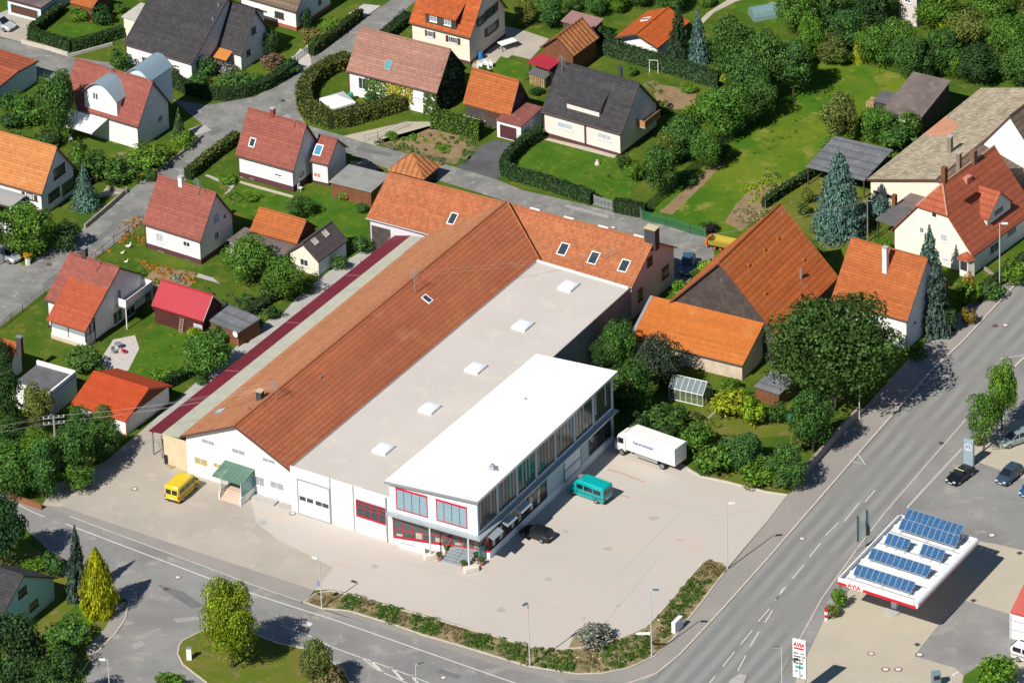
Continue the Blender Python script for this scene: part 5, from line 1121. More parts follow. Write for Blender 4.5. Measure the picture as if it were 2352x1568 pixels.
def crown_column(name,seed,n,leaf):
    rng=np.random.default_rng(seed);z=rng.random(n)**1.15;a=rng.uniform(0,6.28,n);prof=np.sin(np.clip(z*.93+.07,0,1)**.62*math.pi)**.75
    lob=1+.14*np.sin(a*5+z*9)+.1*np.sin(a*9-z*14)+.07*rng.normal(size=n)
    r=prof*lob*rng.uniform(.72,1.03,n);P=np.stack([np.cos(a)*r,np.sin(a)*r,z],1)
    Nm=np.stack([np.cos(a),np.sin(a),.5*np.ones(n)],1)+rng.normal(size=(n,3))*.5
    return cards(name,P,Nm,leaf,rng,.5)
ROUND=[crown_round('crown',11+i,7500,.043,38+5*i,rc=.33-.012*i) for i in range(6)]
ROUNDB=[crown_round('crown',31+i,17000,.027,90,rc=.25) for i in range(2)]
BUSH=[crown_round('crown',51+i,1500,.085,16,rc=.42) for i in range(4)]
CONE=[crown_cone('crown',61+i,24,.05,bpt=15,ncard=30) for i in range(2)]
CONEB=[crown_cone('crown',71,34,.034,bpt=24,ncard=46,power=.62)]
SLIM=[crown_cone('crown',81+i,26,.075,bpt=11,ncard=26,power=.7,droop=.7) for i in range(2)]
COLM=[crown_column('crown',91+i,5200,.05) for i in range(2)]
TRUNK=mat('bark',(.10,.075,.055),(.07,.055,.04),2,.95)
def trunkmesh(seed,h0=.62,spread=.45):
    rng=random.Random(seed);b=MB();b.tube([(0,0,-1.0),(.02,.01,-.5),(0,0,0),(.02,.0,.45)],[.075,.06,.05,.025],7)
    for i in range(5):
        a=i*1.3+rng.random();z=-.35+.14*i;b.tube([(0,0,z),(math.cos(a)*spread*.5,math.sin(a)*spread*.5,z+.2),(math.cos(a)*spread,math.sin(a)*spread,z+.45)],[.035,.022,.01],5)
    return b
def _mk(b,name):
    o=b.build(name,TRUNK);me=o.data;bpy.data.objects.remove(o);return me
TRM=[_mk(trunkmesh(i),'trunk') for i in range(3)];TRS=_mk(MB().tube([(0,0,0),(0,0,.5),(0,0,.96)],[.05,.035,.01],7),'trunk')
TCOL={'dk':(.060,.140,.032),'md':(.085,.19,.030),'br':(.20,.30,.02),'yl':(.26,.32,.02),'ol':(.13,.17,.04),'bl':(.10,.20,.175),'gd':(.30,.34,.012),'bk':(.036,.085,.026),'gy':(.20,.22,.20),'rd':(.12,.06,.03),'or':(.34,.17,.03),'fr':(.10,.21,.022)}
_ti=0
def T(kind,x0,y0,x1,y1,col,label,group=None,zb=None,name=None,cat=None):
    """plant from the box its crown fills in the photo"""
    global _ti;_ti+=1
    cx=(x0+x1)/2;g0=G(cx,y1);k=abs(proj(g0+Vector((1,0,0)))[0]-proj(g0)[0]);r=(x1-x0)/2/k;Hh=(y1-y0)/k
    c=TCOL[col] if isinstance(col,str) else col
    j=random.uniform(.88,1.12);c=(c[0]*j*random.uniform(.93,1.08),c[1]*j,c[2]*j*random.uniform(.9,1.15))
    if kind in('round','big','bush'):
        rz2=(Hh/2)**2-(r*.497)**2;rz=math.sqrt(max(rz2,0.))/.868;rz=max(rz,.55*r);
        if zb is None: zb={'round':.9,'big':1.3,'bush':-.15*rz}[kind]
        zc=zb+rz;p=G(cx,(y0+y1)/2,zc)
        nm=name or {'round':'broadleaf_tree','big':'broadleaf_tree','bush':'shrub'}[kind]
        o=empty(nm,(p.x,p.y,0),0,label,cat or ('shrub' if kind=='bush' else 'tree'),group)
        me={'round':ROUND,'big':ROUNDB,'bush':BUSH}[kind];me=me[_ti%len(me)]
        cr=bpy.data.objects.new('crown' if kind!='bush' else 'foliage',me);COL.objects.link(cr);cr.parent=o;cr.location=(0,0,zc);cr.scale=(r/.94,r/.94,rz/.97);cr.rotation_euler=(0,0,_ti*1.7);cr.color=(*c,1)
        if kind!='bush':
            tr=bpy.data.objects.new('trunk',TRM[_ti%3]);COL.objects.link(tr);tr.parent=o;s=zc;tr.location=(0,0,zc);tr.scale=(max(r*.8,1),max(r*.8,1),zc)
    else:
        by=y1-r*.497*k*.9;hgt=(by-y0)/(.868*k);p=G(cx,by)
        nm=name or {'cone':'spruce_tree','coneb':'spruce_tree','slim':'spruce_tree','col':'conifer'}[kind]
        o=empty(nm,(p.x,p.y,0),0,label,cat or 'conifer',group)
        me={'cone':CONE,'coneb':CONEB,'slim':SLIM,'col':COLM}[kind];me=me[_ti%len(me)]
        cr=bpy.data.objects.new('crown',me);COL.objects.link(cr);cr.parent=o;cr.scale=(r/.92,r/.92,hgt);cr.rotation_euler=(0,0,_ti*1.3);cr.color=(*c,1)
        tr=bpy.data.objects.new('trunk',TRS);COL.objects.link(tr);tr.parent=o;tr.scale=(3,3,hgt)
    return o
def hedge(P,w,h,col,label,dens=26,leaf=.15,name='hedge',px=True,closed=False,cat='hedge',group=None):
    pts=[G(*p) for p in P];segs=[(pts[i],pts[i+1]) for i in range(len(pts)-1)]
    Ls=[(b-a).length for a,b in segs];tot=sum(Ls);c=TCOL[col] if isinstance(col,str) else col
    rng=np.random.default_rng(int(abs(P[0][0]*7+P[0][1])))
    n=int(tot*(w+2*h)*dens);sw=Ls/np.sum(Ls);si=rng.choice(len(segs),n,p=sw);t=rng.random(n)
    A=np.array([[a.x,a.y] for a,b in segs]);B=np.array([[b.x,b.y] for a,b in segs]);D=(B-A);DL=np.linalg.norm(D,axis=1,keepdims=True);Dn=D/DL;Nn=np.stack([-Dn[:,1],Dn[:,0]],1)
    side=rng.random(n);pw=w/(w+2*h);s=np.where(side<pw,rng.uniform(-1,1,n),np.where(side<pw+(1-pw)/2,-1,1));z=np.where(side<pw,h,rng.uniform(0.03,h,n))
    top=side<pw;j=rng.normal(size=n)*.05;jz=rng.normal(size=n)*.05
    xy=A[si]+D[si]*t[:,None]+Nn[si]*(s*(w/2)+j)[:,None];P3=np.stack([xy[:,0],xy[:,1],z+jz*(top)+.06*np.sin(xy[:,0]*1.3)*top],1)
    Nm=np.stack([Nn[si][:,0]*s*(~top),Nn[si][:,1]*s*(~top),np.where(top,1.,.35)],1)+rng.normal(size=(n,3))*.45
    base=pts[0];P3[:,0]-=base.x;P3[:,1]-=base.y
    root=empty(name,(base.x,base.y,0),0,label,cat,group)
    me=cards('foliage',P3,Nm,leaf,rng);o=bpy.data.objects.new('foliage',me);COL.objects.link(o);o.parent=root;o.color=(*c,1)
    cs=strip('leaf_core',[(p.x-base.x,p.y-base.y) for p in pts],w*.86,0,h*.94,COREM,kind=None,px=False);cs.parent=root  # solid dark green core filling the hedge behind its leaf cards
    return root
def inpoly(x,y,P):
    ins=np.zeros(len(x),bool);n=len(P)
    for i in range(n):
        x1,y1=P[i];x2,y2=P[(i+1)%n];c=((y1>y)!=(y2>y))&(x<(x2-x1)*(y-y1)/(y2-y1+1e-9)+x1);ins^=c
    return ins
def cover(name,P,n,h,col,label,leaf=.10,kind='stuff',gappy=.5,seed=1):
    """low plants over a patch: one object"""
    W_=[(G(*p).x,G(*p).y) for p in P];rng=np.random.default_rng(seed);xs=[p[0] for p in W_];ys=[p[1] for p in W_]
    ncl=max(6,int(n/22));cx=rng.uniform(min(xs),max(xs),ncl*3);cy=rng.uniform(min(ys),max(ys),ncl*3);k=inpoly(cx,cy,W_);cx,cy=cx[k][:ncl],cy[k][:ncl]
    if len(cx)==0: return
    ci=rng.integers(0,len(cx),n);rr=rng.uniform(.1,.45,len(cx))[ci]*gappy*1.6;a=rng.uniform(0,6.28,n);q_=rng.random(n)**.5
    x=cx[ci]+np.cos(a)*rr*q_;y=cy[ci]+np.sin(a)*rr*q_;z=h*rng.uniform(.5,1.1,len(cx))[ci]*np.sqrt(np.maximum(1-q_**2,.05))*rng.uniform(.6,1,n)+.04
    Nm=np.stack([np.cos(a)*q_,np.sin(a)*q_,np.ones(n)],1)+rng.normal(size=(n,3))*.4
    bx,by=W_[0];me=cards(name,np.stack([x-bx,y-by,z],1),Nm,leaf,rng);o=bpy.data.objects.new(name,me);COL.objects.link(o);o.location=(bx,by,0)
    c=TCOL[col] if isinstance(col,str) else col;o.color=(*c,1);o['kind']=kind;o['label']=label;return o
# ---- single plants (box in the photo) ----
T('big',452,1308,604,1532,'br','bright yellow-green broadleaf tree on the grass island',zb=.5)
T('col',190,1257,264,1428,'gd','golden-yellow conifer at the bend of the side street');T('slim',150,1208,212,1388,(.055,.10,.075),'slim dark green conifer behind the golden one')
T('round',684,1458,770,1580,'ol','thin olive tree at the tip of the grass island beside the lamp',zb=.6);T('bush',712,1525,802,1610,(.14,.13,.06),'brownish shrub under the olive tree on the grass island')
T('bush',355,1540,428,1600,'fr','round clipped green bush cut by the bottom edge')
BL='trees at the lower left corner'
T('round',-60,1400,110,1600,'bk','black-green tree filling the lower left corner',BL);T('round',60,1490,200,1640,'bk','dark tree low in the left corner beside the street',BL);T('bush',105,1405,212,1500,'dk','green shrub on the sunny lawn patch by the cyan-shaded house',BL)
T('round',-60,1120,62,1300,(.03,.085,.03),'dark tree at the left edge casting a broad shadow on the street');T('bush',95,1255,150,1330,'dk','small dark shrub by the gate of the cyan-shaded house');T('bush',50,1275,110,1312,'fr','low shrubs on the little lawn behind the cyan-shaded house')
LG='trees and bushes left of the factory yard'
for b_,c,l in (((-40,1010,85,1150),'md','leafy tree left of the yard below the power pole'),((55,1000,150,1145),'dk','dense dark tree at the yard edge nearest the street'),((110,960,220,1120),'dk','dense dark tree beside the yard in the row of trees'),
    ((170,950,285,1060),'dk','dark tree in front of the white garage wall'),((-30,840,60,1000),'bk','very dark tree below the flat-roofed garage'),((45,880,125,1000),'ol','olive tree in front of the flat-roofed garage'),((-50,960,60,1060),'dk','dark tree under the power lines at the left edge'),
    ((40,985,130,1080),'fr','mid green tree around the foot of the power pole'),((130,1050,225,1130),'md','low tree over the yard corner'),((205,925,265,990),'ol','olive bush before the white garage'),((150,930,210,1000),'dk','dark bush left of the white garage front'),((-40,780,30,880),'bk','dark crown in front of the small orange roof')): T('round',*b_,c,l,LG,zb=.2)
T('bush',225,968,262,1020,(.3,.12,.03),'orange-leaved bush before the white garage')
T('bush',150,792,240,862,'dk','dark feathery shrub at the end of the porch house patio');T('bush',262,862,300,890,'dk','small dark shrub above the orange-red garage')
T('round',408,752,535,868,'md','green tree between the grey lean-to and the maroon strip',zb=.4);T('bush',425,748,470,790,'br','fresh green bush in front of the crimson-roofed shed')
T('round',510,538,634,652,'md','round dark green tree beside the flower beds',zb=.3);T('round',600,588,706,690,'md','wide green tree in front of the cream hut',zb=.3);T('round',655,448,728,500,'dk','low dark tree on the lawn behind the orange shed roof',zb=.2)
T('bush',808,538,858,590,'dk','dark bush at the white pier of the wing');T('bush',815,465,845,492,'dk','small dark bush on the lawn near the wing');T('bush',550,668,585,700,'dk','small round bush in the meadow by the crimson shed')
T('bush',765,422,825,455,'fr','vine covering the brown wall of the gravel-roofed garage');T('bush',820,440,850,460,'fr','leafy climber at the end of the gravel-roofed garage')
T('cone',163,376,230,492,'bl','blue spruce beside the left street');T('round',-5,462,125,592,'md','big green tree over the left parking bay',zb=.3);T('bush',115,505,190,590,'bk','dark shrub in the shade under the left trees');T('round',-40,480,12,600,'dk','dark crown at the left edge')
T('round',85,160,180,325,'dk','tall dark tree left of the barrel dormer house',zb=.4);T('bush',0,200,60,260,'dk','dark bush beside the house at the left edge');T('bush',30,215,105,300,'md','mid green bush left of the barrel dormer house')
T('bush',0,250,60,300,'bk','shaded shrub at the left edge');T('bush',150,325,215,400,'md','shrub under the white awning');T('bush',180,335,250,420,'dk','dark shrub in the corner garden by the blue spruce');T('bush',235,360,320,430,'dk','dark shrubbery near the driveway of the corner garden');T('bush',290,330,400,385,'fr','leafy shrub at the edge of the corner garden')
T('slim',396,250,430,330,(.07,.13,.05),'narrow light green conifer at the gable of the barrel dormer house');T('bush',205,380,240,420,'rd','reddish shrub in the corner garden')
T('bush',255,105,300,170,'dk','dark bush by the white-walled annex');T('bush',260,140,300,165,'md','clipped ball bush by the white-walled annex');T('bush',160,15,205,55,'fr','leafy bush before the small orange shed roof');T('bush',200,5,265,60,'bk','dark bush behind the hedged lawn');T('bush',262,5,290,32,'md','shrub at the back of the hedged lawn')
T('bush',380,148,412,182,(.12,.12,.05),'flowering bush at the white wall of the charcoal-roofed house');T('bush',450,130,500,185,'dk','dark shrub in the front garden of the charcoal-roofed house');T('bush',480,135,545,170,'gy','pale grey-green shrub under the striped awning');T('bush',500,160,580,205,'dk','low dark shrubs inside the front hedge');T('bush',600,60,640,130,'bk','dark shrub at the gable of the charcoal-roofed house');T('bush',598,120,655,160,(.16,.12,.07),'pinkish flowering shrub by the small white gate')
T('bush',690,60,730,100,(.22,.17,.06),'yellow-flowered border at the top white house');T('bush',735,40,790,70,'fr','green shrub at the top white house');T('bush',705,80,745,110,'dk','low shrub inside the thin hedge at the top');T('bush',690,20,720,70,'bk','shaded shrub against the top white house')
T('bush',798,178,822,210,(.35,.10,.03),'orange-leaved shrub in the curved hedge garden');T('bush',832,205,875,255,'bk','dark columnar bush by the ivy wall')
MG='trees along the meadow fence'
for b_,c,l in (((1595,200,1720,320),'md','green tree on the meadow edge above the others'),((1510,255,1625,370),'dk','dark tree in the middle of the meadow-edge row'),((1470,330,1560,450),'dk','dark tree at the lower end of the meadow-edge row'),((1580,300,1660,390),'md','mid green tree close to the mesh fence'),
  ((1640,190,1745,300),'md','tree where the meadow row meets the big dark trees'),((1500,300,1560,380),'ol','olive-toned crown beside the charcoal-roofed house')): T('round',*b_,c,l,MG,zb=.3)
T('round',1618,40,1740,180,'dk','large dark tree behind the blue spruce of the long hedge',MG);T('round',1700,55,1815,215,'dk','broad dark tree left of the meadow top',MG);T('round',1770,90,1872,215,'dk','dark tree at the top corner of the meadow',MG)
T('round',1660,120,1770,240,'dk','dark tree over the end of the long hedge',MG);T('round',1700,175,1790,270,'dk','shaded tree in the meadow corner',MG)
T('cone',1578,22,1632,158,'bl','small blue spruce beside the white garden house');T('cone',1528,5,1592,158,(.04,.075,.035),'dark green spruce beside the white garden house')
FG='trees of the wood at the top right'
fr=[(1780,-40,1880,80),(1850,-50,1960,60),(1830,30,1900,140),(1890,20,1990,120),(1870,80,1950,150),(1950,-40,2060,70),(1960,50,2060,150),(2010,40,2110,150),(2040,80,2140,190),(2100,-40,2210,70),(2110,60,2220,170),(2160,20,2270,130),(2190,90,2300,195),(2230,-50,2350,60),(2260,30,2380,140),(2290,100,2400,200),(2150,110,2230,180),(1990,-30,2050,40),(2330,-20,2440,90),(2080,100,2170,185),(1900,110,1960,150),(1810,100,1860,160)]
fw_=['left end of the wood above the meadow','top edge of the wood above the meadow','wood just right of the meadow top','front row above the meadow','fence line behind the meadow','top edge left of the pale building','wood behind the meadow fence','wood below the pale building','front row left of the brown-roofed shed','top edge right of the pale building','middle of the wood above the sheds','middle row right of the pale building','front row behind the brown-roofed shed','top edge near the right corner','second row near the right corner','front row above the long mossy roof','front row between shed and long roof','top edge beside the pale building','upper right corner','front row behind the shed ridge','low front edge by the fence posts','corner beside the dark trees']
for i,(b_,w_) in enumerate(zip(fr,fw_)): T('round',*b_,('md','dk','fr','dk','ol','bk','md')[i%7],'dense tree at the '+w_,FG,zb=.2)
T('bush',2145,25,2200,75,'yl','yellow-green bush in a clearing of the wood');T('slim',1955,75,1990,150,'yl','light yellow-green young tree at the meadow fence')
for b_,l in (((1175,-10,1235,60),'leafy bush at the top behind the concrete yard'),((1225,-15,1300,70),'dark bush behind the ribbed-tile shed'),((1290,-20,1350,30),'bush at the top edge left of the garden house'),((1340,-20,1400,40),'olive bush at the top edge near the garden house'),((1390,-20,1450,30),'dark crown at the top edge above the garden house'),((1440,-30,1500,20),'yellowish bush at the top edge')): T('round',*b_,random.choice(('md','dk','ol','fr')),l,'bushes at the top edge of the gardens',zb=0)
T('round',1500,-40,1580,30,'dk','dark tree behind the garden house',zb=.2);T('bush',1600,-15,1640,20,'md','green shrub by the winding path');T('bush',1640,60,1720,95,'md','shrub at the foot of the winding path')
T('bush',1390,60,1420,110,'bk','dark bush by the end of the long hedge');T('bush',1350,50,1400,100,'bk','shaded bush beside the tile shed');T('bush',1435,150,1462,178,'md','small tree-shaped bush beside the steel chimney')
T('round',1880,205,1975,320,'ol','olive-yellow tree beside the firewood hut');T('round',1960,245,2060,330,'md','green tree before the brown-roofed shed',zb=.2);T('bush',1980,270,2110,340,'dk','dark shrubbery under the brown-roofed shed');T('bush',2060,250,2120,330,'md','green shrub at the corner of the brown-roofed shed');T('bush',1900,290,1970,335,'fr','low leafy shrubs on the meadow')
T('coneb',1868,352,1990,566,'bl','huge broad blue spruce in the middle right garden');T('bush',1970,440,2040,520,'bl','blue-green conifer branch mass behind the spruce');T('bush',1820,462,1862,500,'ol','olive bush by the garden fence');T('bush',1838,430,1870,470,'ol','taller olive bush by the garden fence')
T('slim',2098,522,2172,680,'bl','upper slender blue spruce before the cream house');T('slim',2110,600,2190,782,(.07,.11,.10),'lower slender drooping blue spruce by the main road')
T('big',1745,650,2080,948,(.055,.115,.028),'enormous dark walnut tree beside the barn',zb=1.)
T('round',1808,885,1925,1030,'dk','round dark tree at the roadside wall below the walnut')
SG='trees and shrubs between showroom and barn'
for kd,b_,c,l in (('round',(1372,732,1478,850),'dk','dark tree behind the flat-roofed hall'),('round',(1455,770,1575,900),(.05,.075,.045),'grey-green tree below the orange lean-to'),('round',(1400,820,1500,960),'dk','dark tree at the corner of the white roof'),('bush',(1470,925,1580,1000),'dk','dark shrub in front of the greenhouse'),
  ('bush',(1465,965,1560,1020),'bk','dark shrub behind the truck'),('bush',(1560,965,1640,1050),'md','shrub right of the truck box'),('bush',(1600,1010,1700,1100),'md','leafy shrub behind the truck tail'),('round',(1650,990,1760,1085),'dk','dark shrub tree in the middle of the garden'),('bush',(1700,1040,1800,1120),'fr','green shrub near the lot corner'),
  ('round',(1760,1015,1862,1125),'dk','tall shrub at the end of the roadside wall'),('bush',(1635,885,1730,965),'yl','yellow-green bush right of the greenhouse'),('bush',(1690,910,1760,985),'br','bright green shrub in the garden'),('bush',(1760,915,1810,975),'dk','dark bush beside the low ribbed-roof shed'),('bush',(1650,870,1720,915),'fr','low greenery below the lean-to wall'),('bush',(1815,980,1870,1040),'ol','ochre shrub by the wall'),('bush',(1540,880,1580,910),'dk','bush behind the greenhouse')): T(kd,*b_,c,l,SG,zb=.1 if kd=='round' else None)
T('bush',1470,703,1518,745,'br','light green bush between factory wing and barn');T('bush',1540,640,1600,690,'fr','green climber by the barn verge');T('bush',1600,590,1650,640,'br','light bush in front of the yellow trailer');T('bush',1585,615,1640,670,'fr','dark green bushes behind the parked car')
T('round',2214,900,2305,1012,'md','round-headed tree on the verge by the pylon sign',zb=1.6);T('round',2262,826,2340,965,'fr','taller lighter tree on the verge at the right edge',zb=1.6);T('bush',2228,992,2262,1024,'ol','low ochre shrub around the sign-side tree trunk')
T('bush',2250,1500,2342,1590,'fr','green shrub on the lawn by the forecourt edge');T('bush',2295,1550,2350,1610,'dk','darker shrub beside the white van');T('bush',2190,1560,2260,1620,'md','shrub cut by the bottom edge near the air pump')
T('bush',2188,640,2255,700,'fr','hedge-like shrub under the bay window');T('bush',2210,625,2240,690,(.32,.22,.03),'yellow-orange flowering shrub under the bay window');T('bush',2205,700,2245,748,(.24,.17,.03),'ochre flowering shrub by the pavement');T('bush',2240,640,2310,690,'dk','dark shrubs along the cream house wall');T('bush',2290,590,2360,660,'fr','roadside bushes at the right edge')
T('bush',1322,1432,1412,1486,'gy','spiky silver-grey bush on the stone-edged mound by the planting strip',name='silver_shrub')
T('bush',1415,345,1450,392,(.05,.11,.03),'clipped egg-shaped bush in front of the charcoal-roofed house');T('bush',1390,370,1400,385,'dk','tiny plant at the lawn ornament') if False else None
T('bush',1905,1340,1945,1400,'fr','low green shrub strip under the canopy edge');T('bush',1892,1385,1930,1420,'ol','ochre shrub at the tip of the station verge')
for b_,l in (((940,690,975,710),''),): pass
# ---- hedges ----
hedge([(803,150),(755,168),(715,195),(697,225),(702,256),(728,278),(765,290),(800,286),(860,268),(935,245)],2.0,1.9,(.10,.12,.028),'thick olive hedge curving round the ivy-covered house garden')
hedge([(995,291),(1050,305),(1106,321)],1.3,2.6,(.075,.14,.02),'bright clipped block hedge above the vegetable garden')
hedge([(1240,318),(1200,343),(1165,378),(1158,398),(1180,412),(1250,430),(1310,450),(1362,468)],1.2,1.7,(.035,.085,.03),'dark clipped hedge around the lawn of the charcoal-roofed house')
hedge([(1412,484),(1450,492),(1484,498)],1.1,1.8,(.03,.06,.025),'short dark hedge beside the metal gate')
hedge([(392,192),(430,212),(470,225),(520,228),(565,220),(610,204),(650,182),(678,160)],1.3,1.5,(.03,.065,.025),'dark clipped hedge along the curve in front of the charcoal-roofed house')
hedge([(716,128),(770,88),(828,42)],1.0,1.4,(.05,.08,.025),'thin hedge along the street at the top white house')
hedge([(140,30),(110,55),(80,78),(70,88),(115,103),(165,118)],1.0,1.6,(.035,.075,.025),'thuja hedge left of the small lawn at the top left');hedge([(165,118),(220,104),(282,84)],1.0,1.6,(.04,.085,.028),'thuja hedge in front of the small lawn at the top left')
hedge([(1388,122),(1450,140),(1520,160),(1600,184),(1655,200)],1.5,2.0,(.045,.09,.04),'long dark clipped hedge below the white garden house')
hedge([(1700,215),(1770,232)],1.4,1.8,(.05,.10,.03),'hedge end in the corner of the meadow')
hedge([(432,412),(490,365),(545,325)],1.2,1.5,(.10,.13,.03),'yellow-green hedge along the street at the two-winged house')
hedge([(362,904),(405,880),(445,858)],1.0,1.4,(.035,.075,.025),'dark hedge at the end of the patio lawn')
hedge([(1755,478),(1800,446),(1850,415),(1878,398)],.8,1.3,(.05,.09,.03),'rough hedge along the vegetable garden fence')
hedge([(885,90),(940,45)],1.6,1.2,(.03,.06,.025),'shaded hedge beside the street at the cream house')
hedge([(2240,690),(2300,645),(2360,600)],1.4,1.2,(.04,.075,.025),'low roadside hedge in front of the cream house')
hedge([(485,780),(540,745),(620,690),(680,655)],1.6,.9,(.04,.06,.03),'low dark shrubs along the shaded side of the garden strip')
# ivy on walls
def ivy(H,face,u0,u1,z0,z1,n,col,label):
    rng=np.random.default_rng(5);u=rng.uniform(u0,u1,n);z=rng.uniform(z0,z1,n);d=rng.uniform(.02,.25,n)
    if face=='F': P=np.stack([u,np.full(n,H.y0)-d,z],1);Nn=np.array([0,-1,.4])
    else:
        zz=H.h+H.rise*(1-np.abs(u-H.D/2)/(H.D/2));z=rng.random(n)*zz;P=np.stack([np.full(n,H.x1)+d,u,z],1);Nn=np.array([1,0,.4])
    me=cards('ivy',P,Nn+rng.normal(size=(n,3))*.4,.16,rng);o=bpy.data.objects.new('ivy',me);COL.objects.link(o);o.parent=H.root;o.color=(*col,1);o['label']=label
H=ivyH
ivy(H,'R',H.y0,H.y1,0,6,2600,(.035,.065,.02),'dark ivy covering the shaded gable');ivy(H,'F',H.L*.2,H.L*.44,.2,H.h-.1,520,(.07,.14,.02),'green ivy on the front wall')
ivy(H,'F',H.L*.44,H.L*.72,1.0,H.h-.1,620,(.30,.28,.03),'yellow-green creeper on the front wall');ivy(H,'F',H.L*.84,H.L*.98,.2,H.h-.1,380,(.06,.12,.02),'green ivy beside the garage door')
# ---- ground plants of the long planting strip ----
def seg(a,b_): return None
GP=[([(800,1366),(835,1372),(822,1402),(770,1396),(790,1378)],520),([(870,1385),(925,1400),(908,1434),(862,1418)],700),([(945,1408),(1020,1428),(1005,1462),(950,1448)],900),([(1065,1447),(1125,1460),(1140,1495),(1062,1482)],850),([(1140,1465),(1220,1485),(1215,1530),(1150,1510)],900),([(1225,1490),(1310,1495),(1330,1545),(1230,1533)],1100),
 ([(1382,1484),(1440,1464),(1490,1450),(1500,1500),(1440,1530),(1385,1543)],1500),([(1510,1420),(1550,1372),(1580,1385),(1560,1440),(1520,1470)],900),([(1555,1365),(1590,1325),(1630,1335),(1610,1378),(1580,1400)],800)]
for i,(P,n) in enumerate(GP):
  n=int(n*2);cover('ground_cover',P,n,.45,(.06,.125,.02),'green ground-cover patch in the planting strip by the junction',seed=i,gappy=.8)
GQ=[([(730,1364),(775,1364),(765,1396),(715,1385)],260),([(825,1375),(868,1385),(860,1416),(822,1402)],260),([(915,1402),(945,1408),(950,1446),(912,1434)],200),([(1020,1430),(1062,1446),(1060,1480),(1012,1462)],320),([(1322,1497),(1380,1484),(1380,1544),(1332,1545)],420),([(1590,1322),(1630,1288),(1668,1306),(1645,1336)],600),([(1505,1440),(1540,1450),(1540,1468),(1500,1500)],260)]
for i,(P,n) in enumerate(GQ):
  n=int(n*1.8);cover('ground_cover',P,n,.3,(.17,.15,.07),'brownish low shrubs and mulch in the planting strip',seed=20+i,gappy=.8)
cover('stones',[(1322,1500),(1378,1488),(1378,1542),(1335,1543)],150,.15,(.5,.4,.28),'pale stones in the planting strip',leaf=.1,seed=31);cover('stones',[(1500,1420),(1545,1430),(1530,1460),(1500,1450)],90,.15,(.5,.4,.28),'pale stones in the planting strip',leaf=.1,seed=32);cover('stones',[(1020,1432),(1060,1446),(1055,1478),(1015,1462)],90,.15,(.5,.38,.25),'pale stones in the planting strip',leaf=.1,seed=33)
# garden flowers and beds
FL=[([(262,520),(325,492),(335,560),(310,560)],260,'or'),([(318,598),(372,612),(450,632),(445,652),(380,640),(325,615)],520,'or'),([(215,605),(265,560),(330,515),(326,524),(250,580),(222,612)],260,'or'),
 ([(290,640),(325,612),(335,630),(300,665)],220,'md'),([(340,650),(372,640),(360,670),(335,690)],200,'ol'),([(900,330),(985,296),(960,325),(925,345)],260,'fr'),([(990,330),(1040,335),(1035,355),(1000,352)],320,'fr'),([(1045,308),(1095,322),(1085,332),(1050,322)],160,'ol'),([(870,322),(960,345),(1040,375),(1035,388),(940,358),(860,330)],420,(.12,.14,.08)),
 ([(1075,325),(1100,335),(1068,375),(1045,385)],320,'dk'),([(1700,432),(1765,415),(1815,425),(1790,470),(1730,470)],520,'br'),([(1755,400),(1790,395),(1785,440),(1765,440)],240,'ol'),([(1690,480),(1760,490),(1740,520),(1680,510)],260,(.25,.23,.12)),
 ([(395,630),(425,632),(425,652),(398,650)],200,'gy'),([(430,645),(560,690),(640,730),(560,720),(450,680)],420,(.07,.11,.05)),([(480,40),(500,40),(500,41)],10,'md'),
 ([(690,75),(760,60),(780,75),(700,105)],300,(.28,.2,.09)),([(240,365),(330,345),(400,340),(330,380),(250,400)],420,'fr'),([(405,300),(450,320),(400,355),(390,340)],260,'br'),([(560,600),(640,640),(600,660),(540,640)],120,'fr'),([(1480,190),(1510,195),(1530,220),(1500,215)],120,'ol'),([(1600,960),(1640,930),(1700,950),(1650,985)],200,'ol'),
 ([(1640,1085),(1750,1100),(1830,1105),(1815,1128),(1720,1112)],420,(.14,.15,.05)),([(1080,118),(1085,118),(1110,140),(1090,150)],90,(.4,.25,.05)),([(1790,945),(1830,950),(1800,975)],90,'fr')]
for i,(P,n,c) in enumerate(FL):
  n=int(n*2.2);cover('flower_bed' if c in('or',) else 'low_plants',P,n,.25 if c=='or' else .4,c,'orange flowers in bloom' if c=='or' else 'low garden plants',seed=50+i,leaf=.105,gappy=.7)

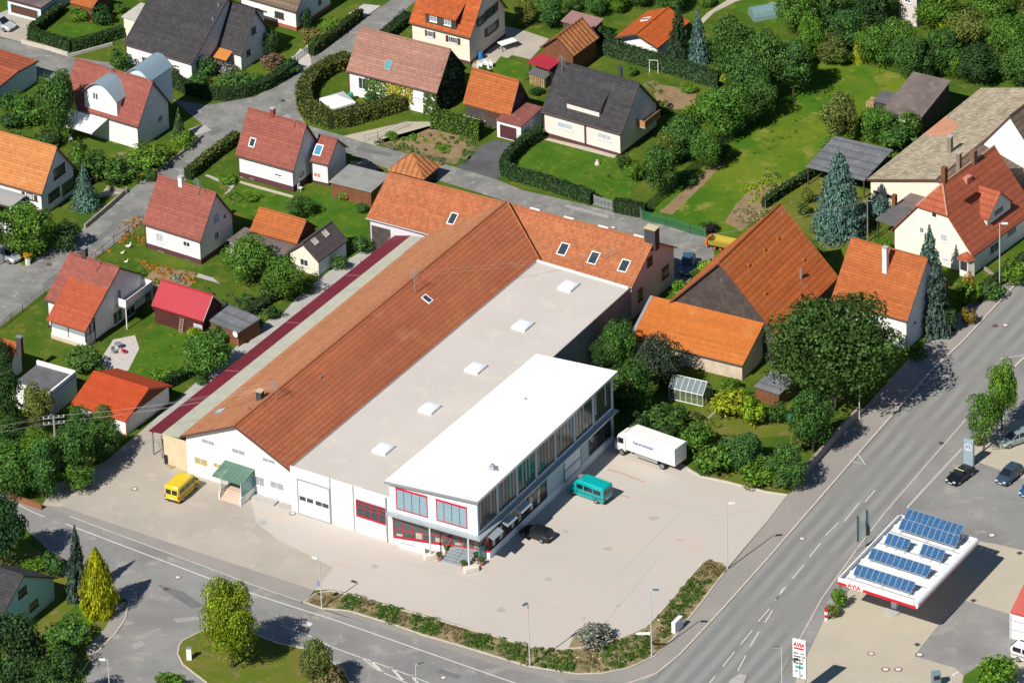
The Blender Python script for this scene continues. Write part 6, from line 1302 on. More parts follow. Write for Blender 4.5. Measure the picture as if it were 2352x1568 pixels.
EX=[('bush',(1095,150,1125,180),'dk','dark plant beside the white furniture stack'),('bush',(1215,195,1250,222),'bk','dark shrub behind the red-brown garage'),('bush',(1430,365,1475,420),'fr','leafy shrub at the right corner of the big lawn'),
('bush',(1300,40,1345,70),'ol','olive shrub behind the tile shed'),('bush',(1255,30,1300,60),'fr','light bush at the top beside the tile shed'),('bush',(1560,225,1620,290),'fr','light green bushes behind the vegetable plot'),('bush',(1620,150,1690,200),'br','yellow-green bush at the end of the long hedge'),
('bush',(880,300,915,325),'fr','small shrub at the tip of the vegetable garden'),('bush',(0,300,70,345),'dk','dark shrubbery above the light-orange roof'),('bush',(70,290,150,345),'bk','black-green shrubbery left of the white awning'),('bush',(1520,855,1560,900),'bk','shaded bush under the lean-to gutter'),
('bush',(1575,940,1615,975),'ol','ochre bush in front of the greenhouse end'),('bush',(1420,945,1490,1010),'bk','black-green bush in the shade of the showroom'),('bush',(1590,1040,1650,1090),'dk','dark bush just behind the truck corner'),('bush',(1700,1085,1760,1125),'ol','dry low bush at the lot kerb'),
('bush',(1400,880,1460,960),'bk','dark undergrowth beside the white roof corner'),('round',(1350,770,1420,850),'bk','shaded tree tight against the flat-roofed hall'),('bush',(1755,868,1800,905),'fr','climber behind the low ribbed roof'),('bush',(700,555,740,600),'dk','dark shrub before the cream hut'),('bush',(600,640,650,700),'dk','dark shrub below the wide green tree'),
('bush',(470,745,530,790),'dk','dark shrubs behind the grey lean-to'),('bush',(345,835,400,880),'fr','low plants along the patio lawn edge') ,('bush',(1960,380,2000,430),'bk','dark shrub in the open shed shadow'),('bush',(2110,640,2150,700),'bk','dark undergrowth between the two slender spruces'),('bush',(2150,690,2200,770),'bk','black-green shrubs under the drooping spruce'),
('bush',(2080,780,2130,830),'dk','low plants by the pavement under the orange-roofed house'),('bush',(560,170,620,205),'md','shrubs in the hedged front garden'),('bush',(430,165,480,205),'dk','shrub beside the white downpipe corner'),('bush',(640,140,690,175),'dk','dark shrub by the curve of the front hedge')]
for kd,b_,c,l in EX: T(kd,*b_,c,l,zb=.1 if kd=='round' else None)

MX=[('bush',(690,640,725,675),'dk','dark shrub at the shaded edge of the maroon strip near the cream hut'),('bush',(610,700,650,735),'bk','black-green shrub on the gravel edge of the maroon strip'),('bush',(565,725,610,765),'dk','dark bush between grey lean-to and maroon strip'),('bush',(760,585,800,625),'dk','dark bush at the upper end of the gravel edge'),
('bush',(445,855,480,885),'dk','small dark bush at the hedge end by the maroon strip'),('bush',(560,440,600,462),'fr','tiny shrub at the maroon plinth'),('bush',(500,395,545,425),'fr','leafy shrub inside the yellow-green street hedge'),('bush',(1205,165,1225,185),'fr','plant beside the firewood stack'),
('bush',(1270,200,1300,225),'fr','shrub at the left gable of the charcoal-roofed house'),('bush',(1500,225,1540,262),'ol','weedy shrub on the vegetable plot'),('bush',(1560,190,1600,215),'fr','plants behind the vegetable plot'),('bush',(1640,330,1690,372),'dk','bush at the mesh fence above the soil strip'),('bush',(1560,395,1600,430),'dk','low bush under the mesh fence'),
('bush',(1880,310,1930,350),'md','bush behind the open shed'),('bush',(1845,560,1880,590),'dk','small dark bush behind the barn ridge'),('bush',(1990,560,2040,590),'yl','yellow-green plant beside the thin pale pole'),('bush',(2020,540,2050,580),'fr','potted greenery at the cream house terrace'),
('round',(-40,300,40,360),'dk','dark tree behind the light-orange roof'),('bush',(325,385,360,420),'dk','dark bush at the street wall of the corner garden'),('bush',(400,300,450,345),'fr','green shrubs inside the corner garden tip'),('bush',(1730,120,1790,160),'fr','light crown within the big dark trees')]
for kd,b_,c,l in MX: T(kd,*b_,c,l,zb=.1 if kd=='round' else None)

for i in range(7):
    f=i/6;a=(930+110*f*.9,322-14*f);cover('crop_row',[(905+24*i,322-5*i+2),(915+24*i,318-5*i),(965+18*i,345-1*i),(955+18*i,350-1*i)],150,.35,('fr','md','br','ol','fr','dk','md')[i],'row of green vegetables in the brown garden plot',seed=90+i,leaf=.1,gappy=.5)
for i in range(5): cover('crop_row',[(1672+18*i,500-12*i),(1680+18*i,492-12*i),(1745+14*i,515-16*i),(1738+14*i,524-16*i)],110,.25,('ol','ol','fr','br','md')[i],'row of plants in the meadow-end vegetable plot',seed=110+i,leaf=.1,gappy=.5)
for P,n in (([(300,880),(380,760),(470,800),(430,850)],60),([(1300,380),(1400,380),(1440,430),(1300,410)],40),([(1700,330),(1840,200),(1900,260),(1760,400)],160),([(560,620),(640,660),(640,700),(560,660)],90)): cover('grass_tufts',P,n*4,.12,(.09,.17,.02),'slightly taller grass tufts',seed=int(n),leaf=.1,gappy=.9)
# ================= vehicles =================
TYRE=flat('tyre',(.018,.018,.02),.8);RIM=flat('rim',(.42,.43,.45),.35,.5,.7);CG=flat('car_glass',(.012,.016,.02),.08,.9)
HL=flat('headlight',(.65,.67,.70),.15,.8);TL=flat('taillight_red',(.40,.01,.01),.3);PLATE=flat('number_plate',(.7,.7,.66),.5);DKP=flat('dark_plastic',(.02,.02,.022),.6)
def paint(n,c,me=.3): return flat(n,c,.28,.6,me)
def loft(S_,b=None):
    b=b or MB();n=8;V=[];F_=[]
    for (x,w,z0,z1,c) in S_:
        V+=[(x,-w+.06,z0),(x,-w,z0+.12),(x,-w,z1-c),(x,-w+c,z1),(x,w-c,z1),(x,w,z1-c),(x,w,z0+.12),(x,w-.06,z0)]
    for i in range(len(S_)-1):
        for k in range(n): F_.append((i*n+k,i*n+(k+1)%n,(i+1)*n+(k+1)%n,(i+1)*n+k))
    F_+=[tuple(range(n)),tuple(range((len(S_)-1)*n,len(S_)*n))];return b.add(V,F_)
def wheels(o,xs,w,r,wd=.2):
    for x in xs:
        for s in (-1,1):
            y=s*(w-wd/2+.01);t=MB().disc_y(x,y,r,r,wd,20).build('wheel',TYRE,o,smooth=True)
            MB().disc_y(x,y+s*(wd/2+.004),r,r*.64,.02,14).build('rim',RIM,t);MB().disc_y(x,y+s*(wd/2+.016),r,r*.16,.02,8).build('hub',DKP,t)
def place(name,f,r,label,cat,group=None):
    a=G(*f);b=G(*r);d=a-b;m_=(a+b)/2;return empty(name,(m_.x,m_.y,Z4+.005),math.atan2(d.y,d.x),label,cat,group)
def glasshull(S_,name,o,m=CG):
    """cabin: list of (x,w,z) lower ring then upper ring"""
    lo,up=S_;V=[];
    for (x,w,z) in lo: V+=[(x,-w,z),(x,w,z)]
    for (x,w,z) in up: V+=[(x,-w,z),(x,w,z)]
    n=len(lo);F_=[]
    for i in range(n-1):
        a=2*i;F_+=[(a,a+2,2*n+a+2,2*n+a),(a+1,2*n+a+1,2*n+a+3,a+3),(2*n+a,2*n+a+2,2*n+a+3,2*n+a+1),(a,a+1,a+3,a+2)]
    F_+=[(0,2*n,2*n+1,1),(2*n-2,2*n-1,4*n-1,4*n-2)]
    return MB().add(V,F_).build(name,m,o)
def car(f,r,c,label,kind='hatch',group='parked cars',metal=.35,L=4.2,W=1.74,roofc=None):
    o=place('parked_car',f,r,label,'car',group);m=paint('paint_%d_%d_%d'%tuple(int(v*1000) for v in c),c,metal);h=L/2;w=W/2
    if kind=='wagon': h=L/2
    body=loft([(-h,w*.80,.36,.74,.08),(-h+.12,w*.94,.27,.90,.09),(-h+.6,w,.24,.95,.09),(0,w,.23,.93,.08),(h-1.25,w,.24,.90,.09),(h-.55,w*.97,.25,.80,.10),(h-.14,w*.90,.27,.68,.10),(h,w*.74,.34,.58,.08)]).build('body',m,o,smooth=True)
    ya=w-.10;yt=w-.27
    if kind=='convertible':
        MB().box(-h+.75,h-1.75,-w+.18,w-.18,.86,.935).build('interior',DKP,o)
        for y in (-.38,.38):
            for x in (-.25,-1.0): MB().box(x-.2,x+.28,y-.24,y+.24,.936,1.0).box(x-.32,x-.2,y-.24,y+.24,.936,1.25).build('seat',flat('seat_leather',(.03,.03,.032),.6),o,bevel=.05)
        MB().add([(h-1.55,-ya,.90),(h-1.55,ya,.90),(h-2.0,yt,1.30),(h-2.0,-yt,1.30),(h-1.60,-ya,.90),(h-1.60,ya,.90),(h-2.05,yt,1.30),(h-2.05,-yt,1.30)],[(0,1,2,3),(7,6,5,4),(0,3,7,4),(1,5,6,2),(2,6,7,3)]).build('windscreen',CG,o)
        MB().tube([(h-2.02,-yt,1.31),(h-2.02,yt,1.31)],.05).build('dealer_strip',flat('strip_yellow',(.65,.6,.2)),o)
    else:
        xr0={'hatch':-h+.10,'wagon':-h+.08,'sedan':-h+.55}[kind];xr1={'hatch':-h+.55,'wagon':-h+.35,'sedan':-h+1.25}[kind]
        lo=[(xr0,ya-.02,.9),(-.2,ya,.91),(h-1.15,ya-.02,.88)];up=[(xr1,yt,1.40),(-.25,yt,1.43),(h-2.0,yt,1.38)]
        g=glasshull((lo,up),'windows',o)
        rf=MB();V=[(xr1-.08,-yt-.03,1.40),(xr1-.08,yt+.03,1.40),(-.25,yt+.04,1.44),(-.25,-yt-.04,1.44),(h-1.96,-yt-.03,1.39),(h-1.96,yt+.03,1.39)]
        rf.add([v for v in V]+[(x,y,z+.045) for x,y,z in V],[(0,3,2,1),(3,4,5,2),(6,7,8,9),(9,8,11,10),(0,1,7,6),(4,10,11,5),(1,2,8,7),(2,5,11,8),(0,6,9,3),(3,9,10,4)])
        for s in (-1,1):
            rf.tube([(h-1.12,s*ya,.88),(h-1.98,s*(yt+.02),1.40)],.045,5).tube([(-.15,s*ya,.9),(-.25,s*(yt+.02),1.42)],.04,5).tube([(xr0,s*(ya-.02),.9),(xr1,s*(yt+.02),1.40)],.065,5)
        rf.build('roof',roofc or m,o)
    for s in (-1,1):
        MB().box(h-.22,h-.02,s*w*.62-.17,s*w*.62+.17,.56,.70).build('headlight',HL,o,bevel=.03);MB().box(-h+.01,-h+.16,s*w*.68-.12,s*w*.68+.12,.66,.86).build('taillight',TL,o,bevel=.02)
        MB().box(h-1.45,h-1.3,s*(w+.02)-.09,s*(w+.02)+.09,.88,1.0).build('wing_mirror',m,o,bevel=.02)
    MB().box(h-.02,h+.012,-.26,.26,.40,.51).build('number_plate',PLATE,o);MB().box(-h-.012,-h+.02,-.26,.26,.50,.61).build('number_plate',PLATE,o)
    MB().box(h-.06,h+.005,-.5,.5,.42,.54).build('grille',DKP,o)
    wheels(o,(-h+.82,h-.82),w,.31);return o
car((1199,1222),(1266,1245),(.012,.014,.017),'black estate car with roof rails parked in the showroom shadow','wagon',metal=.1)
car((2290,1031),(2372,1003),(.34,.42,.41),'silver-green car parked diagonally at the right edge under the verge trees')
car((2179,1119),(2231,1081),(.010,.010,.012),'black convertible with yellow windscreen strip at the foot of the pylon sign','convertible',metal=.1)
car((2294,1120),(2341,1080),(.06,.095,.15),'dark blue car between the black convertible and the right edge')
car((2347,1150),(2396,1108),(.03,.12,.30),'bright blue car cut off by the right edge')
car((48,609),(-18,578),(.50,.53,.56),'pale silver car in the shade at the left edge','sedan')
car((38,76),(-32,50),(.62,.63,.64),'white car in the top left corner before the double garage')
car((1575,639),(1584,598),(.07,.16,.22),'blue car parked beside the lilac gable of the factory wing')
car((812,390),(856,402),(.02,.02,.025),'dark car half hidden behind the gravel-roofed garage','sedan')
car((1150,100),(1192,112),(.70,.70,.69),'white car in the yard behind the cream house','sedan') if False else None
def van(f,r,c,label,L=5.4,W=1.95,H_=2.35,high=True,group=None):
    o=place('van',f,r,label,'van',group);m=paint('van_%d_%d_%d'%tuple(int(v*1000) for v in c),c,.0);h=L/2;w=W/2
    loft([(-h,w*.93,.38,H_-.12,.18),(-h+.1,w,.30,H_-.02,.16),(0,w,.28,H_,.16),(h-1.7,w,.28,H_-.02,.16),(h-1.25,w*.98,.28,H_-.2,.2),(h-.75,w*.96,.30,1.55,.14),(h-.65,w*.96,.30,1.2,.1),(h-.12,w*.92,.30,.98,.12),(h,w*.80,.36,.80,.1)]).build('body',m,o,smooth=True)
    MB().add([(h-1.18,-w*.82,H_-.32),(h-1.18,w*.82,H_-.32),(h-.68,w*.86,1.32),(h-.68,-w*.86,1.32),(h-1.3,-w*.82,H_-.32),(h-1.3,w*.82,H_-.32),(h-.85,w*.86,1.32),(h-.85,-w*.86,1.32)],[(0,3,2,1),(4,5,6,7),(0,1,5,4),(2,3,7,6),(0,4,7,3),(1,2,6,5)]).build('windscreen',CG,o)
    for s in (-1,1):
        for (a,b_) in ((-h+.35,-h+1.45),(-h+1.6,-h+2.8),(-h+2.95,h-1.45)): MB().box(a,b_,*sorted((s*(w-.03),s*(w+.012))),1.25,1.86).build('side_window',CG,o,bevel=.03)
        MB().box(-h-.018,-h+.05,*sorted((s*.06,s*(w*.8))),1.2,1.85).build('rear_window',CG,o,bevel=.03)
        MB().box(h-.06,h+.01,s*w*.62-.15,s*w*.62+.15,.62,.8).build('headlight',HL,o);MB().box(-h-.02,-h+.08,*sorted((s*w*.84,s*w*.99)),.7,1.1).build('taillight',TL,o)
        MB().box(h-1.05,h-.95,*sorted((s*w,s*(w+.22))),1.3,1.6).build('wing_mirror',DKP,o)
    MB().box(-h-.06,-h+.04,-w*.9,w*.9,.34,.50).build('bumper',DKP,o);MB().box(h-.03,h+.06,-w*.85,w*.85,.32,.50).build('bumper',DKP,o)
    MB().box(-h-.03,-h,-.26,.26,.62,.74).build('number_plate',PLATE,o)
    sm_=MB()
    for s in (-1,1):
        for xx in (-h+1.52,h-1.38,h-2.55): sm_.box(xx-.012,xx+.012,*sorted((s*(w-.01),s*(w+.008))),.5,H_-.35)
        sm_.box(-h+.2,h-.9,*sorted((s*(w-.01),s*(w+.012))),.78,.86)
    sm_.build('side_trim',DKP,o)
    wheels(o,(-h+1.05,h-.85),w,.34);return o
v1=van((449,1107),(391,1160),(.72,.52,.02),'bright yellow van standing before the white gable',L=5.1)
v2=van((1303,1121),(1408,1159),(0.0,.36,.36),'turquoise van with its nose in the showroom shadow',L=5.3)
MB().box(-.3+1.2,.35+1.2,-.3,.3,2.34,2.44).build('roof_hatch',METAL,v2)
MB().box(-2.1,-1.35,-.995,-.985,1.45,1.85).build('sticker',FRW,v2)
v3=van((2404,1530),(2328,1506),(.72,.73,.74),'white van with a dark side window in the lower right corner',L=4.3,W=1.75,H_=1.8)
# truck
tk=place('box_truck',(1424,1030),(1564,1079),'white box truck with blue lettering parked between showroom and garden','truck');L_=(G(1424,1030)-G(1564,1079)).length;h=L_/2
TW=flat('truck_white',(.78,.77,.74),.4,.4)
MB().box(-h,h-1.75,-1.22,1.22,1.0,3.35).build('cargo_box',TW,tk,bevel=.05)
MB().box(-h+.1,h-.3,-.45,.45,.65,.98).build('chassis',DKP,tk)
cab=loft([(h-1.6,1.08,.55,2.75,.2),(h-1.2,1.1,.5,2.8,.2),(h-.5,1.1,.5,2.6,.2),(h-.12,1.08,.5,1.6,.12),(h,1.0,.5,1.3,.1)]).build('cab',TW,tk,smooth=True)
MB().add([(h-1.7,-1.0,2.7),(h-1.7,1.0,2.7),(h-1.7,1.0,3.3),(h-1.7,-1.0,3.3),(h-.9,-.9,2.75),(h-.9,.9,2.75)],[(0,1,2,3),(3,2,5,4),(0,3,4),(1,5,2),(0,4,5,1)]).build('wind_deflector',TW,cab)
MB().add([(h-.47,-.98,2.5),(h-.47,.98,2.5),(h-.06,1.0,1.62),(h-.06,-1.0,1.62),(h-.6,-.98,2.5),(h-.6,.98,2.5),(h-.3,1.0,1.62),(h-.3,-1.0,1.62)],[(0,3,2,1),(4,5,6,7),(0,1,5,4),(2,3,7,6),(0,4,7,3),(1,2,6,5)]).build('windscreen',CG,cab)
for s in (-1,1):
    MB().box(h-1.35,h-.55,*sorted((s*1.05,s*1.115)),1.6,2.35).build('side_window',CG,cab);MB().box(h-.5,h-.4,*sorted((s*1.1,s*1.35)),1.6,2.2).build('wing_mirror',DKP,cab)
    MB().box(h-.05,h+.01,s*.75-.15,s*.75+.15,.75,.95).build('headlight',HL,cab);MB().box(-h-.02,-h+.05,s*.95-.15,s*.95+.15,.8,.97).build('taillight',TL,tk)
    MB().box(-h+2.6,h-3.0,*sorted((s*1.0,s*1.15)),.5,.85).build('side_guard',METAL,tk)
wheels(tk,(-h+1.9,h-1.1),1.15,.42,.3)
text('baumeister',.72,flat('letter_blue',(.03,.04,.30)),tk,(-h+2.5,1.24,2.35),(math.pi/2,0,math.pi)) if False else None
lt=text('baumeister',.66,flat('letter_blue',(.03,.04,.32)),tk,(-h+1.9,0,0),(0,0,0),bold=.012)
# the side that faces the lot
vdir=(co.location if False else CAM)-tk.location;loc_=Matrix.Rotation(-tk.rotation_euler.z,3,'Z')@Vector((vdir.x,vdir.y,0));s=1 if loc_.y>0 else -1
if s>0: lt.rotation_euler=(math.pi/2,0,math.pi);lt.location=(h-2.9,1.226,2.2)
else: lt.rotation_euler=(math.pi/2,0,0);lt.location=(-h+1.6,-1.226,2.2)
FA=flat('letter_faded',(.62,.52,.45),.6)
l2=text('MALER  STUCKATEUR',.36,FA,tk,lt.location-Vector((0,0,.7)),lt.rotation_euler,ext=.005)
bpy.data.objects.remove(l2)
# yellow loader wagon
a=G(1628,571);b_=G(1692,585);d=b_-a;o=empty('farm_trailer',(a.x,a.y,0),math.atan2(d.y,d.x),'yellow and orange farm loading wagon at the end of the lane behind the barn','trailer')
o.scale=(.68,.68,.68);YL=flat('wagon_yellow',(.40,.30,.04));OR_=flat('wagon_orange',(.60,.14,.03))
MB().add([(0,0,.9),(4.6,0,.9),(4.6,2.1,.9),(0,2.1,.9),(-.2,-.25,1.9),(4.7,-.25,1.9),(4.7,2.35,1.9),(-.2,2.35,1.9)],[(0,3,2,1),(0,1,5,4),(1,2,6,5),(2,3,7,6),(3,0,4,7)]).build('hopper',YL,o)
MB().box(-.1,4.6,.1,2.0,.7,.89).build('bed',WOODB,o);MB().box(-.55,-.2,-.3,2.4,.5,1.9).build('front_frame',OR_,o,bevel=.05);MB().tube([(-.4,0,1.9),(.0,1.0,2.5),(-.4,2.1,1.9)],.12).tube([(-.5,1,.5),(-1.5,1,.4)],.07).build('drawbar',OR_,o)
for x in (1.2,2.4):
    for y in (.0,2.1): t_=MB().disc_y(x,y,.42,.42,.3).build('wheel',TYRE,o);MB().disc_y(x,y-.16,.42,.24,.03).build('rim',OR_,t_)
# black tarpaulin heap beside it, drawn as a dark bush
p=G(1635,528);T('bush',1606,507,1650,536,(.025,.027,.032),'black tarpaulin heap drawn as a bush beside the lane at the farm wagon')
# ================= lamps =================
LP=flat('lamp_pole',(.58,.60,.60),.45,.4,.2);LH=flat('lamp_head',(.12,.19,.22),.4,.4,.2);LHW=flat('lamp_head_white',(.62,.64,.64),.4)
def lamp(bx,by,ty,label,arm=(1,0),head=LH,al=.7,w=True):
    g=G(bx,by);z=zat(g,ty);o=empty('street_lamp',(g.x,g.y,0),0,label,'street lamp','street lamps');n=Vector((arm[0],arm[1],0)).normalized()
    MB().tube([(0,0,0),(0,0,1.2),(0,0,z)],[.09,.075,.055],8).build('pole',LP,o);MB().tube([(0,0,z-.04),tuple(n*al*.4+Vector((0,0,z+.03)))],.035,6).build('arm',LP,o)
    e=n*al*.35;d=n;sd=Vector((-n.y,n.x,0))
    V=[]
    for zz,wz in ((z-.02,.16),(z+.14,.12)):
        for a,b_ in ((0,-1),(1,-1),(1,1),(0,1)): V.append(e+d*(a*.75)+sd*(b_*wz)+Vector((0,0,zz)))
    hd=MB().add(V,[(3,2,1,0),(4,5,6,7),(0,1,5,4),(1,2,6,5),(2,3,7,6),(3,0,4,7)]).build('lamp_head',head,o,bevel=.03)
    MB().add([(v.x*1,v.y*1,z-.035) for v in V[:4]]+[(v.x,v.y,z-.021) for v in V[:4]],[(3,2,1,0),(4,5,6,7),(0,1,5,4),(1,2,6,5),(2,3,7,6),(3,0,4,7)]).build('lens',FRW,hd);return o
lamp(739,1397,1285,'street lamp at the pointed left end of the planting strip',(-.7,.5),LHW)
lamp(1217,1530,1383,'street lamp in the middle of the planting strip below the lot',(-.6,-.8));lamp(1497,1506,1355,'street lamp with a white arrow board near the junction corner',(1,-.1));lamp(1671,1307,1157,'tall street lamp at the rounded right tip of the planting strip',(1,.1),LHW)
lamp(2296,660,514,'street lamp on the pavement before the cream house',(1,-.1),LHW);lamp(1974,961,817,'street lamp rising out of the walnut tree at the roadside wall',(1,-.1),LHW);lamp(1797,1632,1486,'street lamp left of the red and white price pylon',(-1,.1))
lamp(256,1655,1515,'street lamp at the bottom edge in the side street',(-1,.1),LHW);lamp(960,1668,1527,'street lamp at the bottom edge in the middle of the street',(1,.5));lamp(766,1578,1490,'short white lamp under the olive tree on the grass island',(-1,.1),LHW)
lamp(2186,1620,1552,'slim white lamp by the air pump at the bottom right',(1,.8),LHW)
# ================= signs =================
def board(name,tl,tr_,z0,z1,label,cat,t=.2,ang=None,gpx=None):
    """upright board whose top edge runs between two grid pixels at height z1"""
    a=G(*tl,z1);b=G(*tr_,z1);d=b-a;return empty(name,(a.x,a.y,0),math.atan2(d.y,d.x),label,cat),d.length
o,wd=board('pylon_sign',(1820,1466),(1850,1473),2.6,7.6,'tall white price pylon with red top lettering at the station entrance','sign')
MB().box(0,wd,0,.25,2.6,7.6).build('panel',FRW,o)
RD=flat('sign_red',(.55,.01,.02),.5);BK=flat('sign_black',(.02,.02,.02),.6)
text('AVIA',.72,RD,o,(wd*.5,-.012,6.75),(math.pi/2,0,0),bold=.03,align='CENTER',ext=.01,sx=.85);MB().box(wd*.12,wd*.88,-.02,-.002,6.38,6.6).build('underline',RD,o)
for i,s in enumerate(('Super  1.35','Normal 1.33','Diesel 1.12')): text(s,.34,BK,o,(.12,-.012,5.75-.42*i),(math.pi/2,0,0),bold=.012,sx=.8)
text('Shop 24h',.36,BK,o,(.12,-.012,4.45),(math.pi/2,0,0),bold=.015,sx=.85);MB().box(wd*.2,wd*.8,-.02,-.002,3.85,4.2).build('logo_bar',flat('sign_teal',(.05,.35,.35)),o)
MB().box(wd*.2,wd*.35,-.02,-.002,3.3,3.6).box(wd*.62,wd*.78,-.02,-.002,2.85,3.1).build('pictogram',FRG,o)
for x in (.1,wd-.2): MB().box(x,x+.12,.06,.18,0,2.6).build('post',METAL,o)
g0=G(2213,1067);zt=zat(g0,1008);o,wd=board('pylon_sign',(2213,1008),(2235,1013),0,zt,'grey-blue pylon sign with a round white emblem above the black convertible','sign')
PB=flat('pylon_blue_grey',(.33,.43,.47),.35,.5,.2);MB().box(0,wd,0,.45,0,zt).build('panel',PB,o,bevel=.06)
WL=flat('emblem_white',(.80,.82,.85),.4);BL_=flat('emblem_blue',(.06,.12,.24),.4)
def emblem(o,cx,cz,R,y):
    b=MB();n=28;V=[];F_=[]
    for i in range(n):
        a=2*math.pi*i/n
        for r in (R,R*.87): V+=[(cx+r*math.cos(a),y,cz+r*math.sin(a)),(cx+r*math.cos(a),y-.02,cz+r*math.sin(a))]
    for i in range(n):
        j=(i+1)%n;a=4*i;c=4*j;F_+=[(a+1,c+1,c+3,a+3),(a,a+2,c+2,c),(a,c,c+1,a+1),(a+2,a+3,c+3,c+2)]
    b.add(V,F_)
    def stroke(pts,w):
        for (x0,z0),(x1,z1) in zip(pts[:-1],pts[1:]):
            dx,dz=x1-x0,z1-z0;l=math.hypot(dx,dz);nx,nz=-dz/l*w/2,dx/l*w/2
            q_=[(x0+nx,z0+nz),(x0-nx,z0-nz),(x1-nx,z1-nz),(x1+nx,z1+nz)]
            b.add([(cx+R*x,y-.02,cz+R*z) for x,z in q_]+[(cx+R*x,y,cz+R*z) for x,z in q_],[(0,1,2,3),(7,6,5,4),(0,4,5,1),(1,5,6,2),(2,6,7,3),(3,7,4,0)])
    stroke([(-.36,.80),(0,.08),(.36,.80)],.16);stroke([(-.72,.52),(-.32,-.78),(0,-.06),(.32,-.78),(.72,.52)],.16)
    MB().tube([(cx,y,cz),(cx,y+.01,cz)],R*.99,28).build('emblem_disc',BL_,o);b.build('emblem',WL,o)
emblem(o,wd*.5,zt-.95,.50,-.012)
text('Autohaus',.26,flat('letter_soft',(.22,.30,.34)),o,(.15,-.012,zt-2.1),(math.pi/2,0,0)) if False else None
# white box sign in the bed and arrow sign
a=G(1551,1457);b_=G(1569,1440);d=b_-a;o=empty('box_sign',(a.x,a.y,0),math.atan2(d.y,d.x),'white upright box sign standing in the planting strip near the junction','sign');MB().box(0,d.length,0,.5,.1,1.55).build('panel',FRW,o,bevel=.03);MB().box(.06,d.length-.06,-.012,-.002,.2,1.45).build('face',flat('sign_face_pale',(.6,.66,.68)),o);MB().box(.1,d.length-.1,.1,.4,0,.1).build('base',FRG,o)
g_=G(1497,1506);o=empty('arrow_sign',(g_.x,g_.y,0),0,'white arrow-shaped direction board on the lamp post at the junction corner','sign');MB().add([(-.1,-.12,3.0),(-1.5,-.12,3.0),(-1.85,-.12,3.17),(-1.5,-.12,3.34),(-.1,-.12,3.34),(-.1,-.16,3.0),(-1.5,-.16,3.0),(-1.85,-.16,3.17),(-1.5,-.16,3.34),(-.1,-.16,3.34)],[(0,1,2,3,4),(9,8,7,6,5),(0,5,6,1),(1,6,7,2),(2,7,8,3),(3,8,9,4),(4,9,5,0)]).build('board',FRW,o)
g_=G(435,1514);o=empty('utility_cabinet',(g_.x,g_.y,0),-.1,'small white utility cabinet on the grass island','cabinet');MB().box(-.3,.3,-.2,.2,0,1.55).build('housing',FRW,o,bevel=.03);MB().box(-.34,.34,-.24,.24,1.551,1.62).build('lid',METAL,o)
g_=G(1898,1423);o=empty('marker_post',(g_.x,g_.y,0),0,'short red and white banded post at the tip of the station verge','post')
for i in range(4): MB().cyl(0,0,.4*i,.4*i+.4,.22,10).build('band',RD if i%2 else FRW,o)
o=empty('road_sign',tuple(G(740,1392)),.9,'small blue-grey road sign on the left lamp post','sign');MB().box(-.02,.02,.08,.62,2.6,3.3).build('plate',flat('sign_bluegrey',(.2,.24,.4)),o);MB().tube([(0,.0,2.9),(0,.1,2.9)],.02).build('bracket',METAL,o)
for x,y,l in ((1968,1257,'left furled banner by the station canopy'),(1989,1243,'right furled banner by the station canopy')):
    g_=G(x,y+10);o=empty('banner',(g_.x,g_.y,0),.3,l+', dark blue-green','banner');MB().tube([(0,0,0),(0,0,5.2)],[.05,.03]).build('pole',METAL,o);b=MB()
    b.add([(0,0,1.4),(.3,.15,1.2),(.55,-.1,1.6),(0,0,5.0),(.35,.1,4.7),(.6,-.05,4.0)],[(0,1,4,3),(1,2,5,4)]);b.build('cloth',flat('banner_teal',(.13,.20,.21)),o)
# ================= station canopy =================
CZ=5.3;H=House('station_canopy','large flat station canopy with red and white fascia and rows of blue solar panels','canopy',(1924.5,1326),(2103,1383),CZ)
bk=H.Wi@G(2237,1231,CZ);bl=H.Wi@G(2070,1184,CZ);H.shear(((bk.x-H.L)/bk.y+bl.x/bl.y)/2);D=(bk.y+bl.y)/2;L=H.L;fh=.85
DW=flat('deck_white',(.76,.76,.75),.5)
H.bld(MB().box(.2,L-.2,.2,D-.2,CZ-.55,CZ-.25),'deck',DW)
for i in range(11):
    y=.8+i*(D-1.6)/10
    H.bld(MB().box(.35,L-.35,y-.18,y+.18,CZ-.248,CZ-.1) if i%2 else MB().box(.35,L-.35,y-.05,y+.05,CZ-.248,CZ-.18),'deck_rib',METAL if i%2==0 else DW)
H.bld(MB().box(0,L,0,.18,CZ-fh+.35,CZ).box(0,.18,.18,D,CZ-fh+.35,CZ).box(0,L,D-.18,D,CZ-fh+.35,CZ),'fascia',DW)
fr_=H.bld(MB().box(-.02,L+.02,-.03,.17,CZ-fh-.02,CZ-fh+.345).box(-.02,.16,.17,D,CZ-fh-.02,CZ-fh+.345),'fascia_stripe',RD)
H.bld(MB().tube([(L-.05,0,CZ-.38),(L-.05,D,CZ-.38)],.42,12),'rounded_fascia',DW,smooth=True);H.bld(MB().box(L+.05,L+.2,.05,D-.05,CZ-fh-.05,CZ-fh+.14),'fascia_stripe',RD)
bx=MB().add([(1.25,-.06,CZ-fh-.0),(3.3,-.06,CZ-fh-.0),(3.55,-.06,CZ-fh+.7),(1.5-.4,-.06,CZ-fh+.7),(1.25,-.031,CZ-fh-.0),(3.3,-.031,CZ-fh-.0),(3.55,-.031,CZ-fh+.7),(1.1,-.031,CZ-fh+.7)],[(0,1,2,3),(7,6,5,4),(0,4,5,1),(1,5,6,2),(2,6,7,3),(3,7,4,0)]);fb_=H.bld(bx,'name_panel',FRW)
text('AVIA',.80,RD,H.root,(1.35,-.07,CZ-fh+.06),(math.pi/2,0,0),bold=.025,ext=.008)
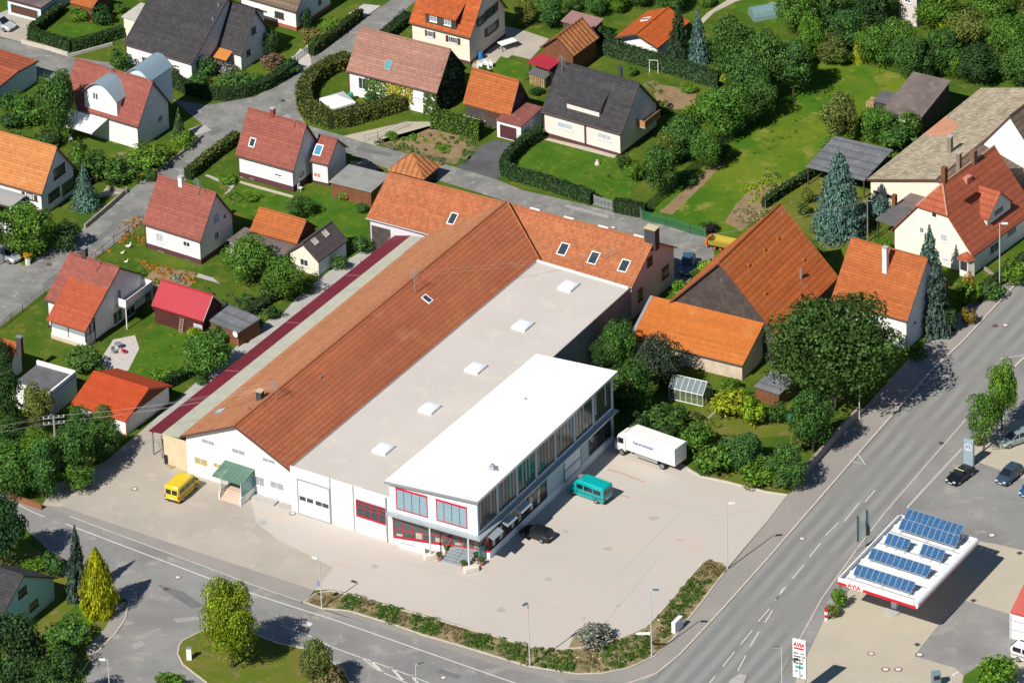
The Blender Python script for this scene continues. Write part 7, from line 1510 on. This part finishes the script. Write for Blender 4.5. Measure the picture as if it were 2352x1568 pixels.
H.bld(MB().box(.2,.5,.2,D-.2,CZ-.24,CZ+.02),'gutter_rail',FRG)
cc=H.Wi@G(2045,1408);H.bld(MB().box(cc.x-.35,cc.x+.35,cc.y+.8,cc.y+1.5,.15,CZ-.55),'column',DW,bevel=.08);H.bld(MB().box(cc.x-.35,cc.x+.35,D-3.5,D-2.8,.15,CZ-.55),'column',DW,bevel=.08)
isl=MB();P=[(cc.x+1.0*math.cos(a),cc.y+.3+1.0*math.sin(a)) for a in [math.pi+i*math.pi/8 for i in range(9)]]+[(cc.x+1.0,D-1),(cc.x-1.0,D-1)];H.bld(isl.prism(P,0.0,.16),'pump_island',GREYC)
for y,fb2 in ((cc.y+3.2,'nearer'),(cc.y+7.5,'farther')):
    o=empty('fuel_pump',tuple(H.W@Vector((cc.x,y,.16))),H.ang,fb2+' red and white fuel pump on the island under the canopy','fuel pump','fuel pumps under the canopy');MB().box(-.3,.3,-.5,.5,0,1.7).build('cabinet',FRW,o,bevel=.04);MB().box(-.31,.31,-.4,.4,1.1,1.5).build('display',BK,o);MB().box(-.32,.32,-.52,.52,1.5,1.75).build('head',RD,o)
SOL,t,b=nodes('solar_cells',.12,.8);tc=N(t,'TexCoord').outputs['Object'];vv=N(t,'TexVoronoi');vv.inputs['Scale'].default_value=4;t.links.new(tc,vv.inputs['Vector']);col=mixc(t,vv.outputs['Distance'],(.02,.07,.17),(.05,.14,.28));t.links.new(col,b.inputs['Base Color'])
def row(x0,y0,x1,y1,n,dz=.25,rise=.82,dep=1.22):
    a=H.Wi@G(*q(3,3,x0,y0),CZ+dz);c=H.Wi@G(*q(3,3,x1,y1),CZ+dz);y=(a.y+c.y)/2;wd=(c.x-a.x)/n
    z=CZ+dz;rk=MB()
    for xx in (a.x+.3,(a.x+c.x)/2,c.x-.3): rk.tube([(xx,y+dep,z+rise-.05),(xx,y+dep,CZ-.24)],.04,5).tube([(xx,y,z-.03),(xx,y,CZ-.24)],.04,5)
    r_=H.bld(rk,'panel_rack',METAL)
    for i in range(n):
        u0=a.x+i*wd;u1=u0+wd
        p=H.bld(MB().slab([(u0+.01,y,z),(u1-.01,y,z),(u1-.01,y+dep,z+rise),(u0+.01,y+dep,z+rise)],.05),'solar_panel',METAL,r_)
        nv=Vector((0,-rise,dep)).normalized()*.006
        pts=[(u0+.05,y+.04,z+.04*rise/dep),(u1-.05,y+.04,z+.04*rise/dep),(u1-.05,y+dep-.04,z+rise-.04*rise/dep),(u0+.05,y+dep-.04,z+rise-.04*rise/dep)]
        cme=MB().slab([tuple(Vector(v)+nv) for v in pts],.004);H.bld(cme,'cells',SOL,r_)
row(780,570,1310,745,10);row(920,420,1455,600,10);row(1060,290,1275,350,4);row(1385,385,1590,452,4);row(1195,150,1720,320,10,.35);row(1240,62,1765,212,10,1.15,.72)
# ================= fences, walls, poles =================
net=bpy.data.materials.new('green_netting');net.use_nodes=True;t=net.node_tree;ms=N(t,'MixShader');ms.inputs[0].default_value=.42;tr=N(t,'BsdfTransparent');t.links.new(tr.outputs[0],ms.inputs[1]);t.nodes['Principled BSDF'].inputs['Base Color'].default_value=(.04,.17,.07,1);t.links.new(t.nodes['Principled BSDF'].outputs[0],ms.inputs[2]);t.links.new(ms.outputs[0],t.nodes['Material Output'].inputs[0])
def fence(P,h,label,m=net,post=METAL,sp=2.5,rail=False,r=.035):
    pts=[G(*p) for p in P];b0=pts[0];o=empty('fence',(b0.x,b0.y,0),0,label,'fence')
    s=strip('netting',[(p.x-b0.x,p.y-b0.y) for p in pts],.01,.05,h,m,kind=None,px=False) if m else None
    if s: s.parent=o
    for a,b_ in zip(pts[:-1],pts[1:]):
        n=max(1,int((b_-a).length/sp))
        for i in range(n+1):
            c=a.lerp(b_,i/n)-b0;MB().cyl(c.x,c.y,0,h+.08,r,6).build('post',post,o)
    if rail:
        for z in rail: MB().tube([(p.x-b0.x,p.y-b0.y,z) for p in pts],.03,5).build('rail',post,o)
    return o
fence([(1471,503),(1534,446),(1601,391),(1680,322),(1760,258)],1.6,'tall mesh fence with pale posts between lawn and meadow')
fence([(1473,505),(1530,519),(1585,536),(1620,546)],1.4,'green mesh fence along the end of the lane')
fence([(1758,480),(1820,432),(1885,388)],1.2,'thin wire fence beside the vegetable garden',m=None,rail=(.6,1.1))
fence([(1895,118),(1960,150),(2020,172),(2110,196)],1.5,'thin pale-post fence at the upper end of the meadow',m=None)
fence([(210,602),(262,560),(330,512)],1.1,'dark post fence above the orange flowers',m=None,post=FRB,rail=(.3,.9))
fence([(0,757),(52,716),(104,676)],1.0,'dark double-rail fence along the left street',m=None,post=FRB,rail=(.35,.65,.95))
fence([(838,327),(868,320),(935,292)],1.0,'thin fence beside the ivy-covered house driveway',m=None,rail=(.5,1.0))
def wall(P,w,h,m,label,name='garden_wall'):
    pts=[G(*p) for p in P];b0=pts[0];o=strip(name,[(p.x-b0.x,p.y-b0.y) for p in pts],w,0,h,m,kind=None,px=False);o.location=(b0.x,b0.y,0);return lab(o,label,'wall')
DW_=mat('old_wall',(.33,.29,.23),(.24,.21,.17),1.,.95,c3=(.42,.37,.30))
wall([(1974,952),(1940,987),(1900,1032),(1860,1078),(1823,1121)],.35,1.15,DW_,'old stone wall along the pavement below the walnut tree')
wall([(50,99),(105,113),(157,129)],.3,.5,KERB,'low pale wall at the street below the thuja hedge');wall([(158,131),(258,104)],.2,.4,GREYC,'low wall beside the driveway at the top left')
wall([(195,525),(250,478),(292,440)],.25,.6,DW_,'dark low wall along the street by the blue spruce');wall([(360,395),(420,352),(465,315)],.2,.4,DW_,'low wall along the corner garden street');wall([(22,1142),(60,1157),(97,1170)],.3,.7,flat('brick_dull',(.25,.10,.05)),'brick-red low wall at the yard hedge')
wall([(102,1272),(130,1283),(155,1297)],.3,.5,WOODD,'dark low wall before the cyan-shaded house garden');wall([(245,435),(292,445)],.2,.5,DW_,'short dark wall at the corner garden driveway')
wall([(2262,620),(2290,640),(2215,690)],.3,.4,DW_,'low wall')['label']='low wall in the shade of the cream house'
def gate(a,b_,h,label,m,bars=10):
    A_=G(*a);B_=G(*b_);d=B_-A_;L=d.length;o=empty('garden_gate',(A_.x,A_.y,0),math.atan2(d.y,d.x),label,'gate');b=MB()
    for i in range(bars): x=L*(i+.5)/bars;b.box(x-L/bars*.3,x+L/bars*.3,-.02,.02,.1,h)
    b.build('bars',m,o);MB().box(0,L,-.04,-.021,h*.25,h*.32).box(0,L,-.04,-.021,h*.8,h*.87).build('frame',m,o)
    for x in (-.1,L): MB().box(x,x+.1,-.06,.06,0,h+.1).build('post',m,o)
gate((1366,474),(1411,487),1.6,'grey metal garden gate in the dark hedge by the lane',METAL,14);gate((673,147),(706,122),1.0,'small white garden gate at the street beside the dark hedge',FRW,8)
# goal-like frame and garden things
g_=G(1492,168);o=empty('carpet_rack',(g_.x,g_.y,0),-.2,'white metal carpet rack frame on the lawn before the long hedge','frame');MB().tube([(0,0,0),(0,0,1.9),(1.1,0,1.9),(1.1,0,0)],.05).build('frame',FRW,o)
def garden_set(x,y,label,c=FRW):
    g_=G(x,y);o=empty('garden_table',(g_.x,g_.y,0),.4,label,'garden table');MB().cyl(0,0,.68,.72,.5,14).build('table_top',c,o);MB().cyl(0,0,0,.68,.05).build('leg',c,o)
garden_set(272,800,'round garden table on the stone patio of the porch house',FRG)
def chair(x,y,rz,label,c=FRW,group=None):
    g_=G(x,y);o=empty('garden_chair',(g_.x,g_.y,0),rz,label,'garden chair',group);MB().box(-.25,.25,-.25,.25,.4,.45).build('seat',c,o);MB().box(-.25,.25,.2,.25,.45,.95).build('backrest',c,o)
    for a in (-.22,.22):
        for b_ in (-.22,.22): MB().box(a-.02,a+.02,b_-.02,b_+.02,0,.4).build('leg',c,o)
chair(262,812,.5,'dark garden chair on the stone patio',FRG);chair(285,812,2,'red garden chair on the stone patio',flat('chair_red',(.5,.03,.06)));chair(162,325,.3,'white garden chair under the white awning');chair(690,438,1,'white garden chair at the corner of the two-winged house')
g_=G(1102,158);o=empty('garden_furniture',(g_.x,g_.y,0),.4,'stack of white plastic garden furniture beside the cream house','garden furniture')
for i,(x,y) in enumerate(((0,0),(.8,.2),(1.3,-.3))): MB().box(x-.3,x+.3,y-.3,y+.3,.35,.45).box(x-.3,x+.3,y+.22,y+.3,.45,1.0).box(x-.3,x-.22,y-.3,y+.22,0,.7).box(x+.22,x+.3,y-.3,y+.22,0,.7).build('chair_shell',FRW,o)
def bin_(x,y,c,label,h=1.0,r=.32):
    g_=G(x,y);o=empty('barrel',(g_.x,g_.y,0),0,label,'barrel');MB().tube([(0,0,0),(0,0,h*.5),(0,0,h)],[r*.9,r,r*.92],14).build('drum',c,o);MB().cyl(0,0,h+.002,h+.04,r*.95,14).build('lid',c,o)
bin_(1104,137,flat('barrel_blue',(.02,.2,.5)),'blue water barrel at the corner of the cream house');bin_(*z1(232,965),DKP,'black barrel at the sand-coloured side wall',1.3,.5);bin_(1816,968,flat('barrel_turq',(.02,.25,.25)),'turquoise barrel in the garden below the walnut tree',1.2,.4);bin_(806,232,flat('barrel_green',(.05,.3,.2)),'green water barrel on the ivy house terrace',1.1,.35)
g_=G(*z1(300,1000));o=empty('pallet',(g_.x,g_.y,0),.4,'pale wooden pallet lying by the sand-coloured side wall','pallet');b=MB()
for i in range(6): b.box(-.7,.7,-.5+i*.18,-.38+i*.18,.1,.13)
b.build('slats',LOG,o);MB().box(-.7,-.6,-.5,.5,0,.099).box(-.05,.05,-.5,.5,0,.099).box(.6,.7,-.5,.5,0,.099).build('runner',LOG,o)
g_=G(*z1(150,900));o=empty('plank_stack',(g_.x,g_.y,0),.3,'upright planks and scrap leaning at the end of the maroon strip','planks');b=MB()
for i in range(9): b.tube([(i*.13,random.uniform(-.3,.1),0),(i*.13+random.uniform(-.1,.1),.7,2.2+random.uniform(-.4,.4))],.05,4)
b.build('planks',mat('scrap_wood',(.35,.28,.2),(.18,.18,.19),3),o)
for x,y,l in ((*z2(1480,1155),'left stone planter block at the foot of the showroom steps'),(*z2(1900,1290),'right stone planter block at the foot of the showroom steps')):
    g_=G(x,y);o=empty('planter_block',(g_.x,g_.y,0),.35,l,'planter');MB().box(-.9,.9,-.4,.4,0,.65).build('block',mat('block_stone',(.66,.62,.52),(.6,.56,.47),1.5,bump=.5),o,bevel=.1)
for x,y,l in ((*z2(1570,1180),'potted plant left of the showroom steps'),(*z2(1650,1110),'potted plant on the showroom landing'),(*z2(1825,1265),'tall potted plant right of the showroom steps'),(*z2(2010,1230),'grassy potted plant beside the right planter block'),(*z2(1960,1180),'potted plant behind the right canopy post')):
    g_=G(x,y);o=empty('potted_plant',(g_.x,g_.y,0),0,l,'potted plant');MB().tube([(0,0,0),(0,0,.45)],[.2,.28],12).build('pot',flat('terracotta',(.35,.14,.08)),o);cr=bpy.data.objects.new('foliage',BUSH[1]);COL.objects.link(cr);cr.parent=o;cr.location=(0,0,.85);cr.scale=(.42,.42,.5);cr.color=(.07,.13,.03,1)
# power pole and wires
g_=G(131,1082);zt=zat(g_,955);pp=empty('power_pole',(g_.x,g_.y,0),.15,'grey power pole with crossarms above the hedge on the left','power pole');MB().tube([(0,0,0),(0,0,zt)],[.17,.11],8).build('pole',mat('pole_grey',(.36,.34,.31)),pp)
WH=flat('insulator',(.7,.7,.68),.4)
for z in (zt-.3,zt-1.1): MB().box(-1.3,1.3,-.06,.06,z-.06,z+.06).build('crossarm',METAL,pp)
for z in (zt-.3,zt-1.1):
    for x in (-1.2,-.6,.6,1.2): MB().cyl(x,0,z+.06,z+.3,.07,8).build('insulator',WH,pp)
WM=flat('wire',(.3,.3,.29),.5)
_wl=['uppermost outer','uppermost inner','lower outer','lower inner'];
def wire(a,b_,label,sag=.6,par=None,r=.011):
    P=[a.lerp(b_,i/10)-Vector((0,0,sag*4*(i/10)*(1-i/10))) for i in range(11)];base=P[0].copy();b=MB().tube([p-base for p in P],r,4);o=b.build('power_line',WM,loc=base);return lab(o,label,'power line','overhead wires')
top=Vector((g_.x,g_.y,zt));mt=hall.W@hall.onroof(634,918)+Vector((0,0,2.3))
left=G(-300,1010,9.)
for i,(dx,dz) in enumerate(((-1.2,0),(1.2,0),(-.6,-.8),(.6,-.8))):
    wire(top+Vector((dx,0,dz)),left+Vector((dx,dx*1.2,dz)),_wl[i]+' wire from the grey pole to the left edge');wire(top+Vector((dx,0,dz)),mt+Vector((0,dx*.4,dz*.5)),_wl[i]+' wire from the grey pole to the hall roof mast')
m2=hall.W@hall.onroof(953,672)+Vector((0,0,2.7));g2=G(1993,556);z2_=zat(g2,521);p2=empty('power_pole',(g2.x,g2.y,0),0,'thin pale pole with insulators between barn and cream house','power pole');MB().tube([(0,0,0),(0,0,z2_+4)],[.1,.07]).build('pole',METAL,p2);MB().box(-.6,.6,-.05,.05,z2_+3.6,z2_+3.7).build('crossarm',METAL,p2)
for dy,ul in ((-.3,'lower'),(.3,'upper')): wire(m2+Vector((0,0,dy)),Vector((g2.x+dy,g2.y,z2_+3.7)),ul+' wire from the second hall mast to the thin pole',1.5,r=.014)
# small things on the meadow end
g_=G(2150,1600) if False else G(2150,1575);o=empty('air_station',(g_.x,g_.y,0),.2,'grey tyre-air column at the bottom edge of the forecourt','air station');MB().box(-.5,.5,-.4,.4,0,1.9).build('cabinet',flat('cab_teal',(.16,.24,.26)),o,bevel=.06);MB().box(-.35,.35,-.42,-.401,1.1,1.6).build('display',BK,o)
g_=G(128,1075)
g_=G(45,172);o=empty('gate_pillar',(g_.x,g_.y,0),.5,'white pillar with flat cap at the street in the upper left','pillar');MB().box(-.3,.3,-.3,.3,0,1.3).build('shaft',FRW,o);MB().box(-.36,.36,-.36,.36,1.301,1.4).build('cap',METAL,o)
g_=G(64,608);o=empty('flower_pillar',(g_.x,g_.y,0),.5,'white gate pillar topped with yellow flowers by the silver car','pillar');MB().box(-.22,.22,-.22,.22,0,1.1).build('shaft',FRW,o);cr=bpy.data.objects.new('flowers',BUSH[0]);COL.objects.link(cr);cr.parent=o;cr.location=(0,0,1.4);cr.scale=(.6,.6,.4);cr.color=(.5,.32,.02,1)
g_=G(1372,378);o=empty('lawn_ornament',(g_.x,g_.y,0),0,'small stone figure with a plant tuft on the lawn of the charcoal-roofed house','ornament');MB().tube([(0,0,0),(0,0,.25),(0,0,.5),(0,0,.7)],[.35,.3,.15,.1],10).build('stone',mat('ornament_stone',(.6,.52,.42)),o)
g_=G(460,300);o=empty('sandbox',(g_.x,g_.y,0),.6,'grey-framed concrete base by the street corner','concrete base');MB().box(-1.1,1.1,-1,1,0,.12).build('slab',GREYC,o)
for x,y,l in ((295,570,'larger white goose figure on the roadside lawn'),(281,584,'small white figure on the roadside lawn'),(290,604,'lowest white figure on the roadside lawn')):
    g_=G(x,y);o=empty('lawn_figure',(g_.x,g_.y,0),0,l,'figure');s_=.5 if y==570 else .32;MB().tube([(-s_*.8,0,s_*.7),(0,0,s_*.6),(s_*.5,0,s_*.8),(s_*.6,0,s_*1.6),(s_*.85,0,s_*1.65)],[.03,s_*.4,s_*.25,s_*.12,.04],8).build('body',FRW,o,smooth=True);MB().tube([(0,-.05,0),(0,-.05,s_*.3)],.03,5).tube([(0,.05,0),(0,.05,s_*.3)],.03,5).build('leg',flat('beak_orange',(.6,.25,.02)),o)
g_=G(1778,18);o=empty('pond_ring',(g_.x,g_.y,0),0,'round stone-ringed bed on the bright lawn at the top','stone ring');MB().cyl(0,0,.03,.2,1.1,18).build('ring',PAVE,o);MB().cyl(0,0,.2,.24,.6,14).build('soil',SOIL,o)
b=MB()
for x,y in ((1800,8),(1812,3),(1825,5),(1838,8),(1848,13),(1858,18),(1868,22),(1875,27)):
    p_=G(x,y);b.cyl(p_.x,p_.y,.03,.06,.3,8)
o=b.build('stepping_stones',PAVE);o['kind']='stuff';o['label']='curved row of pale stepping stones on the bright lawn'
p=G(1725,42);o=empty('polytunnel',(p.x,p.y,0),.3,'small teal-grey polytunnel on the lawn at the top','polytunnel');b=MB();n=8;V=[]
for x in (0,3.6):
    for i in range(n+1): a=math.pi*i/n;V.append((x,1.3*math.cos(a),1.5*math.sin(a)))
b.add(V,[(i,i+1,n+2+i,n+1+i) for i in range(n)]+[tuple(range(n+1)),tuple(range(n+1,2*n+2))[::-1]]);b.build('cover',flat('film_teal',(.16,.26,.26),.3),o)
# swing set
g_=G(540,470);o=empty('swing_frame',(g_.x,g_.y,0),.6,'orange and dark swing frame on the lawn behind the two-winged house','swing');MB().tube([(-.5,0,0),(0,0,1.9),(.5,0,0)],.05).tube([(0,0,1.9),(0,2,1.9)],.05).tube([(-.5,2,0),(0,2,1.9),(.5,2,0)],.05).build('frame',flat('swing_dull',(.20,.12,.06)),o);MB().tube([(0,.8,1.9),(0,.8,.5)],.015).tube([(0,1.2,1.9),(0,1.2,.5)],.015).box(-.12,.12,.75,1.25,.45,.5).build('swing_seat',DKP,o)

g_=G(1166,112);o=empty('garden_table',(g_.x,g_.y,0),.55,'long white-topped table on dark legs in the yard behind the cream house','garden table');MB().box(-1.2,1.2,-.6,.6,.95,1.05).build('table_top',FRW,o,bevel=.03)
for x in (-1.05,1.05):
    for y in (-.45,.45): MB().box(x-.04,x+.04,y-.04,y+.04,0,.95).build('leg',DKP,o)
